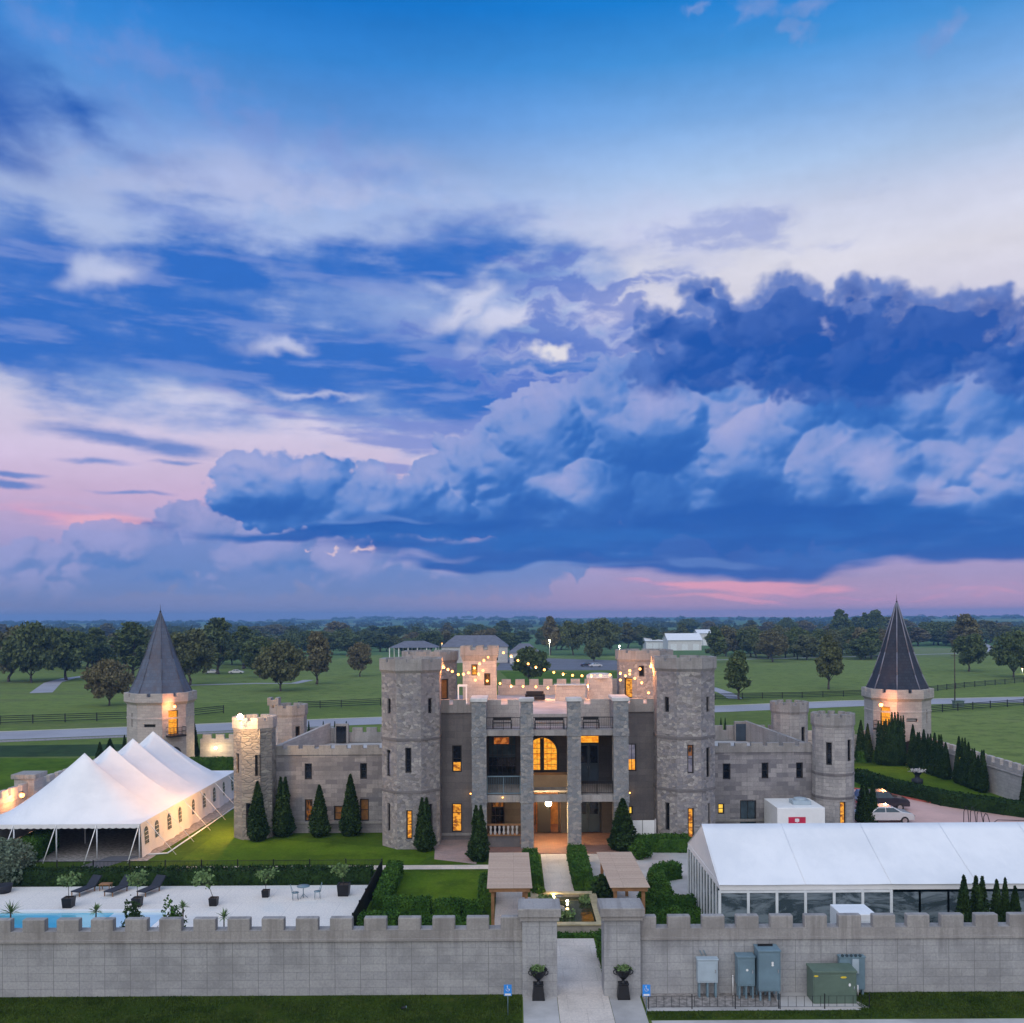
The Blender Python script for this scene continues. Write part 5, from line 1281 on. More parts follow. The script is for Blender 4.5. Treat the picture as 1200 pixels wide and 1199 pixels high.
# ------------------------------------------------------------------ outer walls
def curtain(p0, p1, label, h=2.5, top=3.59, th=.5, start=0.0, mats=None, inner=False, mer=1.045, gap=.53, both=True, cat='wall'):
    o = thing('castle_wall', (p0[0], p0[1], 0), label, cat)
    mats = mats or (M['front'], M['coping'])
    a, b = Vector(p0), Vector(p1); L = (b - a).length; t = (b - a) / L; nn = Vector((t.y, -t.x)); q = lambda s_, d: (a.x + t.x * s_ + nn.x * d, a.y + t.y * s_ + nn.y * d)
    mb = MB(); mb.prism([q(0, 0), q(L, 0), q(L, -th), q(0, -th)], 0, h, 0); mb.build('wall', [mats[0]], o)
    mb = MB(); ov = .06
    mb.prism([q(0, .10), q(L, .10), q(L, -th - .10), q(0, -th - .10)], h, h + .13, 0)
    mb.prism([q(0, ov), q(L, ov), q(L, -th - ov), q(0, -th - ov)], h + .13, h + .53, 0, bot=False)
    mb.build('ledge', [mats[1]], o, bevel=.015)
    mb = MB(); s_ = start
    while s_ < L - .1:
        e = min(L, s_ + mer); s0 = max(0, s_)
        if e > s0 + .05: mb.prism([q(s0, ov), q(e, ov), q(e, -.33), q(s0, -.33)], h + .532, top, 0, bot=False)
        s_ += mer + gap
    mb.build('battlement', [mats[1]], o, bevel=.05)
    return o
YW = 43.3
PL, PR = (0.38, 1.98), (4.12, 5.80)
x0m, _ = AT(26.5, 1080, YW)
stL = -42.0 - (math.ceil((x0m + 42.0) / 1.575) * 1.575 - (x0m + 42.0))
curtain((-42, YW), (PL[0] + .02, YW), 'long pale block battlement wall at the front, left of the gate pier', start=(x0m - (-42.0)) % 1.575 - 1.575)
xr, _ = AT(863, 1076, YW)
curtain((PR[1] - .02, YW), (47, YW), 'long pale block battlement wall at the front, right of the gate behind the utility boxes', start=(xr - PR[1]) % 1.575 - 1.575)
def pier(xa, xb, label):
    o = thing('gate_pier', ((xa + xb) / 2, 43.6, 0), label, 'gate pier')
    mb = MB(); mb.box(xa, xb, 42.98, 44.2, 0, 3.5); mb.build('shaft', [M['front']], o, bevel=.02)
    mb = MB(); mb.box(xa - .10, xb + .10, 42.86, 44.32, 3.502, 3.70); mb.box(xa - .18, xb + .18, 42.78, 44.40, 3.702, 4.10); mb.build('cap', [M['coping']], o, bevel=.03)
pier(*PL, 'tall square block pier at the left side of the front gate'); pier(*PR, 'tall square block pier at the right side of the front gate')
cr = (M['cream'], M['cream'])
curtain((-37.5, 112.6), (43, 112.6), 'cream rear wall running behind the castle between the two cone-roofed towers', mats=cr, start=.3)
curtain((46.7, 110), (46.7, 44), 'cream side wall along the right, beyond the cypress rows', mats=cr, start=.2)
curtain((-41.3, 44), (-41.3, 108), 'cream side wall with merlons behind the big peaked tent', mats=cr, start=.2)
mb = MB()
o = thing('wall_pier', (-41.6, 80.6, 0), 'square pier with flat cap on the left side wall at the photo edge', 'pier')
mb.box(-42.4, -40.7, 79.8, 81.5, 0, 3.9); mb.build('shaft', [M['cream']], o); mb = MB(); mb.box(-42.6, -40.5, 79.6, 81.7, 3.902, 4.3); mb.build('cap', [M['coping']], o, bevel=.03)

# ------------------------------------------------------------------ corner towers with cone roofs
def cone_tower(cx, cy, label, roof, rib, zt, zp, apex, wins, balc, doorside, rw=6.5):
    o = thing('corner_tower', (cx, cy, 0), label, 'tower'); n = 8; V_ = ngon(cx, cy, 6.9, n); mb = MB()
    for k in range(n):
        a, b = V_[k], V_[(k + 1) % n]; L = math.hypot(b[0] - a[0], b[1] - a[1])
        mb.face(a, b, 0, zt, [(L / 2 + w[1] - w[2] / 2, L / 2 + w[1] + w[2] / 2, w[3], w[4]) for w in wins if w[0] == k], 0, .3)
    for z in (1.0, 5.9): 
        O = ngon(cx, cy, 7.0, n); mb.loft([[(*p, z) for p in V_], [(*p, z) for p in O], [(*p, z + .16) for p in O], [(*p, z + .2) for p in V_]], 0)
    mb.build('wall', [M['cream']], o)
    for w in wins:
        a, b = V_[w[0]], V_[(w[0] + 1) % n]; L = math.hypot(b[0] - a[0], b[1] - a[1]); window(a, b, L / 2 + w[1] - w[2] / 2, L / 2 + w[1] + w[2] / 2, w[3], w[4], o, w[5], .25)
    mb = MB(); crown_ring(mb, cx, cy, 7.5, n, zt, zt + (zp - zt) * .6, zp, .4, .45, 0, (6.9, zt - .35)); mb.build('parapet', [M['cream']], o)
    a0 = -math.pi / 2 - math.pi / n; r0 = rw / 2 / math.cos(math.pi / n)
    prof = [(r0, zp - .35), (r0 * .985, zp), (r0 * .78, zp + (apex - zp) * .16), (r0 * .52, zp + (apex - zp) * .42), (r0 * .25, zp + (apex - zp) * .73), (.05, apex)]
    mb = MB(); mb.lathe(prof, cx, cy, n, 0, False, a0); mb.build('cone_roof', [roof], o)
    mb = MB()
    for k in range(n):
        a = a0 + 2 * math.pi * k / n; P_ = [(cx + (r + .03) * math.cos(a), cy + (r + .03) * math.sin(a), z + .02) for r, z in prof]
        for p, q in zip(P_[1:-1], P_[2:]): mb.tube(p, q, .07 if rib is M['rib'] else .05, n=5)
    mb.build('roof_rib', [rib], o)
    mb = MB(); mb.tube((cx, cy, apex - .1), (cx, cy, apex + 1.0), .05, .01, 6); mb.sphere((cx, cy, apex + .12), .12, 8); mb.build('finial', [M['black']], o)
    if balc is not None:
        a, b = Vector(V_[balc]), Vector(V_[(balc + 1) % n]); c = (a + b) / 2; t = (b - a).normalized(); nn = Vector((t.y, -t.x))
        q = lambda s_, d: (c.x + t.x * s_ + nn.x * d, c.y + t.y * s_ + nn.y * d)
        mb = MB(); mb.prism([q(-1.0, 0), q(-1.0, 1.0), q(1.0, 1.0), q(1.0, 0)][::-1], 3.9, 4.1)
        for s_ in (-1, -.5, 0, .5, 1): p = q(s_ * .96, .95); mb.tube((*p, 4.1), (*p, 5.0), .03, n=5)
        for z in (4.5, 5.0): mb.tube((*q(-.96, .95), z), (*q(.96, .95), z), .03, n=5); mb.tube((*q(-.96, .95), z), (*q(-.96, 0), z), .03, n=5); mb.tube((*q(.96, .95), z), (*q(.96, 0), z), .03, n=5)
        for k in range(16): p = q(-.9 + k * .12, .95); mb.tube((*p, 4.1), (*p, 5.0), .012, n=4)
        mb.build('balcony', [M['frame']], o)
    # arched ground-floor door
    a, b = Vector(V_[doorside]), Vector(V_[(doorside + 1) % n]); c = (a + b) / 2; t = (b - a).normalized(); nn = Vector((t.y, -t.x))
    def P3(s_, z, d): return (c.x + t.x * s_ + nn.x * d, c.y + t.y * s_ + nn.y * d, z)
    arcp = [(-.8, .05), (.8, .05)] + [(.8 * math.cos(math.pi * k / 10), 1.9 + .8 * math.sin(math.pi * k / 10)) for k in range(11)]
    mb = MB(); mb.loft([[P3(x, z, .0) for x, z in arcp], [P3(x * 1.0, z, .05) for x, z in arcp]], 0, cap1=True); mb.build('door', [M['frame']], o)
    return o
cone_tower(-41.5, 110.8, 'left corner tower with weathered grey-blue cone roof, behind the peaked tent', M['slate2'], M['slate2'], 7.9, 8.9, 18.2, [(0, .0, 1.3, 5.05, 5.4, 'glassd'), (7, 0, .3, 5.0, 6.6, 'glassd'), (1, -.1, 1.2, 4.1, 6.9, 'amberhot')], 1, 1)
cone_tower(46.4, 113.2, 'right corner tower with dark slate cone roof and pale ribs, behind the cypress rows', M['slate'], M['rib'], 7.6, 8.65, 18.9, [(0, .3, 1.3, 4.9, 5.3, 'trim'), (1, .1, .32, 4.6, 6.2, 'glassd'), (7, 0, 1.2, 4.1, 6.6, 'amberhot')], 7, 0)
X, Z = AT(205, 828, 107.6); lantern((X, 107.5, Z), 'orange lamp over the balcony of the left cone-roofed tower', 420, .16, col=(1, .35, .12), mat='bulb')
X, Z = AT(1032, 826, 109.3); lantern((X, 109.2, Z), 'orange lamp over the balcony of the right cone-roofed tower', 900, .22, col=(1, .35, .14), mat='bulb')
X, Z = AT(253, 876.5, 112.1); lantern((X, 112.0, Z), 'round pale wall lamp on the rear wall between the left tower and the castle', 220, .14, style='wall')
X, Z = AT(1115.5, 893.5, 96); lantern((46.1, 96.5, 2.4), 'small warm lamp on the right side wall between two cypress rows', 120, .14, col=(1, .6, .2), style='wall')
X, Z = AT(-4, 911, 79); lantern((-40.4, 77.2, 3.0), 'orange lamp on the left side wall by its pier at the photo edge', 420, .2, col=(1, .42, .15), mat='bulb')

# ------------------------------------------------------------------ peaked pole tent
tx0, tx1, ty0, ty1, te = -39.4, -27.2, 68.4, 92.2, 2.5
tent = thing('peaked_tent', ((tx0 + tx1) / 2, (ty0 + ty1) / 2, 0), 'big white marquee with four sharp peaks and arched side windows', 'tent')
pk = [73.0, 77.6, 82.3, 86.9]
def tent_z(x, y):
    xc = (tx0 + tx1) / 2; u = abs(x - xc) / ((tx1 - tx0) / 2)
    w = max(0, (pk[0] - y) / (pk[0] - ty0), (y - pk[-1]) / (ty1 - pk[-1]))
    e = min(1, (u ** 2.6 + w ** 2.6) ** (1 / 2.6)); f = (1 - e) ** 1.28
    dip = 0
    if pk[0] < y < pk[-1]:
        s_ = abs(math.sin(math.pi * (y - pk[0]) / ((pk[-1] - pk[0]) / 3))); dip = .26 * s_ ** .75
    elif w > 0: pass
    return te + 4.3 * f * (1 - dip * max(0, 1 - u) ** .5) + .25 * (1 - e)
NX, NY = 48, 112
mb = MB()
gx = sorted([tx0 + (tx1 - tx0) * i / NX for i in range(NX + 1)]); gy = [ty0 + (ty1 - ty0) * j / NY for j in range(NY + 1)]
gy = sorted(set(gy) | set(pk)); 
for j in range(len(gy) - 1):
    for i in range(NX):
        a, b, c, d = (gx[i], gy[j]), (gx[i + 1], gy[j]), (gx[i + 1], gy[j + 1]), (gx[i], gy[j + 1])
        mb.poly([(*p, tent_z(*p)) for p in (a, b, c, d)], 0, True)
roof = mb.build('roof', [M['pvc']], tent)
for k in range(4): xc = (tx0 + tx1) / 2; mb = MB(); mb.tube((xc, pk[k], 0), (xc, pk[k], 6.75), .06, n=8); mb.build('mast', [M['alu']], tent)
def valance(p0, p1, name='valance', dz=.32):
    a, b = Vector(p0), Vector(p1); L = (b - a).length; n = int(L / .07); t = (b - a) / L; nn = Vector((t.y, -t.x)); mb = MB()
    for off in (0.0, .012):
        pr = None
        for i in range(n + 1):
            s_ = L * i / n; z = te - dz + .07 - .07 * abs(math.sin(math.pi * s_ / .5)); p = a + t * s_ + nn * (.03 + off)
            cur = ((p.x, p.y, te + .01), (p.x, p.y, z))
            if pr: mb.poly([pr[1], cur[1], cur[0], pr[0]] if off else [pr[0], cur[0], cur[1], pr[1]])
            pr = cur
    mb.build(name, [M['pvc']], tent)
valance((tx0, ty0), (tx1, ty0)); valance((tx1, ty0), (tx1, ty1)); valance((tx1, ty1), (tx0, ty1))
# side wall with folds; arched clear windows set on it
def tentwall(p0, p1, z1, wins, matn='pvc', fold=.10):
    a, b = Vector(p0), Vector(p1); L = (b - a).length; t = (b - a) / L; nn = Vector((t.y, -t.x)); n = int(L / .18); mb = MB()
    fo = lambda s_: fold * (math.sin(s_ * 2.1) * .6 + .4 * math.sin(s_ * 5.3))
    pr = None
    for i in range(n + 1):
        s_ = L * i / n; p = a + t * s_; q = p + nn * (fo(s_) + .12)
        cur = ((p.x, p.y, z1), (q.x, q.y, .02 + .05 * math.sin(s_ * 3)))
        if pr: mb.poly([pr[1], cur[1], cur[0], pr[0]], 0, True)
        pr = cur
    w = mb.build('side_wall', [M[matn]], tent)
    for s0 in wins:
        mb = MB(); hw = .36
        def P3(x, z, d):
            k = (z1 - z) / z1; s_ = s0 + x; p = a + t * s_ + nn * ((fo(s_) + .12) * k + d); return (p.x, p.y, z)
        pts = [(-hw, .85), (0, .85), (hw, .85)] + [(hw * math.cos(math.pi * k / 8), 1.75 + hw * math.sin(math.pi * k / 8)) for k in range(9)]
        cc = P3(0, 1.3, .03)
        ring = [P3(x, z, .03) for x, z in pts]
        for i in range(len(ring)): mb.poly([cc, ring[i], ring[(i + 1) % len(ring)]], 0)
        for z in (1.15, 1.45, 1.75): mb.poly([P3(-hw, z - .02, .045), P3(hw, z - .02, .045), P3(hw, z + .02, .045), P3(-hw, z + .02, .045)], 1)
        for x in (-.12, .12): mb.poly([P3(x - .015, .85, .046), P3(x + .015, .85, .046), P3(x + .015, 2.0, .046), P3(x - .015, 2.0, .046)], 1)
        mb.build('window', [M['glassb'], M['pvc']], w)
    return w
tentwall((tx1, ty0 + .1), (tx1, ty1), te, [.9, 3.0, 5.6, 8.0, 11.2, 14.0, 16.8, 19.6, 22.2])
tentwall((tx1, ty1), (tx0, ty1), te, [], fold=.06); tentwall((tx0, ty1), (tx0, ty0), te, [], fold=.06)
for x in (-39.3, -36.4, -33.3, -30.35, -27.25): mb = MB(); mb.tube((x, ty0 + .02, 0), (x, ty0 + .02, te), .05, n=8); mb.build('pole', [M['alu']], tent)
def strap(p, q, label=None, w=.05):
    mb = MB(); mb.tube(p, q, w / 2, n=4); return mb.build('guy_strap', [M['white']], tent)
for x in (-36.4, -33.3, -30.35, -27.25): strap((x, ty0, te), (x - .25, ty0 - 1.5, .03), w=.07)
for y in (69.6, 73.5, 77.5, 81.5, 85.6, 89.6):
    strap((tx1, y, te), (tx1 + 2.3, y - .3, .03))
mb = MB(); mb.tube((tx1 + 1.55, 69.6, .06), (tx1 + 1.55, 91, .06), .06, n=6); mb.tube((tx1 + 1.55, 69.6, .06), (tx1 + .2, 69.3, .06), .06, n=6); o_ = mb.build('ground_rail', [M['white']], tent)

# ------------------------------------------------------------------ clear-span tent at the right
ax, bx, ay, by, ye, yr_, ez, rz_ = 10.95, 36.0, 49.9, 58.8, 3.2, 54.35, 3.2, 5.38
t2 = thing('frame_tent', (22, 54.3, 0), 'long white ridge-roofed marquee with glass walls behind the front wall at the right', 'tent')
mb = MB(); th = .06
NXR, NYR = 66, 8
def rz_at(x, f, s_): return (ez - .06) + (rz_ - ez + .06) * f - .045 * math.sin(math.pi * (((x - ax) / 4.55) % 1.0)) * math.sin(math.pi * min(1, f + .12)) - .04 * math.sin(math.pi * f)
for (ya, yb) in ((ay - .12, yr_), (by + .12, yr_)):
    for i in range(NXR):
        x0_, x1_ = ax - .05 + (bx - ax + .05) * i / NXR, ax - .05 + (bx - ax + .05) * (i + 1) / NXR
        for j in range(NYR):
            f0, f1 = j / NYR, (j + 1) / NYR; y0_, y1_ = ya + (yb - ya) * f0, ya + (yb - ya) * f1
            q = [(x0_, y0_, rz_at(x0_, f0, 0)), (x1_, y0_, rz_at(x1_, f0, 0)), (x1_, y1_, rz_at(x1_, f1, 0)), (x0_, y1_, rz_at(x0_, f1, 0))]
            mb.poly(q if ya < yb else q[::-1], 0, True)
mb.build('roof', [M['pvc']], t2)
mb = MB()
for k in range(1, 6):
    x = ax + k * 4.55
    for (ya, yb) in ((ay - .12, yr_), (by + .12, yr_)):
        mb.tube((x, ya, ez - .056), (x, yb, rz_ + .002), .012, n=5)
mb.build('roof_seam', [M['pvc']], t2)
mb = MB(); mb.poly([(ax, by, ez), (ax, ay, ez), (ax, yr_, rz_ - .04)]); mb.poly([(ax + .03, ay, ez), (ax + .03, by, ez), (ax + .03, yr_, rz_ - .04)]); mb.build('gable', [M['pvc']], t2)
mb = MB(); mb.box(ax, bx, ay - .02, ay + .02, ez - .38, ez - .07); mb.box(ax - .02, ax + .02, ay + .03, by, ez - .3, ez - .002); mb.build('valance', [M['pvc']], t2)
mb = MB(); zz = ez - .4
xs = [ax + k * 1.52 for k in range(7)]
for k in [*range(7), *range(9, 17)]:
    x = ax + k * 1.52; w_ = .07 if k < 7 else .05; m2 = MB(); m2.box(x - w_, x + w_, ay - .05, ay + .05, 0, zz); m2.build('post', [M['alu']], t2)
for k in range(1, 12): y = ay + (by - ay) * k / 11; m2 = MB(); m2.box(ax - .05, ax + .05, y - .05, y + .05, 0, zz + .1); m2.build('post', [M['alu']], t2)
mb.box(ax + .06, bx, ay - .03, ay + .03, .0, .12); mb.box(ax + .06, xs[6], ay - .03, ay + .03, zz - .12, zz - .002)
mb.build('rail', [M['alu']], t2)
def glassmat():
    m, t, b = newmat('tent_glass'); p = obc(t)
    n = t.noise(t.v('MULTIPLY', p, (.5, .5, 1.6)), 1, 5, .65, dist=.8)
    t.put(b.inputs['Base Color'], t.mix(t.ss(n, .42, .62), (.07, .10, .12, 1), (.30, .36, .41, 1)))  # pale mottling in the colour stands in for reflections on the glass
    b.inputs['Roughness'].default_value = .12; b.inputs['Alpha'].default_value = .72; bump(t, b, n, .5, .08)
    return m
M['tglass'] = glassmat()
mb = MB()
for k in range(16): x = ax + k * 1.52; mb.poly([(x + .06, ay, .12), (x + 1.46, ay, .12), (x + 1.46, ay, zz - .12), (x + .06, ay, zz - .12)])
for k in range(11):
    y0 = ay + (by - ay) * k / 11 + .05; y1 = ay + (by - ay) * (k + 1) / 11 - .05; mb.poly([(ax, y1, .1), (ax, y0, .1), (ax, y0, zz + .1), (ax, y1, zz + .1)])
mb.build('glass_wall', [M['tglass']], t2)
mb = MB(); mb.poly([(bx, by, 0), (ax, by, 0), (ax, by, zz), (bx, by, zz)]); mb.build('rear_wall', [M['glassb']], t2)
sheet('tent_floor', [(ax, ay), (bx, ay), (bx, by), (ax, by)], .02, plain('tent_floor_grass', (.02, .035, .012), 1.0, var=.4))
def hvac(x0, x1, y0, y1, z1, label):
    o = thing('air_unit', ((x0 + x1) / 2, y0, 0), label, 'air unit')
    mb = MB(); mb.box(x0, x1, y0, y1, .1, z1); mb.build('cabinet', [M['white']], o, bevel=.04)
    mb = MB(); mb.box(x0 + .2, x1 - .2, y0 - .02, y0 - .003, .4, z1 - .3); mb.build('grille', [M['alu']], o)
    mb = MB(); mb.box(x0 + .1, x0 + .25, y0, y1, 0, .1); mb.box(x1 - .25, x1 - .1, y0, y1, 0, .1); mb.build('feet', [M['black']], o)
hx0, _ = AT(986, 1080, 46.6); hx1, _ = AT(1028, 1080, 46.6)
hvac(hx0, hx1, 46.6, 48.3, 2.55, 'white box-shaped air unit between the front wall and the glass tent')

# ------------------------------------------------------------------ white trailer and its roof unit
tX0, _ = AT(905, 960, 73.0); tX1, _ = AT(960, 960, 73.0)
o = thing('trailer', ((tX0 + tX1) / 2, 73, 0), 'white refrigerated trailer with red emblem parked by the right wing', 'trailer')
mb = MB(); mb.box(tX0, tX1, 71.6, 75.4, .5, 2.75); mb.build('body', [M['white']], o, bevel=.05)
mb = MB()
for x in (tX0 + .9, tX1 - .9):
    for y in (71.7, 75.1): mb.tube((x, y, .36), (x, y + .25, .36), .36, n=16)
mb.build('wheel', [M['rubber']], o)
mb = MB(); cx = (tX0 + tX1) / 2 + .4; mb.box(cx - .7, cx + .7, 72.6, 73.8, 2.752, 3.05); mb.lathe([(.5, 3.05), (.5, 3.2), (.1, 3.22)], cx, 73.2, 14); mb.build('roof_unit', [M['lightgrey']], o, bevel=.03)
rx0, rz0 = AT(924, 966, 71.6); rx1, rz1 = AT(944, 957.5, 71.6)
mb = MB(); mb.box(rx0, rx1, 71.57, 71.597, rz0 - .9, rz1); mb.build('emblem', [M['red']], o)
mb = MB(); cx = (rx0 + rx1) / 2
mb.poly([(cx - .16, 71.565, rz1 - .12), (cx - .16, 71.565, rz1 - .36), (cx + .16, 71.565, rz1 - .36), (cx + .16, 71.565, rz1 - .12)]); mb.box(cx - .03, cx + .03, 71.56, 71.566, rz1 - .42, rz1 - .1); mb.build('mark', [M['white']], o)

# ------------------------------------------------------------------ pool terrace
DZ = .15; dx0, dx1, dy0, dy1 = -40.8, -8.9, 44.0, 60.7; wx0, wx1, wy0, wy1 = -33.0, -20.3, 46.6, 55.5; wxs = -23.6
mb = MB()
for (a, b, c, d) in ((dx0, wx0, dy0, dy1), (wx1, dx1, dy0, dy1), (wx0, wx1, dy0, wy0), (wx0, wx1, wy1, dy1)):
    mb.poly([(a, c, DZ), (b, c, DZ), (b, d, DZ), (a, d, DZ)])
mb.poly([(dx1, dy0, 0), (dx1, dy1, 0), (dx1, dy1, DZ), (dx1, dy0, DZ)]); mb.poly([(dx1, dy1, 0), (dx0, dy1, 0), (dx0, dy1, DZ), (dx1, dy1, DZ)])
mb.build('pool_deck', [M['pooldeck']], kind='structure')
mb = MB()
for (a, b, c, d) in ((wx0 - .3, wx0, wy0 - .3, wy1 + .3), (wx1, wx1 + .3, wy0 - .3, wy1 + .3), (wx0, wx1, wy0 - .3, wy0), (wx0, wx1, wy1, wy1 + .3)): mb.box(a, b, c, d, DZ - .14, DZ + .05)
mb.build('pool_coping', [M['white']], kind='structure', bevel=.02)
sheet('pool_water', [(wx0, wy0), (wxs, wy0), (wxs, wy1), (wx0, wy1)], .07, M['poolw'])
sheet('pool_shelf_water', [(wxs, wy0), (wx1, wy0), (wx1, wy1), (wxs, wy1)], .072, M['shelfw'])
# tall black fence round the pool
def picket(pts, label, h, step, post, bar=.09, mat=None, name='railing_fence', group=None, br=.010, z0=0.0, rail=.02):
    mat = mat or M['black']
    o = thing(name, (pts[0][0], pts[0][1], z0), label, 'fence', group)
    mb = MB()
    for a, b in zip(pts[:-1], pts[1:]):
        a, b = Vector(a), Vector(b); n = int((b - a).length / step) + 1
        for i in range(n + 1):
            p = a.lerp(b, i / n); mb = MB(); mb.box(p.x - post, p.x + post, p.y - post, p.y + post, z0, z0 + h + .06); mb.build('post', mat, o)
    mb = MB()
    for a, b in zip(pts[:-1], pts[1:]):
        for z in (.12, h - .04): mb.tube((*a, z0 + z), (*b, z0 + z), rail, n=4, sm=False)
        a, b = Vector(a), Vector(b); n = int((b - a).length / bar)
        for i in range(n): p = a.lerp(b, i / n); mb.box(p.x - br, p.x + br, p.y - br, p.y + br, z0 + .12, z0 + h - .04)
    mb.build('rails', mat, o)
    return o
picket([(-40, 62.5), (-8.75, 62.5)], 'thin black railing along the far side of the pool hedge', 1.35, 2.45, .03)
picket([(-8.75, 62.4), (-8.75, 44.1)], 'tall black fence at the right side of the pool deck', 1.35, 2.45, .035, bar=.07, br=.02)
hedge('hedge', [(-40.5, 61.6), (-9.3, 61.6)], 1.0, 1.05, 'long dark clipped hedge along the far side of the white pool deck', mat=M['darkhedge'], dens=150, leaf=.06)
def planter(px, py, ph, label, fh=None, seed=0, w=.5, foliage=True, lean=0.0, hh=1.75):
    X, Y = G(px, py, DZ); o = thing('potted_tree', (X, Y, DZ), label, 'potted plant')
    mb = MB(); h = w * .95
    O = [(-w / 2, -w / 2), (w / 2, -w / 2), (w / 2, w / 2), (-w / 2, w / 2)]; O2 = [(x * .84, y * .84) for x, y in O]; I = [(x * .84, y * .84) for x, y in O]
    mb.loft([[(*p, 0) for p in O2], [(*p, h) for p in O], [(*p, h) for p in I], [(*p, h - .06) for p in I]], cap0=True); mb.build('pot', [M['black']], o, local=True)
    mb = MB(); mb.box(-w * .41, w * .41, -w * .41, w * .41, h - .12, h - .05); mb.build('soil', [M['soil']], o, local=True)
    mb = MB(); r = random.Random(seed); tips = []
    p = Vector((0, 0, h - .1)); q = Vector((lean * .3, 0, h + (hh - h) * .45)); mb.tube(p, q, .022, .016, 6)
    for k in range(6):
        a = r.random() * 6.28; e = q + Vector((math.cos(a) * .32 + lean * .5, math.sin(a) * .32, (hh - h) * (.25 + .3 * r.random()))); mb.tube(q, e, .012, .006, 5); tips.append(e)
    mb.build('stem', [M['bark']], o, local=True)
    rr = rs(seed + 50); C = []
    for e in tips + [q + Vector((0, 0, .2))]: C.append(np.array(e) + rr.randn(34, 3) * np.array([.15, .15, .12]))
    C = np.concatenate(C); U, V = leaf_axes(rr, len(C), .085); quads_object('leaves', C, U, V, M['palegreen'], o)
    return o
planter(80.5, 1063, 0, 'black cube pot with small leafy tree, in front of the left lounger', seed=1, w=.62, hh=1.9)
planter(161, 1062, 0, 'black pot with pale leafy tree, in front of the middle lounger', seed=2, w=.55, hh=2.0)
planter(250.5, 1061, 0, 'black cube pot with leaning leafy tree, alone in the middle of the pool deck', seed=3, w=.5, lean=-.9, hh=1.9)
planter(311.5, 1051, 0, 'black pot with pale leafy tree left of the small table and chairs', seed=4, w=.45, hh=1.7)
planter(403, 1049, 0, 'wide black pot with leafy tree at the far right corner of the pool deck', seed=5, w=.75, lean=-.3, hh=1.8)
def lounger(px, py, label, rz):
    X, Y = G(px, py, DZ); o = thing('sun_lounger', (X, Y, DZ), label, 'sun lounger', 'loungers by the pool', rz)
    mb = MB(); mb.box(-.34, .34, -.95, .35, .26, .34); mb.build('seat', M['dkfurn'], o, local=True, bevel=.03)
    mb = MB(); mb.poly([(-.34, .35, .30), (.34, .35, .30), (.34, .98, .86), (-.34, .98, .86)]); mb.poly([(-.34, .42, .22), (-.34, 1.04, .80), (.34, 1.04, .80), (.34, .42, .22)]); mb.poly([(-.34, .98, .86), (.34, .98, .86), (.34, 1.04, .80), (-.34, 1.04, .80)])
    mb.poly([(-.34, .35, .30), (-.34, .98, .86), (-.34, 1.04, .80), (-.34, .42, .22)]); mb.poly([(.34, .42, .22), (.34, 1.04, .80), (.34, .98, .86), (.34, .35, .30)]); mb.build('backrest', M['dkfurn'], o, local=True)
    for sx in (-.3, .3):
        for sy in (-.88, .4): mb = MB(); mb.box(sx - .025, sx + .025, sy - .025, sy + .025, 0, .26); mb.build('leg', M['woodp'], o, local=True)
    return o
lounger(101, 1046, 'left one of three dark sun loungers before the hedge', R(-18)); lounger(139, 1046, 'middle one of three dark sun loungers, right of the little table', R(-18)); lounger(177, 1046, 'right one of three dark sun loungers, under the white notice panel', R(-18))
o = thing('side_table', (*G(124, 1043, DZ), DZ), 'low brown side table between two dark loungers', 'table')
mb = MB(); mb.box(-.35, .35, -.25, .25, .36, .42); mb.build('table_top', M['woodp'], o, local=True)
for sx in (-.3, .3):
    for sy in (-.2, .2): mb = MB(); mb.box(sx - .02, sx + .02, sy - .02, sy + .02, 0, .36); mb.build('leg', M['woodp'], o, local=True)
o = thing('round_planter', (*G(4, 1046, DZ), DZ), 'dark round planter at the left edge of the pool deck', 'planter')
mb = MB(); mb.lathe([(.42, 0), (.55, .5), (.5, .5), (.45, .42)], n=20, cap0=True); mb.build('pot', M['dkfurn'], o, local=True)
# notice panel on the railing
X, Y = G(165, 1031, 0); Xn, Zn = AT(165.5, 1022, 62.3)
o = thing('notice_panel', (Xn, 62.38, 0), 'white notice panel fixed on the railing behind the loungers', 'sign')
mb = MB(); mb.box(Xn - .38, Xn + .38, 62.36, 62.39, Zn - .34, Zn + .34); mb.build('panel', M['white'], o, bevel=.01)
mb = MB()
for i in range(5): mb.box(Xn - .3, Xn + .3 - .12 * (i % 2), 62.352, 62.358, Zn + .2 - i * .1, Zn + .225 - i * .1)
mb.build('lettering', M['greyblue'], o)
mb = MB(); mb.box(Xn - .03, Xn + .03, 62.395, 62.44, 0, Zn + .3); mb.build('post', M['black'], o)
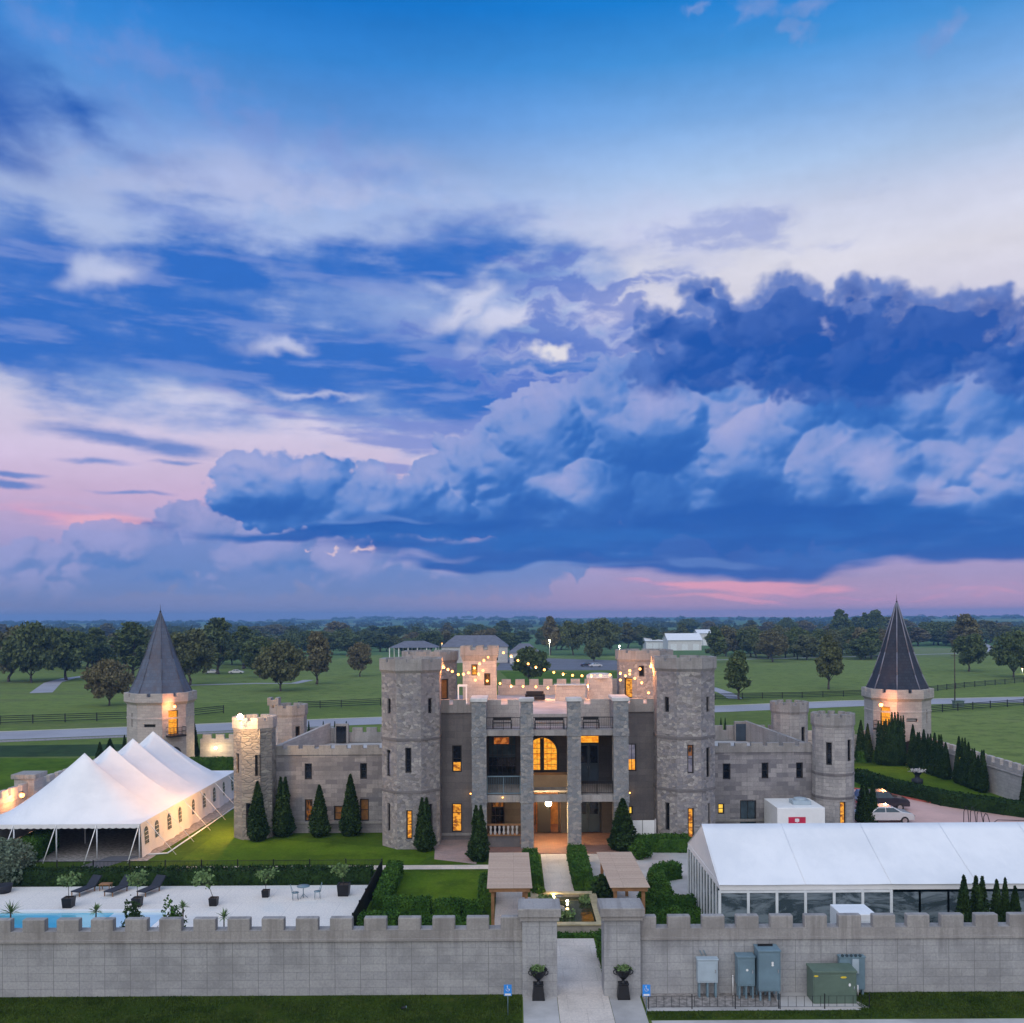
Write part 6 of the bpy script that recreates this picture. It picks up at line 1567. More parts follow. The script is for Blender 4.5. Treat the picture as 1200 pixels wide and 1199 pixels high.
# cafe set
o = thing('cafe_table', (*G(355.5, 1052, DZ), DZ), 'small round metal cafe table on the pool deck', 'table')
mb = MB(); mb.lathe([(.40, .70), (.40, .73), (.01, .735)], n=20, cap0=True); mb.build('table_top', M['greyblue'], o, local=True)
mb = MB(); mb.tube((0, 0, 0), (0, 0, .7), .025)
for k in range(3): a = k * 2.09; mb.tube((0, 0, .25), (.28 * math.cos(a), .28 * math.sin(a), 0), .015, n=6)
mb.build('pedestal', M['greyblue'], o, local=True)
def cafe_chair(px, py, rz, label):
    o = thing('cafe_chair', (*G(px, py, DZ), DZ), label, 'chair', None, rz); m_ = M['greyblue']
    mb = MB(); mb.lathe([(.21, .43), (.22, .46), (.01, .465)], n=14, cap0=True); mb.build('seat', m_, o, local=True)
    mb = MB(); pts = [(-.2, .1, .45), (-.2, .24, .8), (-.12, .28, .95), (.12, .28, .95), (.2, .24, .8), (.2, .1, .45)]; mb.path(pts, .014, 5)
    for x in (-.08, 0, .08): mb.tube((x, .2, .45), (x, .28, .94), .009, n=4)
    mb.build('backrest', m_, o, local=True)
    for sx in (-.16, .16):
        for sy in (-.16, .16): mb = MB(); mb.tube((sx, sy, 0), (sx * .9, sy * .9, .44), .013, n=5); mb.build('leg', m_, o, local=True)
cafe_chair(346, 1054.5, R(110), 'metal chair left of the small cafe table'); cafe_chair(372, 1053, R(-75), 'metal chair with its back to the right of the cafe table')

# ------------------------------------------------------------------ shrubs behind the front wall
def spiky(loc, w, h, label):
    o = thing('spiky_plant', loc, label, 'plant'); r = random.Random(hash_(label))
    mb = MB(); mb.tube((0, 0, 0), (.04, 0, h - w * .55), .05, .035, 6); mb.build('stem', M['bark'], o, local=True)
    mb = MB(); c = Vector((.04, 0, h - w * .6))
    for k in range(46):
        a = r.random() * 6.28; e = math.radians(-15 + 95 * r.random()); d = Vector((math.cos(a) * math.cos(e), math.sin(a) * math.cos(e), math.sin(e))); L = w * (.45 + .3 * r.random()); s_ = Vector((-math.sin(a), math.cos(a), 0)) * .028
        m_ = c + d * L * .55; t_ = c + d * L - Vector((0, 0, L * .12)); mb.poly([c - s_ * .5, m_ - s_, m_ + s_, c + s_ * .5]); mb.poly([m_ - s_, t_, m_ + s_])
    mb.build('blades', M['palegreen'], o, local=True)
shrub('conifer_shrub', (*G(156, 1140), .0), 1.15, 3.6, 'dark pointed shrub rising behind the front wall by the pool', M['cyp'], n=1500, leaf=.07, up=.8)
shrub('conifer_shrub', (*G(203, 1140), .0), 1.4, 3.5, 'wide dark shrub behind the front wall, right of the pointed shrub', M['hedge'], n=1500, leaf=.07, up=.6)
for px, py, w, h, lab in ((214, 1140, .6, 3.6, 'thin yellow-green spiky plant beside the wide dark shrub'), (262, 1140, .8, 3.2, 'pale feathery plant behind the front wall, left of the deck centre'), (112, 1140, .8, 3.5, 'thin pale plant behind the front wall in front of the pool'), (12, 1140, 1.1, 3.6, 'thin pale plant behind the front wall near the left edge')):
    spiky((*G(px, py), .0), w, h, lab)
shrub('sage_bush', (*G(2, 1036), 0), 4.2, 3.0, 'large grey-green bush at the left edge beyond the pool deck', M['sage'], n=5200, leaf=.09, cat='bush')
hedge('hedge', [G(24, 1013), G(42, 1003), G(56, 994)], 1.6, 1.4, 'rounded green hedge left of the tent poles at the left edge', mat=M['hedge'])

# ------------------------------------------------------------------ garden left of the gate axis
hd = [([(-8.0, 63.8), (-7.9, 56.0)], .9, .9, 'clipped hedge at the left side of the small square lawn'),
      ([(-7.6, 55.2), (-4.9, 55.2)], .9, .9, 'front hedge of the small square lawn, left piece'), ([(-4.6, 55.0), (-3.1, 55.0)], .9, .8, 'front hedge of the small square lawn, middle piece'), ([(-2.9, 54.9), (-1.8, 54.9)], .9, .75, 'front hedge of the small square lawn, right piece'),
      ([(-1.75, 60.3), (-1.7, 56.4)], .7, 1.0, 'clipped hedge between the small lawn and the left pergola'),
      ([(-8.4, 51.2), (-6.4, 51.2)], 1.2, 1.2, 'green hedge behind the front wall next to the pool fence'), ([(-6.0, 51.0), (-4.3, 51.0)], 1.1, 1.05, 'low hedge behind the front wall, second from the pool fence'), ([(-3.9, 51.0), (-2.0, 51.0)], 1.0, 1.0, 'low hedge behind the front wall, next to the left pergola'),
      ([(1.15, 66.5), (1.3, 59.6)], .9, 1.0, 'long box hedge at the left of the path to the portico'), ([(4.5, 67.5), (4.45, 59.8)], 1.1, 1.0, 'long box hedge at the right of the path to the portico'), ([(4.6, 59.3), (6.3, 59.0)], .9, .9, 'short hedge running right from the long hedge to the right pergola'),
      ([(9.2, 69.8), (13.0, 69.6)], 1.2, 1.1, 'dark hedge below the right front tower'),
      ([(10.9, 62.6), (9.6, 61.8), (9.1, 60.2), (9.1, 58.0), (9.0, 56.0)], .9, 1.0, 'curved hedge bending round at the left end of the glass tent'),
      ([(7.4, 55.4), (10.6, 55.2)], .9, .9, 'straight hedge between the right pergola and the glass tent'), ([(7.2, 53.0), (10.4, 52.6)], 1.0, .9, 'low hedge behind the front wall right of the gate pier'), 
      ([(1.6, 51.05), (4.5, 51.05)], .3, .18, 'very low dark planting strip in front of the stone pond'), ([(4.75, 45.0), (4.7, 48.6)], .7, 1.2, 'green bush peeping past the right gate pier beside the walkway')]
for pts, w, h, lab in hd: hedge('hedge', pts, w, h, lab)
shrub('round_bush', (*G(752, 1006), 0), 1.6, 1.35, 'round clipped dark bush beside the cypress right of the portico', M['hedge'], n=2600, leaf=.06, cat='bush')
shrub('small_shrub', (1.55, 55.8 + 1.6, 0), .9, 1.0, 'dark shrub at the back left of the stone pond', M['hedge'], n=700)
shrub('small_shrub', (5.6, 57.5, 0), 1.4, 1.5, 'dark broad-leaved shrub under the left edge of the right pergola', M['cyp'], n=900, leaf=.11)
shrub('small_shrub', (7.7, 54.4, 0), 1.2, 1.7, 'leafy shrub under the front right post of the right pergola', M['hedge'], n=900)
# pergolas
def pergola(xa, xb, ya, yb, z, skew, label):
    o = thing('pergola', ((xa + xb) / 2, (ya + yb) / 2, 0), label, 'pergola')
    sk = lambda y: skew * (y - ya) / (yb - ya)
    mb = MB()
    n = int((yb - ya) / .16)
    for k in range(n):
        y0 = ya + (yb - ya) * k / n; y1 = y0 + (yb - ya) / n - .012; s_ = sk(y0)
        mb.prism([(xa + s_, y0), (xb + s_, y0), (xb + s_, y1), (xa + s_, y1)], z - .03 - .012 * (k % 3 == 0), z)
    mb.build('roof_slats', [M['wood']], o)
    mb = MB()
    for x in (xa + .15, xb - .27): mb.prism([(x, ya + .05), (x + .12, ya + .05), (x + .12 + skew, yb - .05), (x + skew, yb - .05)], z - .26, z - .045)
    for y in (ya + .06, yb - .2): mb.box(xa + .12 + sk(y), xb - .12 + sk(y), y, y + .12, z - .24, z - .05)
    mb.build('beam', [M['woodp']], o)
    for y in (ya + .25, yb - .35):
        for x in (xa + .22, xb - .42): mb = MB(); mb.box(x + sk(y), x + sk(y) + .18, y, y + .18, 0, z - .26); mb.build('post', [M['woodp']], o)
pergola(-1.45, 1.02, 51.0, 58.7, 2.7, -.06, 'tan slatted pergola left of the gate axis'); pergola(5.25, 7.42, 51.0, 58.7, 2.7, -.05, 'tan slatted pergola right of the gate axis')
# stone pond
o = thing('pond', (3, 54.4, 0), 'rectangular stone garden pond with lights between the two pergolas', 'pond')
qx0, qx1, qy0, qy1 = 1.1, 4.95, 51.4, 57.5; mb = MB()
for (a, b, c, d) in ((qx0, qx0 + .3, qy0, qy1), (qx1 - .3, qx1, qy0, qy1), (qx0 + .3, qx1 - .3, qy0, qy0 + .3), (qx0 + .3, qx1 - .3, qy1 - .3, qy1)): mb.box(a, b, c, d, 0, .5)
mb.build('basin_wall', [M['concdk']], o)
mb = MB()
for (a, b, c, d) in ((qx0 - .07, qx0 + .38, qy0 - .07, qy1 + .07), (qx1 - .38, qx1 + .07, qy0 - .07, qy1 + .07), (qx0 + .38, qx1 - .38, qy0 - .07, qy0 + .38), (qx0 + .38, qx1 - .38, qy1 - .38, qy1 + .07)): mb.box(a, b, c, d, .502, .59)
mb.build('rim', [plain('sandstone_rim', (.42, .36, .22), .8, var=.2, scale=2)], o, bevel=.02)
mb = MB(); mb.poly([(qx0 + .3, qy0 + .3, .36), (qx1 - .3, qy0 + .3, .36), (qx1 - .3, qy1 - .3, .36), (qx0 + .3, qy1 - .3, .36)]); mb.build('water', [M['pondw']], o)
mb = MB(); mb.lathe([(.5, .3), (.35, .55), (.12, .6), (.08, 1.1), (.30, 1.2), (.02, 1.16)], 2.6, 54.6, 12); mb.build('spout', [M['concdk']], o)
r = rs(77); C = np.stack([r.rand(420) * 1.0, r.rand(420), r.rand(420) * .25], 1)
for (cx, cy, w_, d_, nm) in ((1.9, 56.6, 1.0, .8, 'a'), (2.9, 53.6, 1.2, 1.0, 'b'), (4.3, 56.3, .7, 1.4, 'c'), (2.0, 52.3, .9, .8, 'd')):
    n = 160; C = np.stack([cx + (r.rand(n) - .5) * w_, cy + (r.rand(n) - .5) * d_, .38 + r.rand(n) * .22], 1) - np.array([3, 54.4, 0]); U, V = leaf_axes(r, n, .07); quads_object('water_plant', C, U, V, M['palegreen'], o)
for (x, y, e) in ((2.45, 57.0, 26), (3.2, 56.0, 10), (2.25, 52.2, 16)):
    mb = MB(); mb.sphere((x, y, .46), .07, 8); b = mb.build('pond_lamp', [M['lampw']], o); area_light('light', o, (x, y, .75), e, (1, .62, .25), .1)
# white gate panels beside the right cypress
o = thing('white_gate', (9.5, 71.2, 0), 'pair of pale gate panels between the cypress and the right front tower', 'gate')
gx0, _ = AT(739, 970, 71.4); gx1, _ = AT(767, 970, 71.4); gm = (gx0 + gx1) / 2
for a, b in ((gx0, gm - .02), (gm + .02, gx1)):
    mb = MB(); mb.box(a, b, 71.4, 71.46, .12, 1.9); mb.build('panel', [M['white']], o, bevel=.01)
for x in (gx0 - .1, gx1 + .02): mb = MB(); mb.box(x, x + .1, 71.38, 71.48, 0, 2.0); mb.build('post', [M['trim']], o)

# ------------------------------------------------------------------ utility boxes right of the gate
def cab(px0, px1, py0, py1, y, depth, mat, label, name, feet=.12, cat='cabinet', lid=.06, door_=True, extra=None):
    xa, zt = AT(px0, py0, y); xb, zb = AT(px1, py1, y); zb = max(zb, 0)
    o = thing(name, ((xa + xb) / 2, y, 0), label, cat)
    mb = MB(); mb.box(xa, xb, y, y + depth, zb, zt - lid); mb.build('body', [mat], o, bevel=.02)
    mb = MB(); mb.box(xa - .03, xb + .03, y - .04, y + depth + .02, zt - lid, zt); mb.build('lid', [mat], o, bevel=.015)
    if door_:
        mb = MB(); mb.box(xa + .06, xb - .06, y - .022, y - .002, zb + .08, zt - lid - .08); d = mb.build('door', [mat], o, bevel=.01)
        mb = MB(); mb.box(xb - .14, xb - .10, y - .05, y - .023, (zb + zt) / 2 - .08, (zb + zt) / 2 + .08); mb.build('handle', [M['chrome']], d)
    if zb > .03:
        mb = MB()
        for x in (xa + .05, (xa + xb) / 2 - .04, xb - .13):
            mb.box(x, x + .08, y + .05, y + .13, 0, zb); mb.box(x, x + .08, y + depth - .13, y + depth - .05, 0, zb)
        mb.build('feet', [M['greyblue']], o)
    return o, xa, xb, zb, zt
def sticker(o, x, z, y, w=.12, h=.12, mat='white', name='sticker'):
    mb = MB(); mb.poly([(x + w / 2 * math.cos(k * math.pi / 3), y, z + h / 2 * math.sin(k * math.pi / 3)) for k in range(6)]); mb.build(name, [M[mat]], o)
o, xa, xb, zb, zt = cab(817.5, 841.5, 1124, 1152, 42.75, .35, M['lightgrey'], 'light grey meter box standing on two posts', 'meter_box')
mb = MB()
for x in (xa + .30, xb - .45): mb.tube((x, 43.2, zt), (x - .1, 43.28, zt + .22), .02, n=6)
mb.build('conduit', [M['greyblue']], o)
o, xa, xb, zb, zt = cab(864.5, 885, 1121, 1156, 42.6, .55, M['greyblue'], 'smaller of two blue-grey electrical cabinets by the wall', 'electric_cabinet'); sticker(o, xa + .42, zb + .75, 42.57)
o, xa, xb, zb, zt = cab(889, 915, 1114, 1162, 42.35, .85, M['greyblue'], 'taller of two blue-grey electrical cabinets by the wall', 'electric_cabinet'); sticker(o, xa + .62, zb + 1.3, 42.32); sticker(o, xa + .62, zb + 1.2, 42.32)
mb = MB(); mb.box(xa + .1, xb - .2, 42.9, 42.94, zt + .002, zt + .1); mb.build('vent', [M['black']], o)
o, xa, xb, zb, zt = cab(953, 1004, 1138, 1178, 41.95, .95, M['xgreen'], 'wide dark green transformer box on a concrete pad', 'transformer', lid=.10)
sticker(o, xa + 1.35, zt - .28, 41.92, .3, .1, 'yel'); sticker(o, xa + .12, zt - .22, 41.92, .22, .08, 'yel'); sticker(o, xa + 1.62, zt - .62, 41.92, .11, .16)
o, xa, xb, zb, zt = cab(984, 1014, 1121, 1160, 42.95, .3, M['greyblue'], 'row of small meters on a dark frame behind the green transformer', 'meter_bank', door_=False)
mb = MB()
for k in range(5): mb.tube((xa + .12 + k * .2, 42.9, zt + .05), (xa + .12 + k * .2, 42.95, zt + .05), .07, n=10)
mb.build('meter', [M['glassb']], o)
mb = MB(); mb.box(xa + .55, xa + .85, 42.86, 42.948, zt - .75, zt - .1); mb.build('breaker_box', [M['lightgrey']], o)
mb = MB(); mb.tube((xa + .8, 42.9, 0.05), (xa + .8, 42.9, .5), .04, n=8); mb.build('pipe', [M['white']], o)
o = thing('white_pipe', (*G(859, 1166), 0), 'thin white standpipe left of the smaller blue-grey cabinet', 'pipe'); mb = MB(); mb.tube((0, 0, 0), (0, 0, .85), .025, n=8); mb.build('tube', M['white'], o, local=True); mb = MB(); mb.tube((0, 0, .85), (0, 0, .9), .035, n=8); mb.build('cap', M['white'], o, local=True)
picket([(5.95, 41.95), (16.4, 41.95)] if False else [(5.95, 41.55), (11.7, 41.55)], 'low thin black picket fence in front of the meter box and cabinets', .62, 2.4, .018, bar=.33, br=.008, name='picket_fence', rail=.007)
picket([(11.75, 41.5), (15.7, 41.5)], 'low thin black picket fence in front of the green transformer', .62, 2.0, .018, bar=.33, br=.008, name='picket_fence', rail=.007)
# urns
def urn(x, y, label):
    o = thing('urn', (x, y, .03), label, 'urn')
    mb = MB(); mb.lathe([(.40, 0), (.40, .06), (.30, .62), (.33, .66), (.33, .70)], n=4, sm=False, a0=math.pi / 4, cap0=True); mb.build('pedestal', M['black'], o, local=True, bevel=.01)
    mb = MB(); mb.lathe([(.15, .70), (.06, .78), (.07, .84), (.22, .98), (.33, 1.12), (.36, 1.28), (.42, 1.32), (.40, 1.35), (.33, 1.32), (.30, 1.22)], n=24); mb.build('bowl', M['black'], o, local=True)
    for s_ in (-1, 1):
        mb = MB(); mb.path([(s_ * .30, 0, 1.05), (s_ * .42, 0, 1.10), (s_ * .45, 0, 1.22), (s_ * .37, 0, 1.26)], .022, 6); mb.build('handle', M['black'], o, local=True)
    r = rs(int(x * 10)); n = 500; v = r.randn(n, 3) * np.array([.14, .14, .06]) + np.array([0, 0, 1.36]); U, V = leaf_axes(r, n, .035); quads_object('flowers', v, U, V, M['palegreen'], o)
urn(*G(631, 1171), 'black urn with green plants before the left gate pier'); urn(*G(730.5, 1170), 'black urn with green plants before the right gate pier')
def access_sign(px, pyt, pyb, y, label):
    X, zt = AT(px, pyt, y); _, zb = AT(px, pyb, y)
    o = thing('parking_sign', (X, y, 0), label, 'sign')
    mb = MB(); mb.box(X - .17, X + .17, y - .01, y + .01, zb, zt); p = mb.build('panel', [M['blue']], o)
    mb = MB(); z = zt - .15; d = y - .014
    mb.sphere((X - .02, d, z + .09), .022, 8); mb.tube((X - .02, d, z + .07), (X - .01, d, z - .03), .012, n=5); mb.tube((X - .01, d, z - .03), (X + .06, d, z - .04), .012, n=5); mb.tube((X + .06, d, z - .04), (X + .08, d, z - .11), .012, n=5)
    for k in range(9): a0, a1 = math.radians(150 + k * 25), math.radians(175 + k * 25); mb.tube((X - .0 + .08 * math.cos(a0), d, z - .05 + .08 * math.sin(a0)), (X + .08 * math.cos(a1), d, z - .05 + .08 * math.sin(a1)), .009, n=4)
    mb.box(X - .13, X + .13, y - .0135, y - .0105, zb + .02, zb + .10)
    mb.build('symbol', [M['white']], p)
    mb = MB(); mb.tube((X, y + .03, 0), (X, y + .03, zt), .02, n=6); mb.build('post', [M['greyblue']], o)
access_sign(595, 1154, 1167, 41.0, 'blue accessible-parking sign on a thin post left of the gate'); access_sign(757.5, 1154, 1167.5, 41.0, 'blue accessible-parking sign on a thin post right of the gate')
o = thing('ground_spotlight', (*G(473, 1183), 0), 'tiny bluish ground light lying in the grass before the left wall', 'lamp')
mb = MB(); mb.tube((-.1, 0, .05), (.12, 0, .09), .06, .08, 10); mb.build('housing', M['black'], o, local=True); mb = MB(); mb.tube((.12, 0, .09), (.13, 0, .092), .07, n=10); mb.build('lens', M['shelfw'], o, local=True)

# ------------------------------------------------------------------ right-hand drive
def hp(L): return [G(*p) for p in L]
hedge('hedge', hp([(1006, 915), (1020, 921), (1045, 928), (1075, 936), (1110, 944), (1150, 950), (1200, 957), (1260, 963)]), 1.3, 1.2, 'long dark hedge curving along the pinkish driveway at the right', mat=M['darkhedge'], dens=110, leaf=.075)
hedge('hedge', hp([(1005, 893), (1030, 893)]), 1.1, 1.3, 'low dark hedge at the foot of the cypresses right of the castle turret', dens=110, leaf=.075)
hedge('hedge', [(-38, 108), (-20, 108)], 1.3, 1.4, 'dark hedge before the rear wall left of the castle', dens=110, leaf=.075)
o = thing('flower_urn', (*G(1075, 918), 0), 'dark pedestal urn with white flowers on the lawn by the driveway', 'urn')
mb = MB(); mb.lathe([(.55, 0), (.55, .45), (.28, .5), (.22, .8), (.5, 1.15), (.62, 1.2), (.4, 1.15)], n=16, cap0=True); mb.build('bowl', M['dkfurn'], o, local=True)
r = rs(4); v = r.randn(500, 3) * np.array([.30, .30, .08]) + np.array([0, 0, 1.3]); U, V = leaf_axes(r, 500, .06); quads_object('flowers', v, U, V, M['trim'], o)
def car(px, py, paint, label, kind='sedan', rz=0.0, L=4.6, shift=0.0):
    X, Y = G(px, py); o = thing('parked_car', (X + shift, Y + .9, 0), label, 'car', None, rz); W = 1.8
    if kind == 'sedan': prof = [(-2.3, .35), (-2.3, .75), (-2.1, .92), (-1.35, 1.0), (-.75, 1.42), (.55, 1.45), (1.25, 1.05), (2.1, .9), (2.3, .7), (2.3, .35)]
    else: prof = [(-2.3, .4), (-2.35, 1.0), (-2.15, 1.15), (-1.9, 1.65), (.5, 1.7), (1.1, 1.2), (2.15, 1.05), (2.35, .8), (2.35, .4)]
    def sec(y, k, gl=1): return [(x * (1 - .03 * k), y, z if z < .8 else .8 + (z - .8)) for x, z in prof]
    mb = MB(); ys = [(-.9, 1), (-.86, .3), (0, 0), (.86, .3), (.9, 1)]
    R_ = []
    for y, k in ys: R_.append([(x * (1 - .02 * k), y * (1 - .17 * max(0, (z - .95) / .6)), z - .03 * k * (z > 1.2)) for x, z in prof])
    mb.loft(R_, 0, False); mb.poly(R_[0][::-1]) ; mb.poly(R_[-1])
    b = mb.build('body', [paint], o, local=True, bevel=.05)
    mb = MB(); tz = prof[4][1] if kind == 'sedan' else 1.62; by_ = 1.0 if kind == 'sedan' else 1.15
    for s_ in (-1, 1):
        f = lambda x, z: (x, s_ * (.905 * (1 - .17 * max(0, (z - .95) / .6)) + .006), z)
        if kind == 'sedan': Q = [[(-1.2, 1.02), (-.15, 1.02), (-.15, 1.36), (-.72, 1.36)], [(-.08, 1.02), (1.1, 1.02), (.55, 1.37), (-.08, 1.37)]]
        else: Q = [[(-1.8, 1.15), (-.5, 1.15), (-.5, 1.58), (-1.7, 1.58)], [(-.42, 1.15), (1.0, 1.15), (.48, 1.6), (-.42, 1.6)]]
        for q in Q: pts = [f(*p) for p in q]; mb.poly(pts if s_ < 0 else pts[::-1])
    mb.build('side_windows', [M['glassb']], o, local=True)
    mb = MB()
    a, b_ = ((.62, 1.43), (1.2, 1.09)) if kind == 'sedan' else ((.55, 1.67), (1.08, 1.24))
    mb.poly([(a[0], -.72, a[1]), (b_[0], -.82, b_[1]), (b_[0], .82, b_[1]), (a[0], .72, a[1])])
    mb.build('windscreen', [M['glassb']], o, local=True); o.children[-1].location = (.01, 0, .012)
    for x in (-1.45, 1.45):
        for s_ in (-1, 1):
            mb = MB(); mb.tube((x, s_ * .74, .33), (x, s_ * .92, .33), .33, n=20); w = mb.build('wheel', [M['rubber']], o, local=True)
            mb = MB(); mb.tube((x, s_ * .921, .33), (x, s_ * .93, .33), .2, n=14); mb.build('rim', [M['chrome']], w, local=True)
    for s_ in (-1, 1):
        mb = MB(); mb.box(-2.33, -2.25, s_ * .72 - .16, s_ * .72 + .16, .72, .86); mb.build('tail_light', [M['tail']], o, local=True)
        mb = MB(); mb.box(2.24, 2.33, s_ * .7 - .18, s_ * .7 + .18, .62, .76); mb.build('headlight', [M['chrome']], o, local=True)
    return o
car(1040, 966.5, M['carw'], 'silver sedan parked beside the small cypress on the driveway', 'sedan', R(0))
car(1036, 950.5, M['card'], 'dark sport utility car parked behind the silver sedan', 'suv', R(-4))
# bicycle rack
o = thing('bicycle_rack', (*G(1142, 966), 0), 'curved black hoop rack at the near edge of the driveway', 'rack')
mb = MB()
for k, (w_, h_) in enumerate(((.5, 1.5), (.55, 1.45), (.6, 1.2), (.6, .9))):
    x = -.9 + k * .55; mb.path([(x, 0, 0), (x + .02, 0, h_ * .7), (x + .16, 0, h_), (x + .34, 0, h_ * .85), (x + w_, .1, 0)], .03, 6)
mb.path([(1.4, 0, 0), (1.9, 0, .35), (3.6, 0, .3), (4.4, 0, .3)], .03, 6)
mb.build('hoops', M['black'], o, local=True)

# ------------------------------------------------------------------ far buildings
def hip(name, px0, px1, pyb, pye, pyr, dist, depth, label, wall, roof, ridge=.35, open_=False):
    xa, zb = AT(px0, pyb, dist); xb, ze = AT(px1, pye, dist); _, zr = AT((px0 + px1) / 2, pyr, dist + depth / 2); z0 = 0
    o = thing(name, ((xa + xb) / 2, dist, z0), label, 'building'); W = xb - xa; m_ = (xa + xb) / 2
    mb = MB()
    if open_:
        for x in [xa + .4 + (W - .8) * k / 5 for k in range(6)]:
            for yy in (dist + .3, dist + depth - .6): mb = MB(); mb.box(x - .15, x + .15, yy, yy + .3, 0, ze); mb.build('post', [M['white']], o)
    else:
        mb.box(xa + .4, xb - .4, dist + .4, dist + depth - .4, 0, ze); mb.build('wall', [wall], o)
        for k in range(4):
            x = xa + W * (k + .7) / 4.6; mb = MB(); mb.box(x, x + 1.0, dist + .36, dist + .398, .9, 2.1); mb.build('window', [M['glassd']], o)
    mb = MB(); yc = dist + depth / 2; r0, r1 = m_ - W * ridge / 2, m_ + W * ridge / 2
    A = [(xa, dist, ze), (xb, dist, ze), (xb, dist + depth, ze), (xa, dist + depth, ze)]; B0, B1 = (r0, yc, zr), (r1, yc, zr)
    mb.poly([A[0], A[1], B1, B0]); mb.poly([A[1], A[2], B1]); mb.poly([A[2], A[3], B0, B1]); mb.poly([A[3], A[0], B0]); mb.poly([A[3], A[2], A[1], A[0]]); mb.build('roof', [roof], o)
hip('pavilion', 455, 512, 768, 759, 751, 330, 14, 'open pavilion with grey hip roof and white posts left of the stair turret', M['white'], M['roofg'], .4, True)
hip('house', 516, 596, 770, 758, 744.5, 360, 20, 'large house with wide grey hip roof behind the stair turret', M['trim'], M['roofg'], .6)
hip('house', 596, 634, 774, 765, 754, 352, 14, 'smaller grey-roofed house right of the large house', M['trim'], M['roofg'], .3)
def barn(px0, px1, pyb, pye, pyr, dist, depth, label):
    xa, _ = AT(px0, pyb, dist); xb, ze = AT(px1, pye, dist); _, zr = AT(px0, pyr, dist + depth / 2)
    o = thing('barn', ((xa + xb) / 2, dist, 0), label, 'building'); yc = dist + depth / 2
    mb = MB(); mb.box(xa, xb, dist, dist + depth, -1, ze); mb.poly([(xa, dist, ze), (xa, yc, zr), (xa, dist + depth, ze)]); mb.poly([(xb, dist, ze), (xb, dist + depth, ze), (xb, yc, zr)]); mb.build('wall', [M['barnw']], o)
    mb = MB(); mb.poly([(xa - .5, dist - .6, ze - .1), (xb + .5, dist - .6, ze - .1), (xb + .5, yc, zr + .1), (xa - .5, yc, zr + .1)]); mb.poly([(xb + .5, dist + depth + .6, ze - .1), (xa - .5, dist + depth + .6, ze - .1), (xa - .5, yc, zr + .1), (xb + .5, yc, zr + .1)]); mb.build('roof', [M['white']], o)
    for k in range(3): x = xa + (xb - xa) * (k + .5) / 3; mb = MB(); mb.box(x - 1.5, x + 1.5, dist - .06, dist - .01, 0, 3.2); mb.build('door', [M['alu']], o)
barn(783, 822, 757, 750, 742.5, 480, 16, 'long white barn, nearest of the far barns right of the castle'); barn(818, 834, 752, 742, 738, 560, 14, 'small white barn rising behind the long white barn'); barn(757, 780, 755, 751, 747.5, 500, 12, 'low white shed left of the long white barn'); barn(880, 890, 749, 744, 738.5, 620, 12, 'tiny white barn between trees, left of two'); barn(914, 925, 751, 746, 742, 620, 12, 'tiny white barn between trees, right of two')
def tall_lamp(px, pyb, pyt, label, energy, size=.35, mat='lampc', name='street_lamp', h=None):
    X, Y = G(px, pyb); _, Z = AT(px, pyt, Y)
    o = thing(name, (X, Y, 0), label, 'street lamp')
    mb = MB(); mb.tube((0, 0, 0), (0, 0, Z), .14, .08, 8); mb.build('pole', M['alu'], o, local=True)
    mb = MB(); mb.box(-.5, .5, -.25, .25, Z, Z + .15); mb.build('head', M['black'], o, local=True)
    mb = MB(); mb.sphere((0, -.05, Z - size * .7), size, 8, sz=.7); mb.build('bulb', M[mat], o, local=True)
    d = bpy.data.lights.new('light', 'POINT'); d.energy = energy * EXK; d.color = (1, .9, .55); d.shadow_soft_size = .3; l = bpy.data.objects.new('light', d); COL.objects.link(l); l.parent = o; l.location = (0, -.6, Z - size * 2)
tall_lamp(644, 769, 750, 'bright car park light on a tall pole, left of two', 1200); tall_lamp(726, 770, 756.5, 'car park light on a pole, right of two, beside the rear tower', 900, .3)
tall_lamp(94.5, 780, 771, 'small lit street lamp among the trees at the left', 200, .25, 'bulb'); tall_lamp(518, 765, 753.5, 'tiny lit lamp by the eave of the large house', 100, .2, 'bulb'); tall_lamp(1198, 790, 782, 'small lit lamp at the right edge under the leaning tree', 200, .25, 'bulb')
X, Y = G(1119, 829); _, Z = AT(1119, 764, Y)
o = thing('utility_pole', (X, Y, 0), 'tall thin pole beside the road right of the right tower', 'pole'); mb = MB(); mb.tube((0, 0, 0), (0, 0, Z), .13, .09, 8); mb.build('shaft', M['bark'], o, local=True); mb = MB(); mb.box(-.7, .7, -.06, .06, Z - .8, Z - .68); mb.build('crossarm', M['bark'], o, local=True)
o = thing('junction_box', (*G(1123, 829), 0), 'low dark green box at the foot of the tall thin pole', 'box'); mb = MB(); mb.box(-.9, .9, -.6, .6, 0, 1.2); mb.build('body', M['xgreen'], o, local=True, bevel=.1); mb = MB(); mb.box(-1.0, 1.0, -.7, .7, 1.201, 1.3); mb.build('lid', M['xgreen'], o, local=True, bevel=.04)
for px, py, p_, lab in ((247, 790, 'carw', 'white car parked in the far field, left of two by the olive tree'), (276, 790, 'carw', 'white car parked in the far field, right of two by the olive tree'), (8, 782, 'carw', 'pale car among the trees at the left edge'), (698, 782, 'carw', 'white car alone on the grey car park'), (688, 781.5, 'card', 'dark car beside the white car on the grey car park')):
    car(px, py, M[p_], lab, 'sedan', R(8))

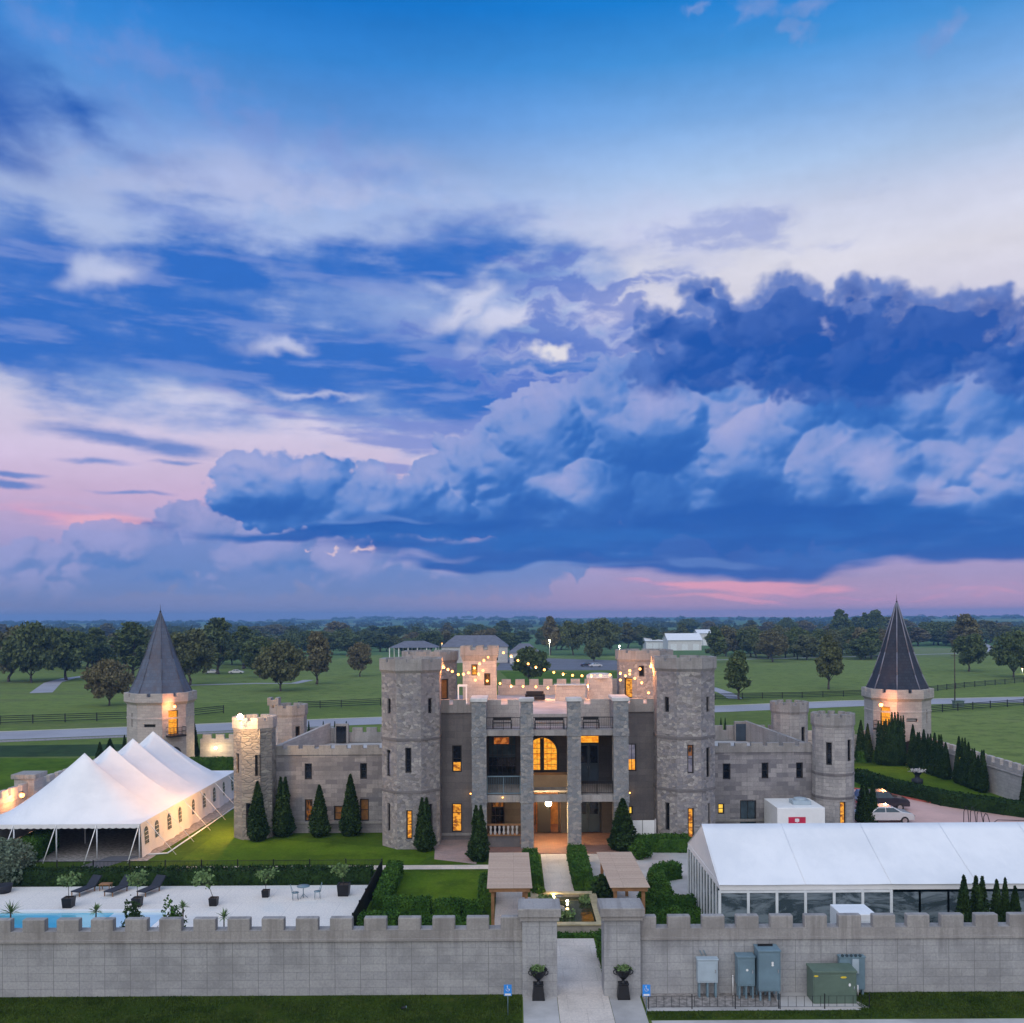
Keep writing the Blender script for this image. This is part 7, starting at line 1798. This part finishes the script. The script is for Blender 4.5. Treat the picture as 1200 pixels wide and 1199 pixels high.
# ------------------------------------------------------------------ cypresses
CT = [cypress_template(21), cypress_template(22, tops=2), cypress_template(23, tops=3, w=1.8)]
CW = [1.6, 1.6, 1.8]; cused = [False] * 3
def cyp(px, base, top, w, var, label, group=None):
    X, Y = G(px, base); Y += w * Y / FPX * .3; X = unroll(px, base)[0] * Y / FPX; _, Z = AT(px, top, Y); wr = w * Y / FPX
    o = CT[var] if not cused[var] else copy_tree(CT[var]); cused[var] = True
    o.location = (X, Y, 0); o.scale = (wr / CW[var], wr / CW[var], Z / 4.6); o.rotation_euler = (0, 0, rnd.random() * 6.28 if var == 0 else rnd.choice([0, math.pi]) + rnd.uniform(-.4, .4))
    tag(o, label, 'cypress')
    if group: o['group'] = group
    return o
near = [(302, 987, 917, 25, 0, 'cypress in front of the stone turret at the left end of the left wing'), (332, 982, 912, 25, 1, 'cypress with two tips, second from the left before the left wing'), (374.5, 982, 921, 24, 0, 'shorter cypress, third from the left before the left wing'), (411, 981, 909, 25, 0, 'tall slim cypress, fourth from the left, nearest the left front tower'),
        (497.5, 999, 936, 25, 1, 'cypress at the right foot of the left front tower'), (561, 1011, 945, 26, 1, 'cypress just left of the portico, behind the left pergola'), (730, 999, 937, 34, 0, 'broad cypress right of the portico beside the round bush'),
        (829, 972, 936, 11, 0, 'small thin cypress, left of two at the right front tower'), (838, 972, 930, 14, 0, 'small cypress, right of two at the right front tower by the yellow window'), (1013, 967, 920, 22, 1, 'cypress at the right foot of the round turret beside the silver sedan'), (1023, 966, 916, 14, 0, 'slim cypress partly behind the one at the round turret'),
        (1130, 1130, 1028, 27, 0, 'leftmost of the dark cypresses standing before the glass tent'), (1148, 1130, 1029, 32, 1, 'second cypress from the left before the glass tent'), (1168.5, 1130, 1033, 24, 0, 'third cypress before the glass tent'), (1178.5, 1130, 1031, 20, 0, 'fourth cypress before the glass tent'), (1190, 1130, 1040, 24, 0, 'short rightmost cypress before the glass tent')]
for a in near: cyp(*a)
for px, base, top, w in ((1009, 893, 845, 14), (1017, 894, 849, 12)): cyp(px, base, top, w, 0, 'cypress in the pair between the round turret and the right corner tower', 'cypresses before the right corner tower, left pair')
for i, (px, base, top, w) in enumerate(((1033, 897, 846, 16), (1042, 898, 844, 15), (1049, 898, 836, 15), (1056, 898, 840, 13))): cyp(px, base, top, w, 2, 'cypress in the tight clump right below the right corner tower balcony', 'clump of cypresses below the right corner tower')
for i in range(7): cyp(1070 + i * 6.4, 901 + i * 2.2, [850, 859, 856, 861, 860, 862, 871][i], 13.5, i % 2, 'cypress in the row of seven along the right side wall', 'row of seven cypresses by the right side wall')
for i in range(6): cyp(1124 + i * 5.6, 919 + i * 2.2, [864, 866, 871, 878, 886, 880][i], 13.5, i % 2, 'cypress in the row along the side wall right of the small wall lamp', 'cypresses by the right side wall near the photo edge')
cyp(1201, 950, 902, 12, 0, 'dark cypress cut off by the right edge of the photo')
for px, base, top, w, lab in ((117, 896, 870, 11, 'small cypress left of three behind the tent peaks'), (146, 896, 862, 9, 'thin cypress between the tent peaks'), (186, 893, 849, 9, 'left slim cypress by the balcony of the left corner tower'), (194.5, 893, 851, 9, 'slim cypress right below the left corner tower balcony'), (227, 890, 845, 13, 'tall dark cypress right of the left corner tower'), (129, 890, 866, 14, 'rounded small cypress behind the first tent dip')): cyp(px, base, top, w, 0, lab)
for px, w in ((362, 6), (379, 6), (392.5, 6), (406, 7), (845, 6), (850, 6)): cyp(px, 882, 846 if px < 500 else 842, w, 0, 'cypress tip showing over the rear battlement of a castle wing', 'cypresses behind the castle wings')
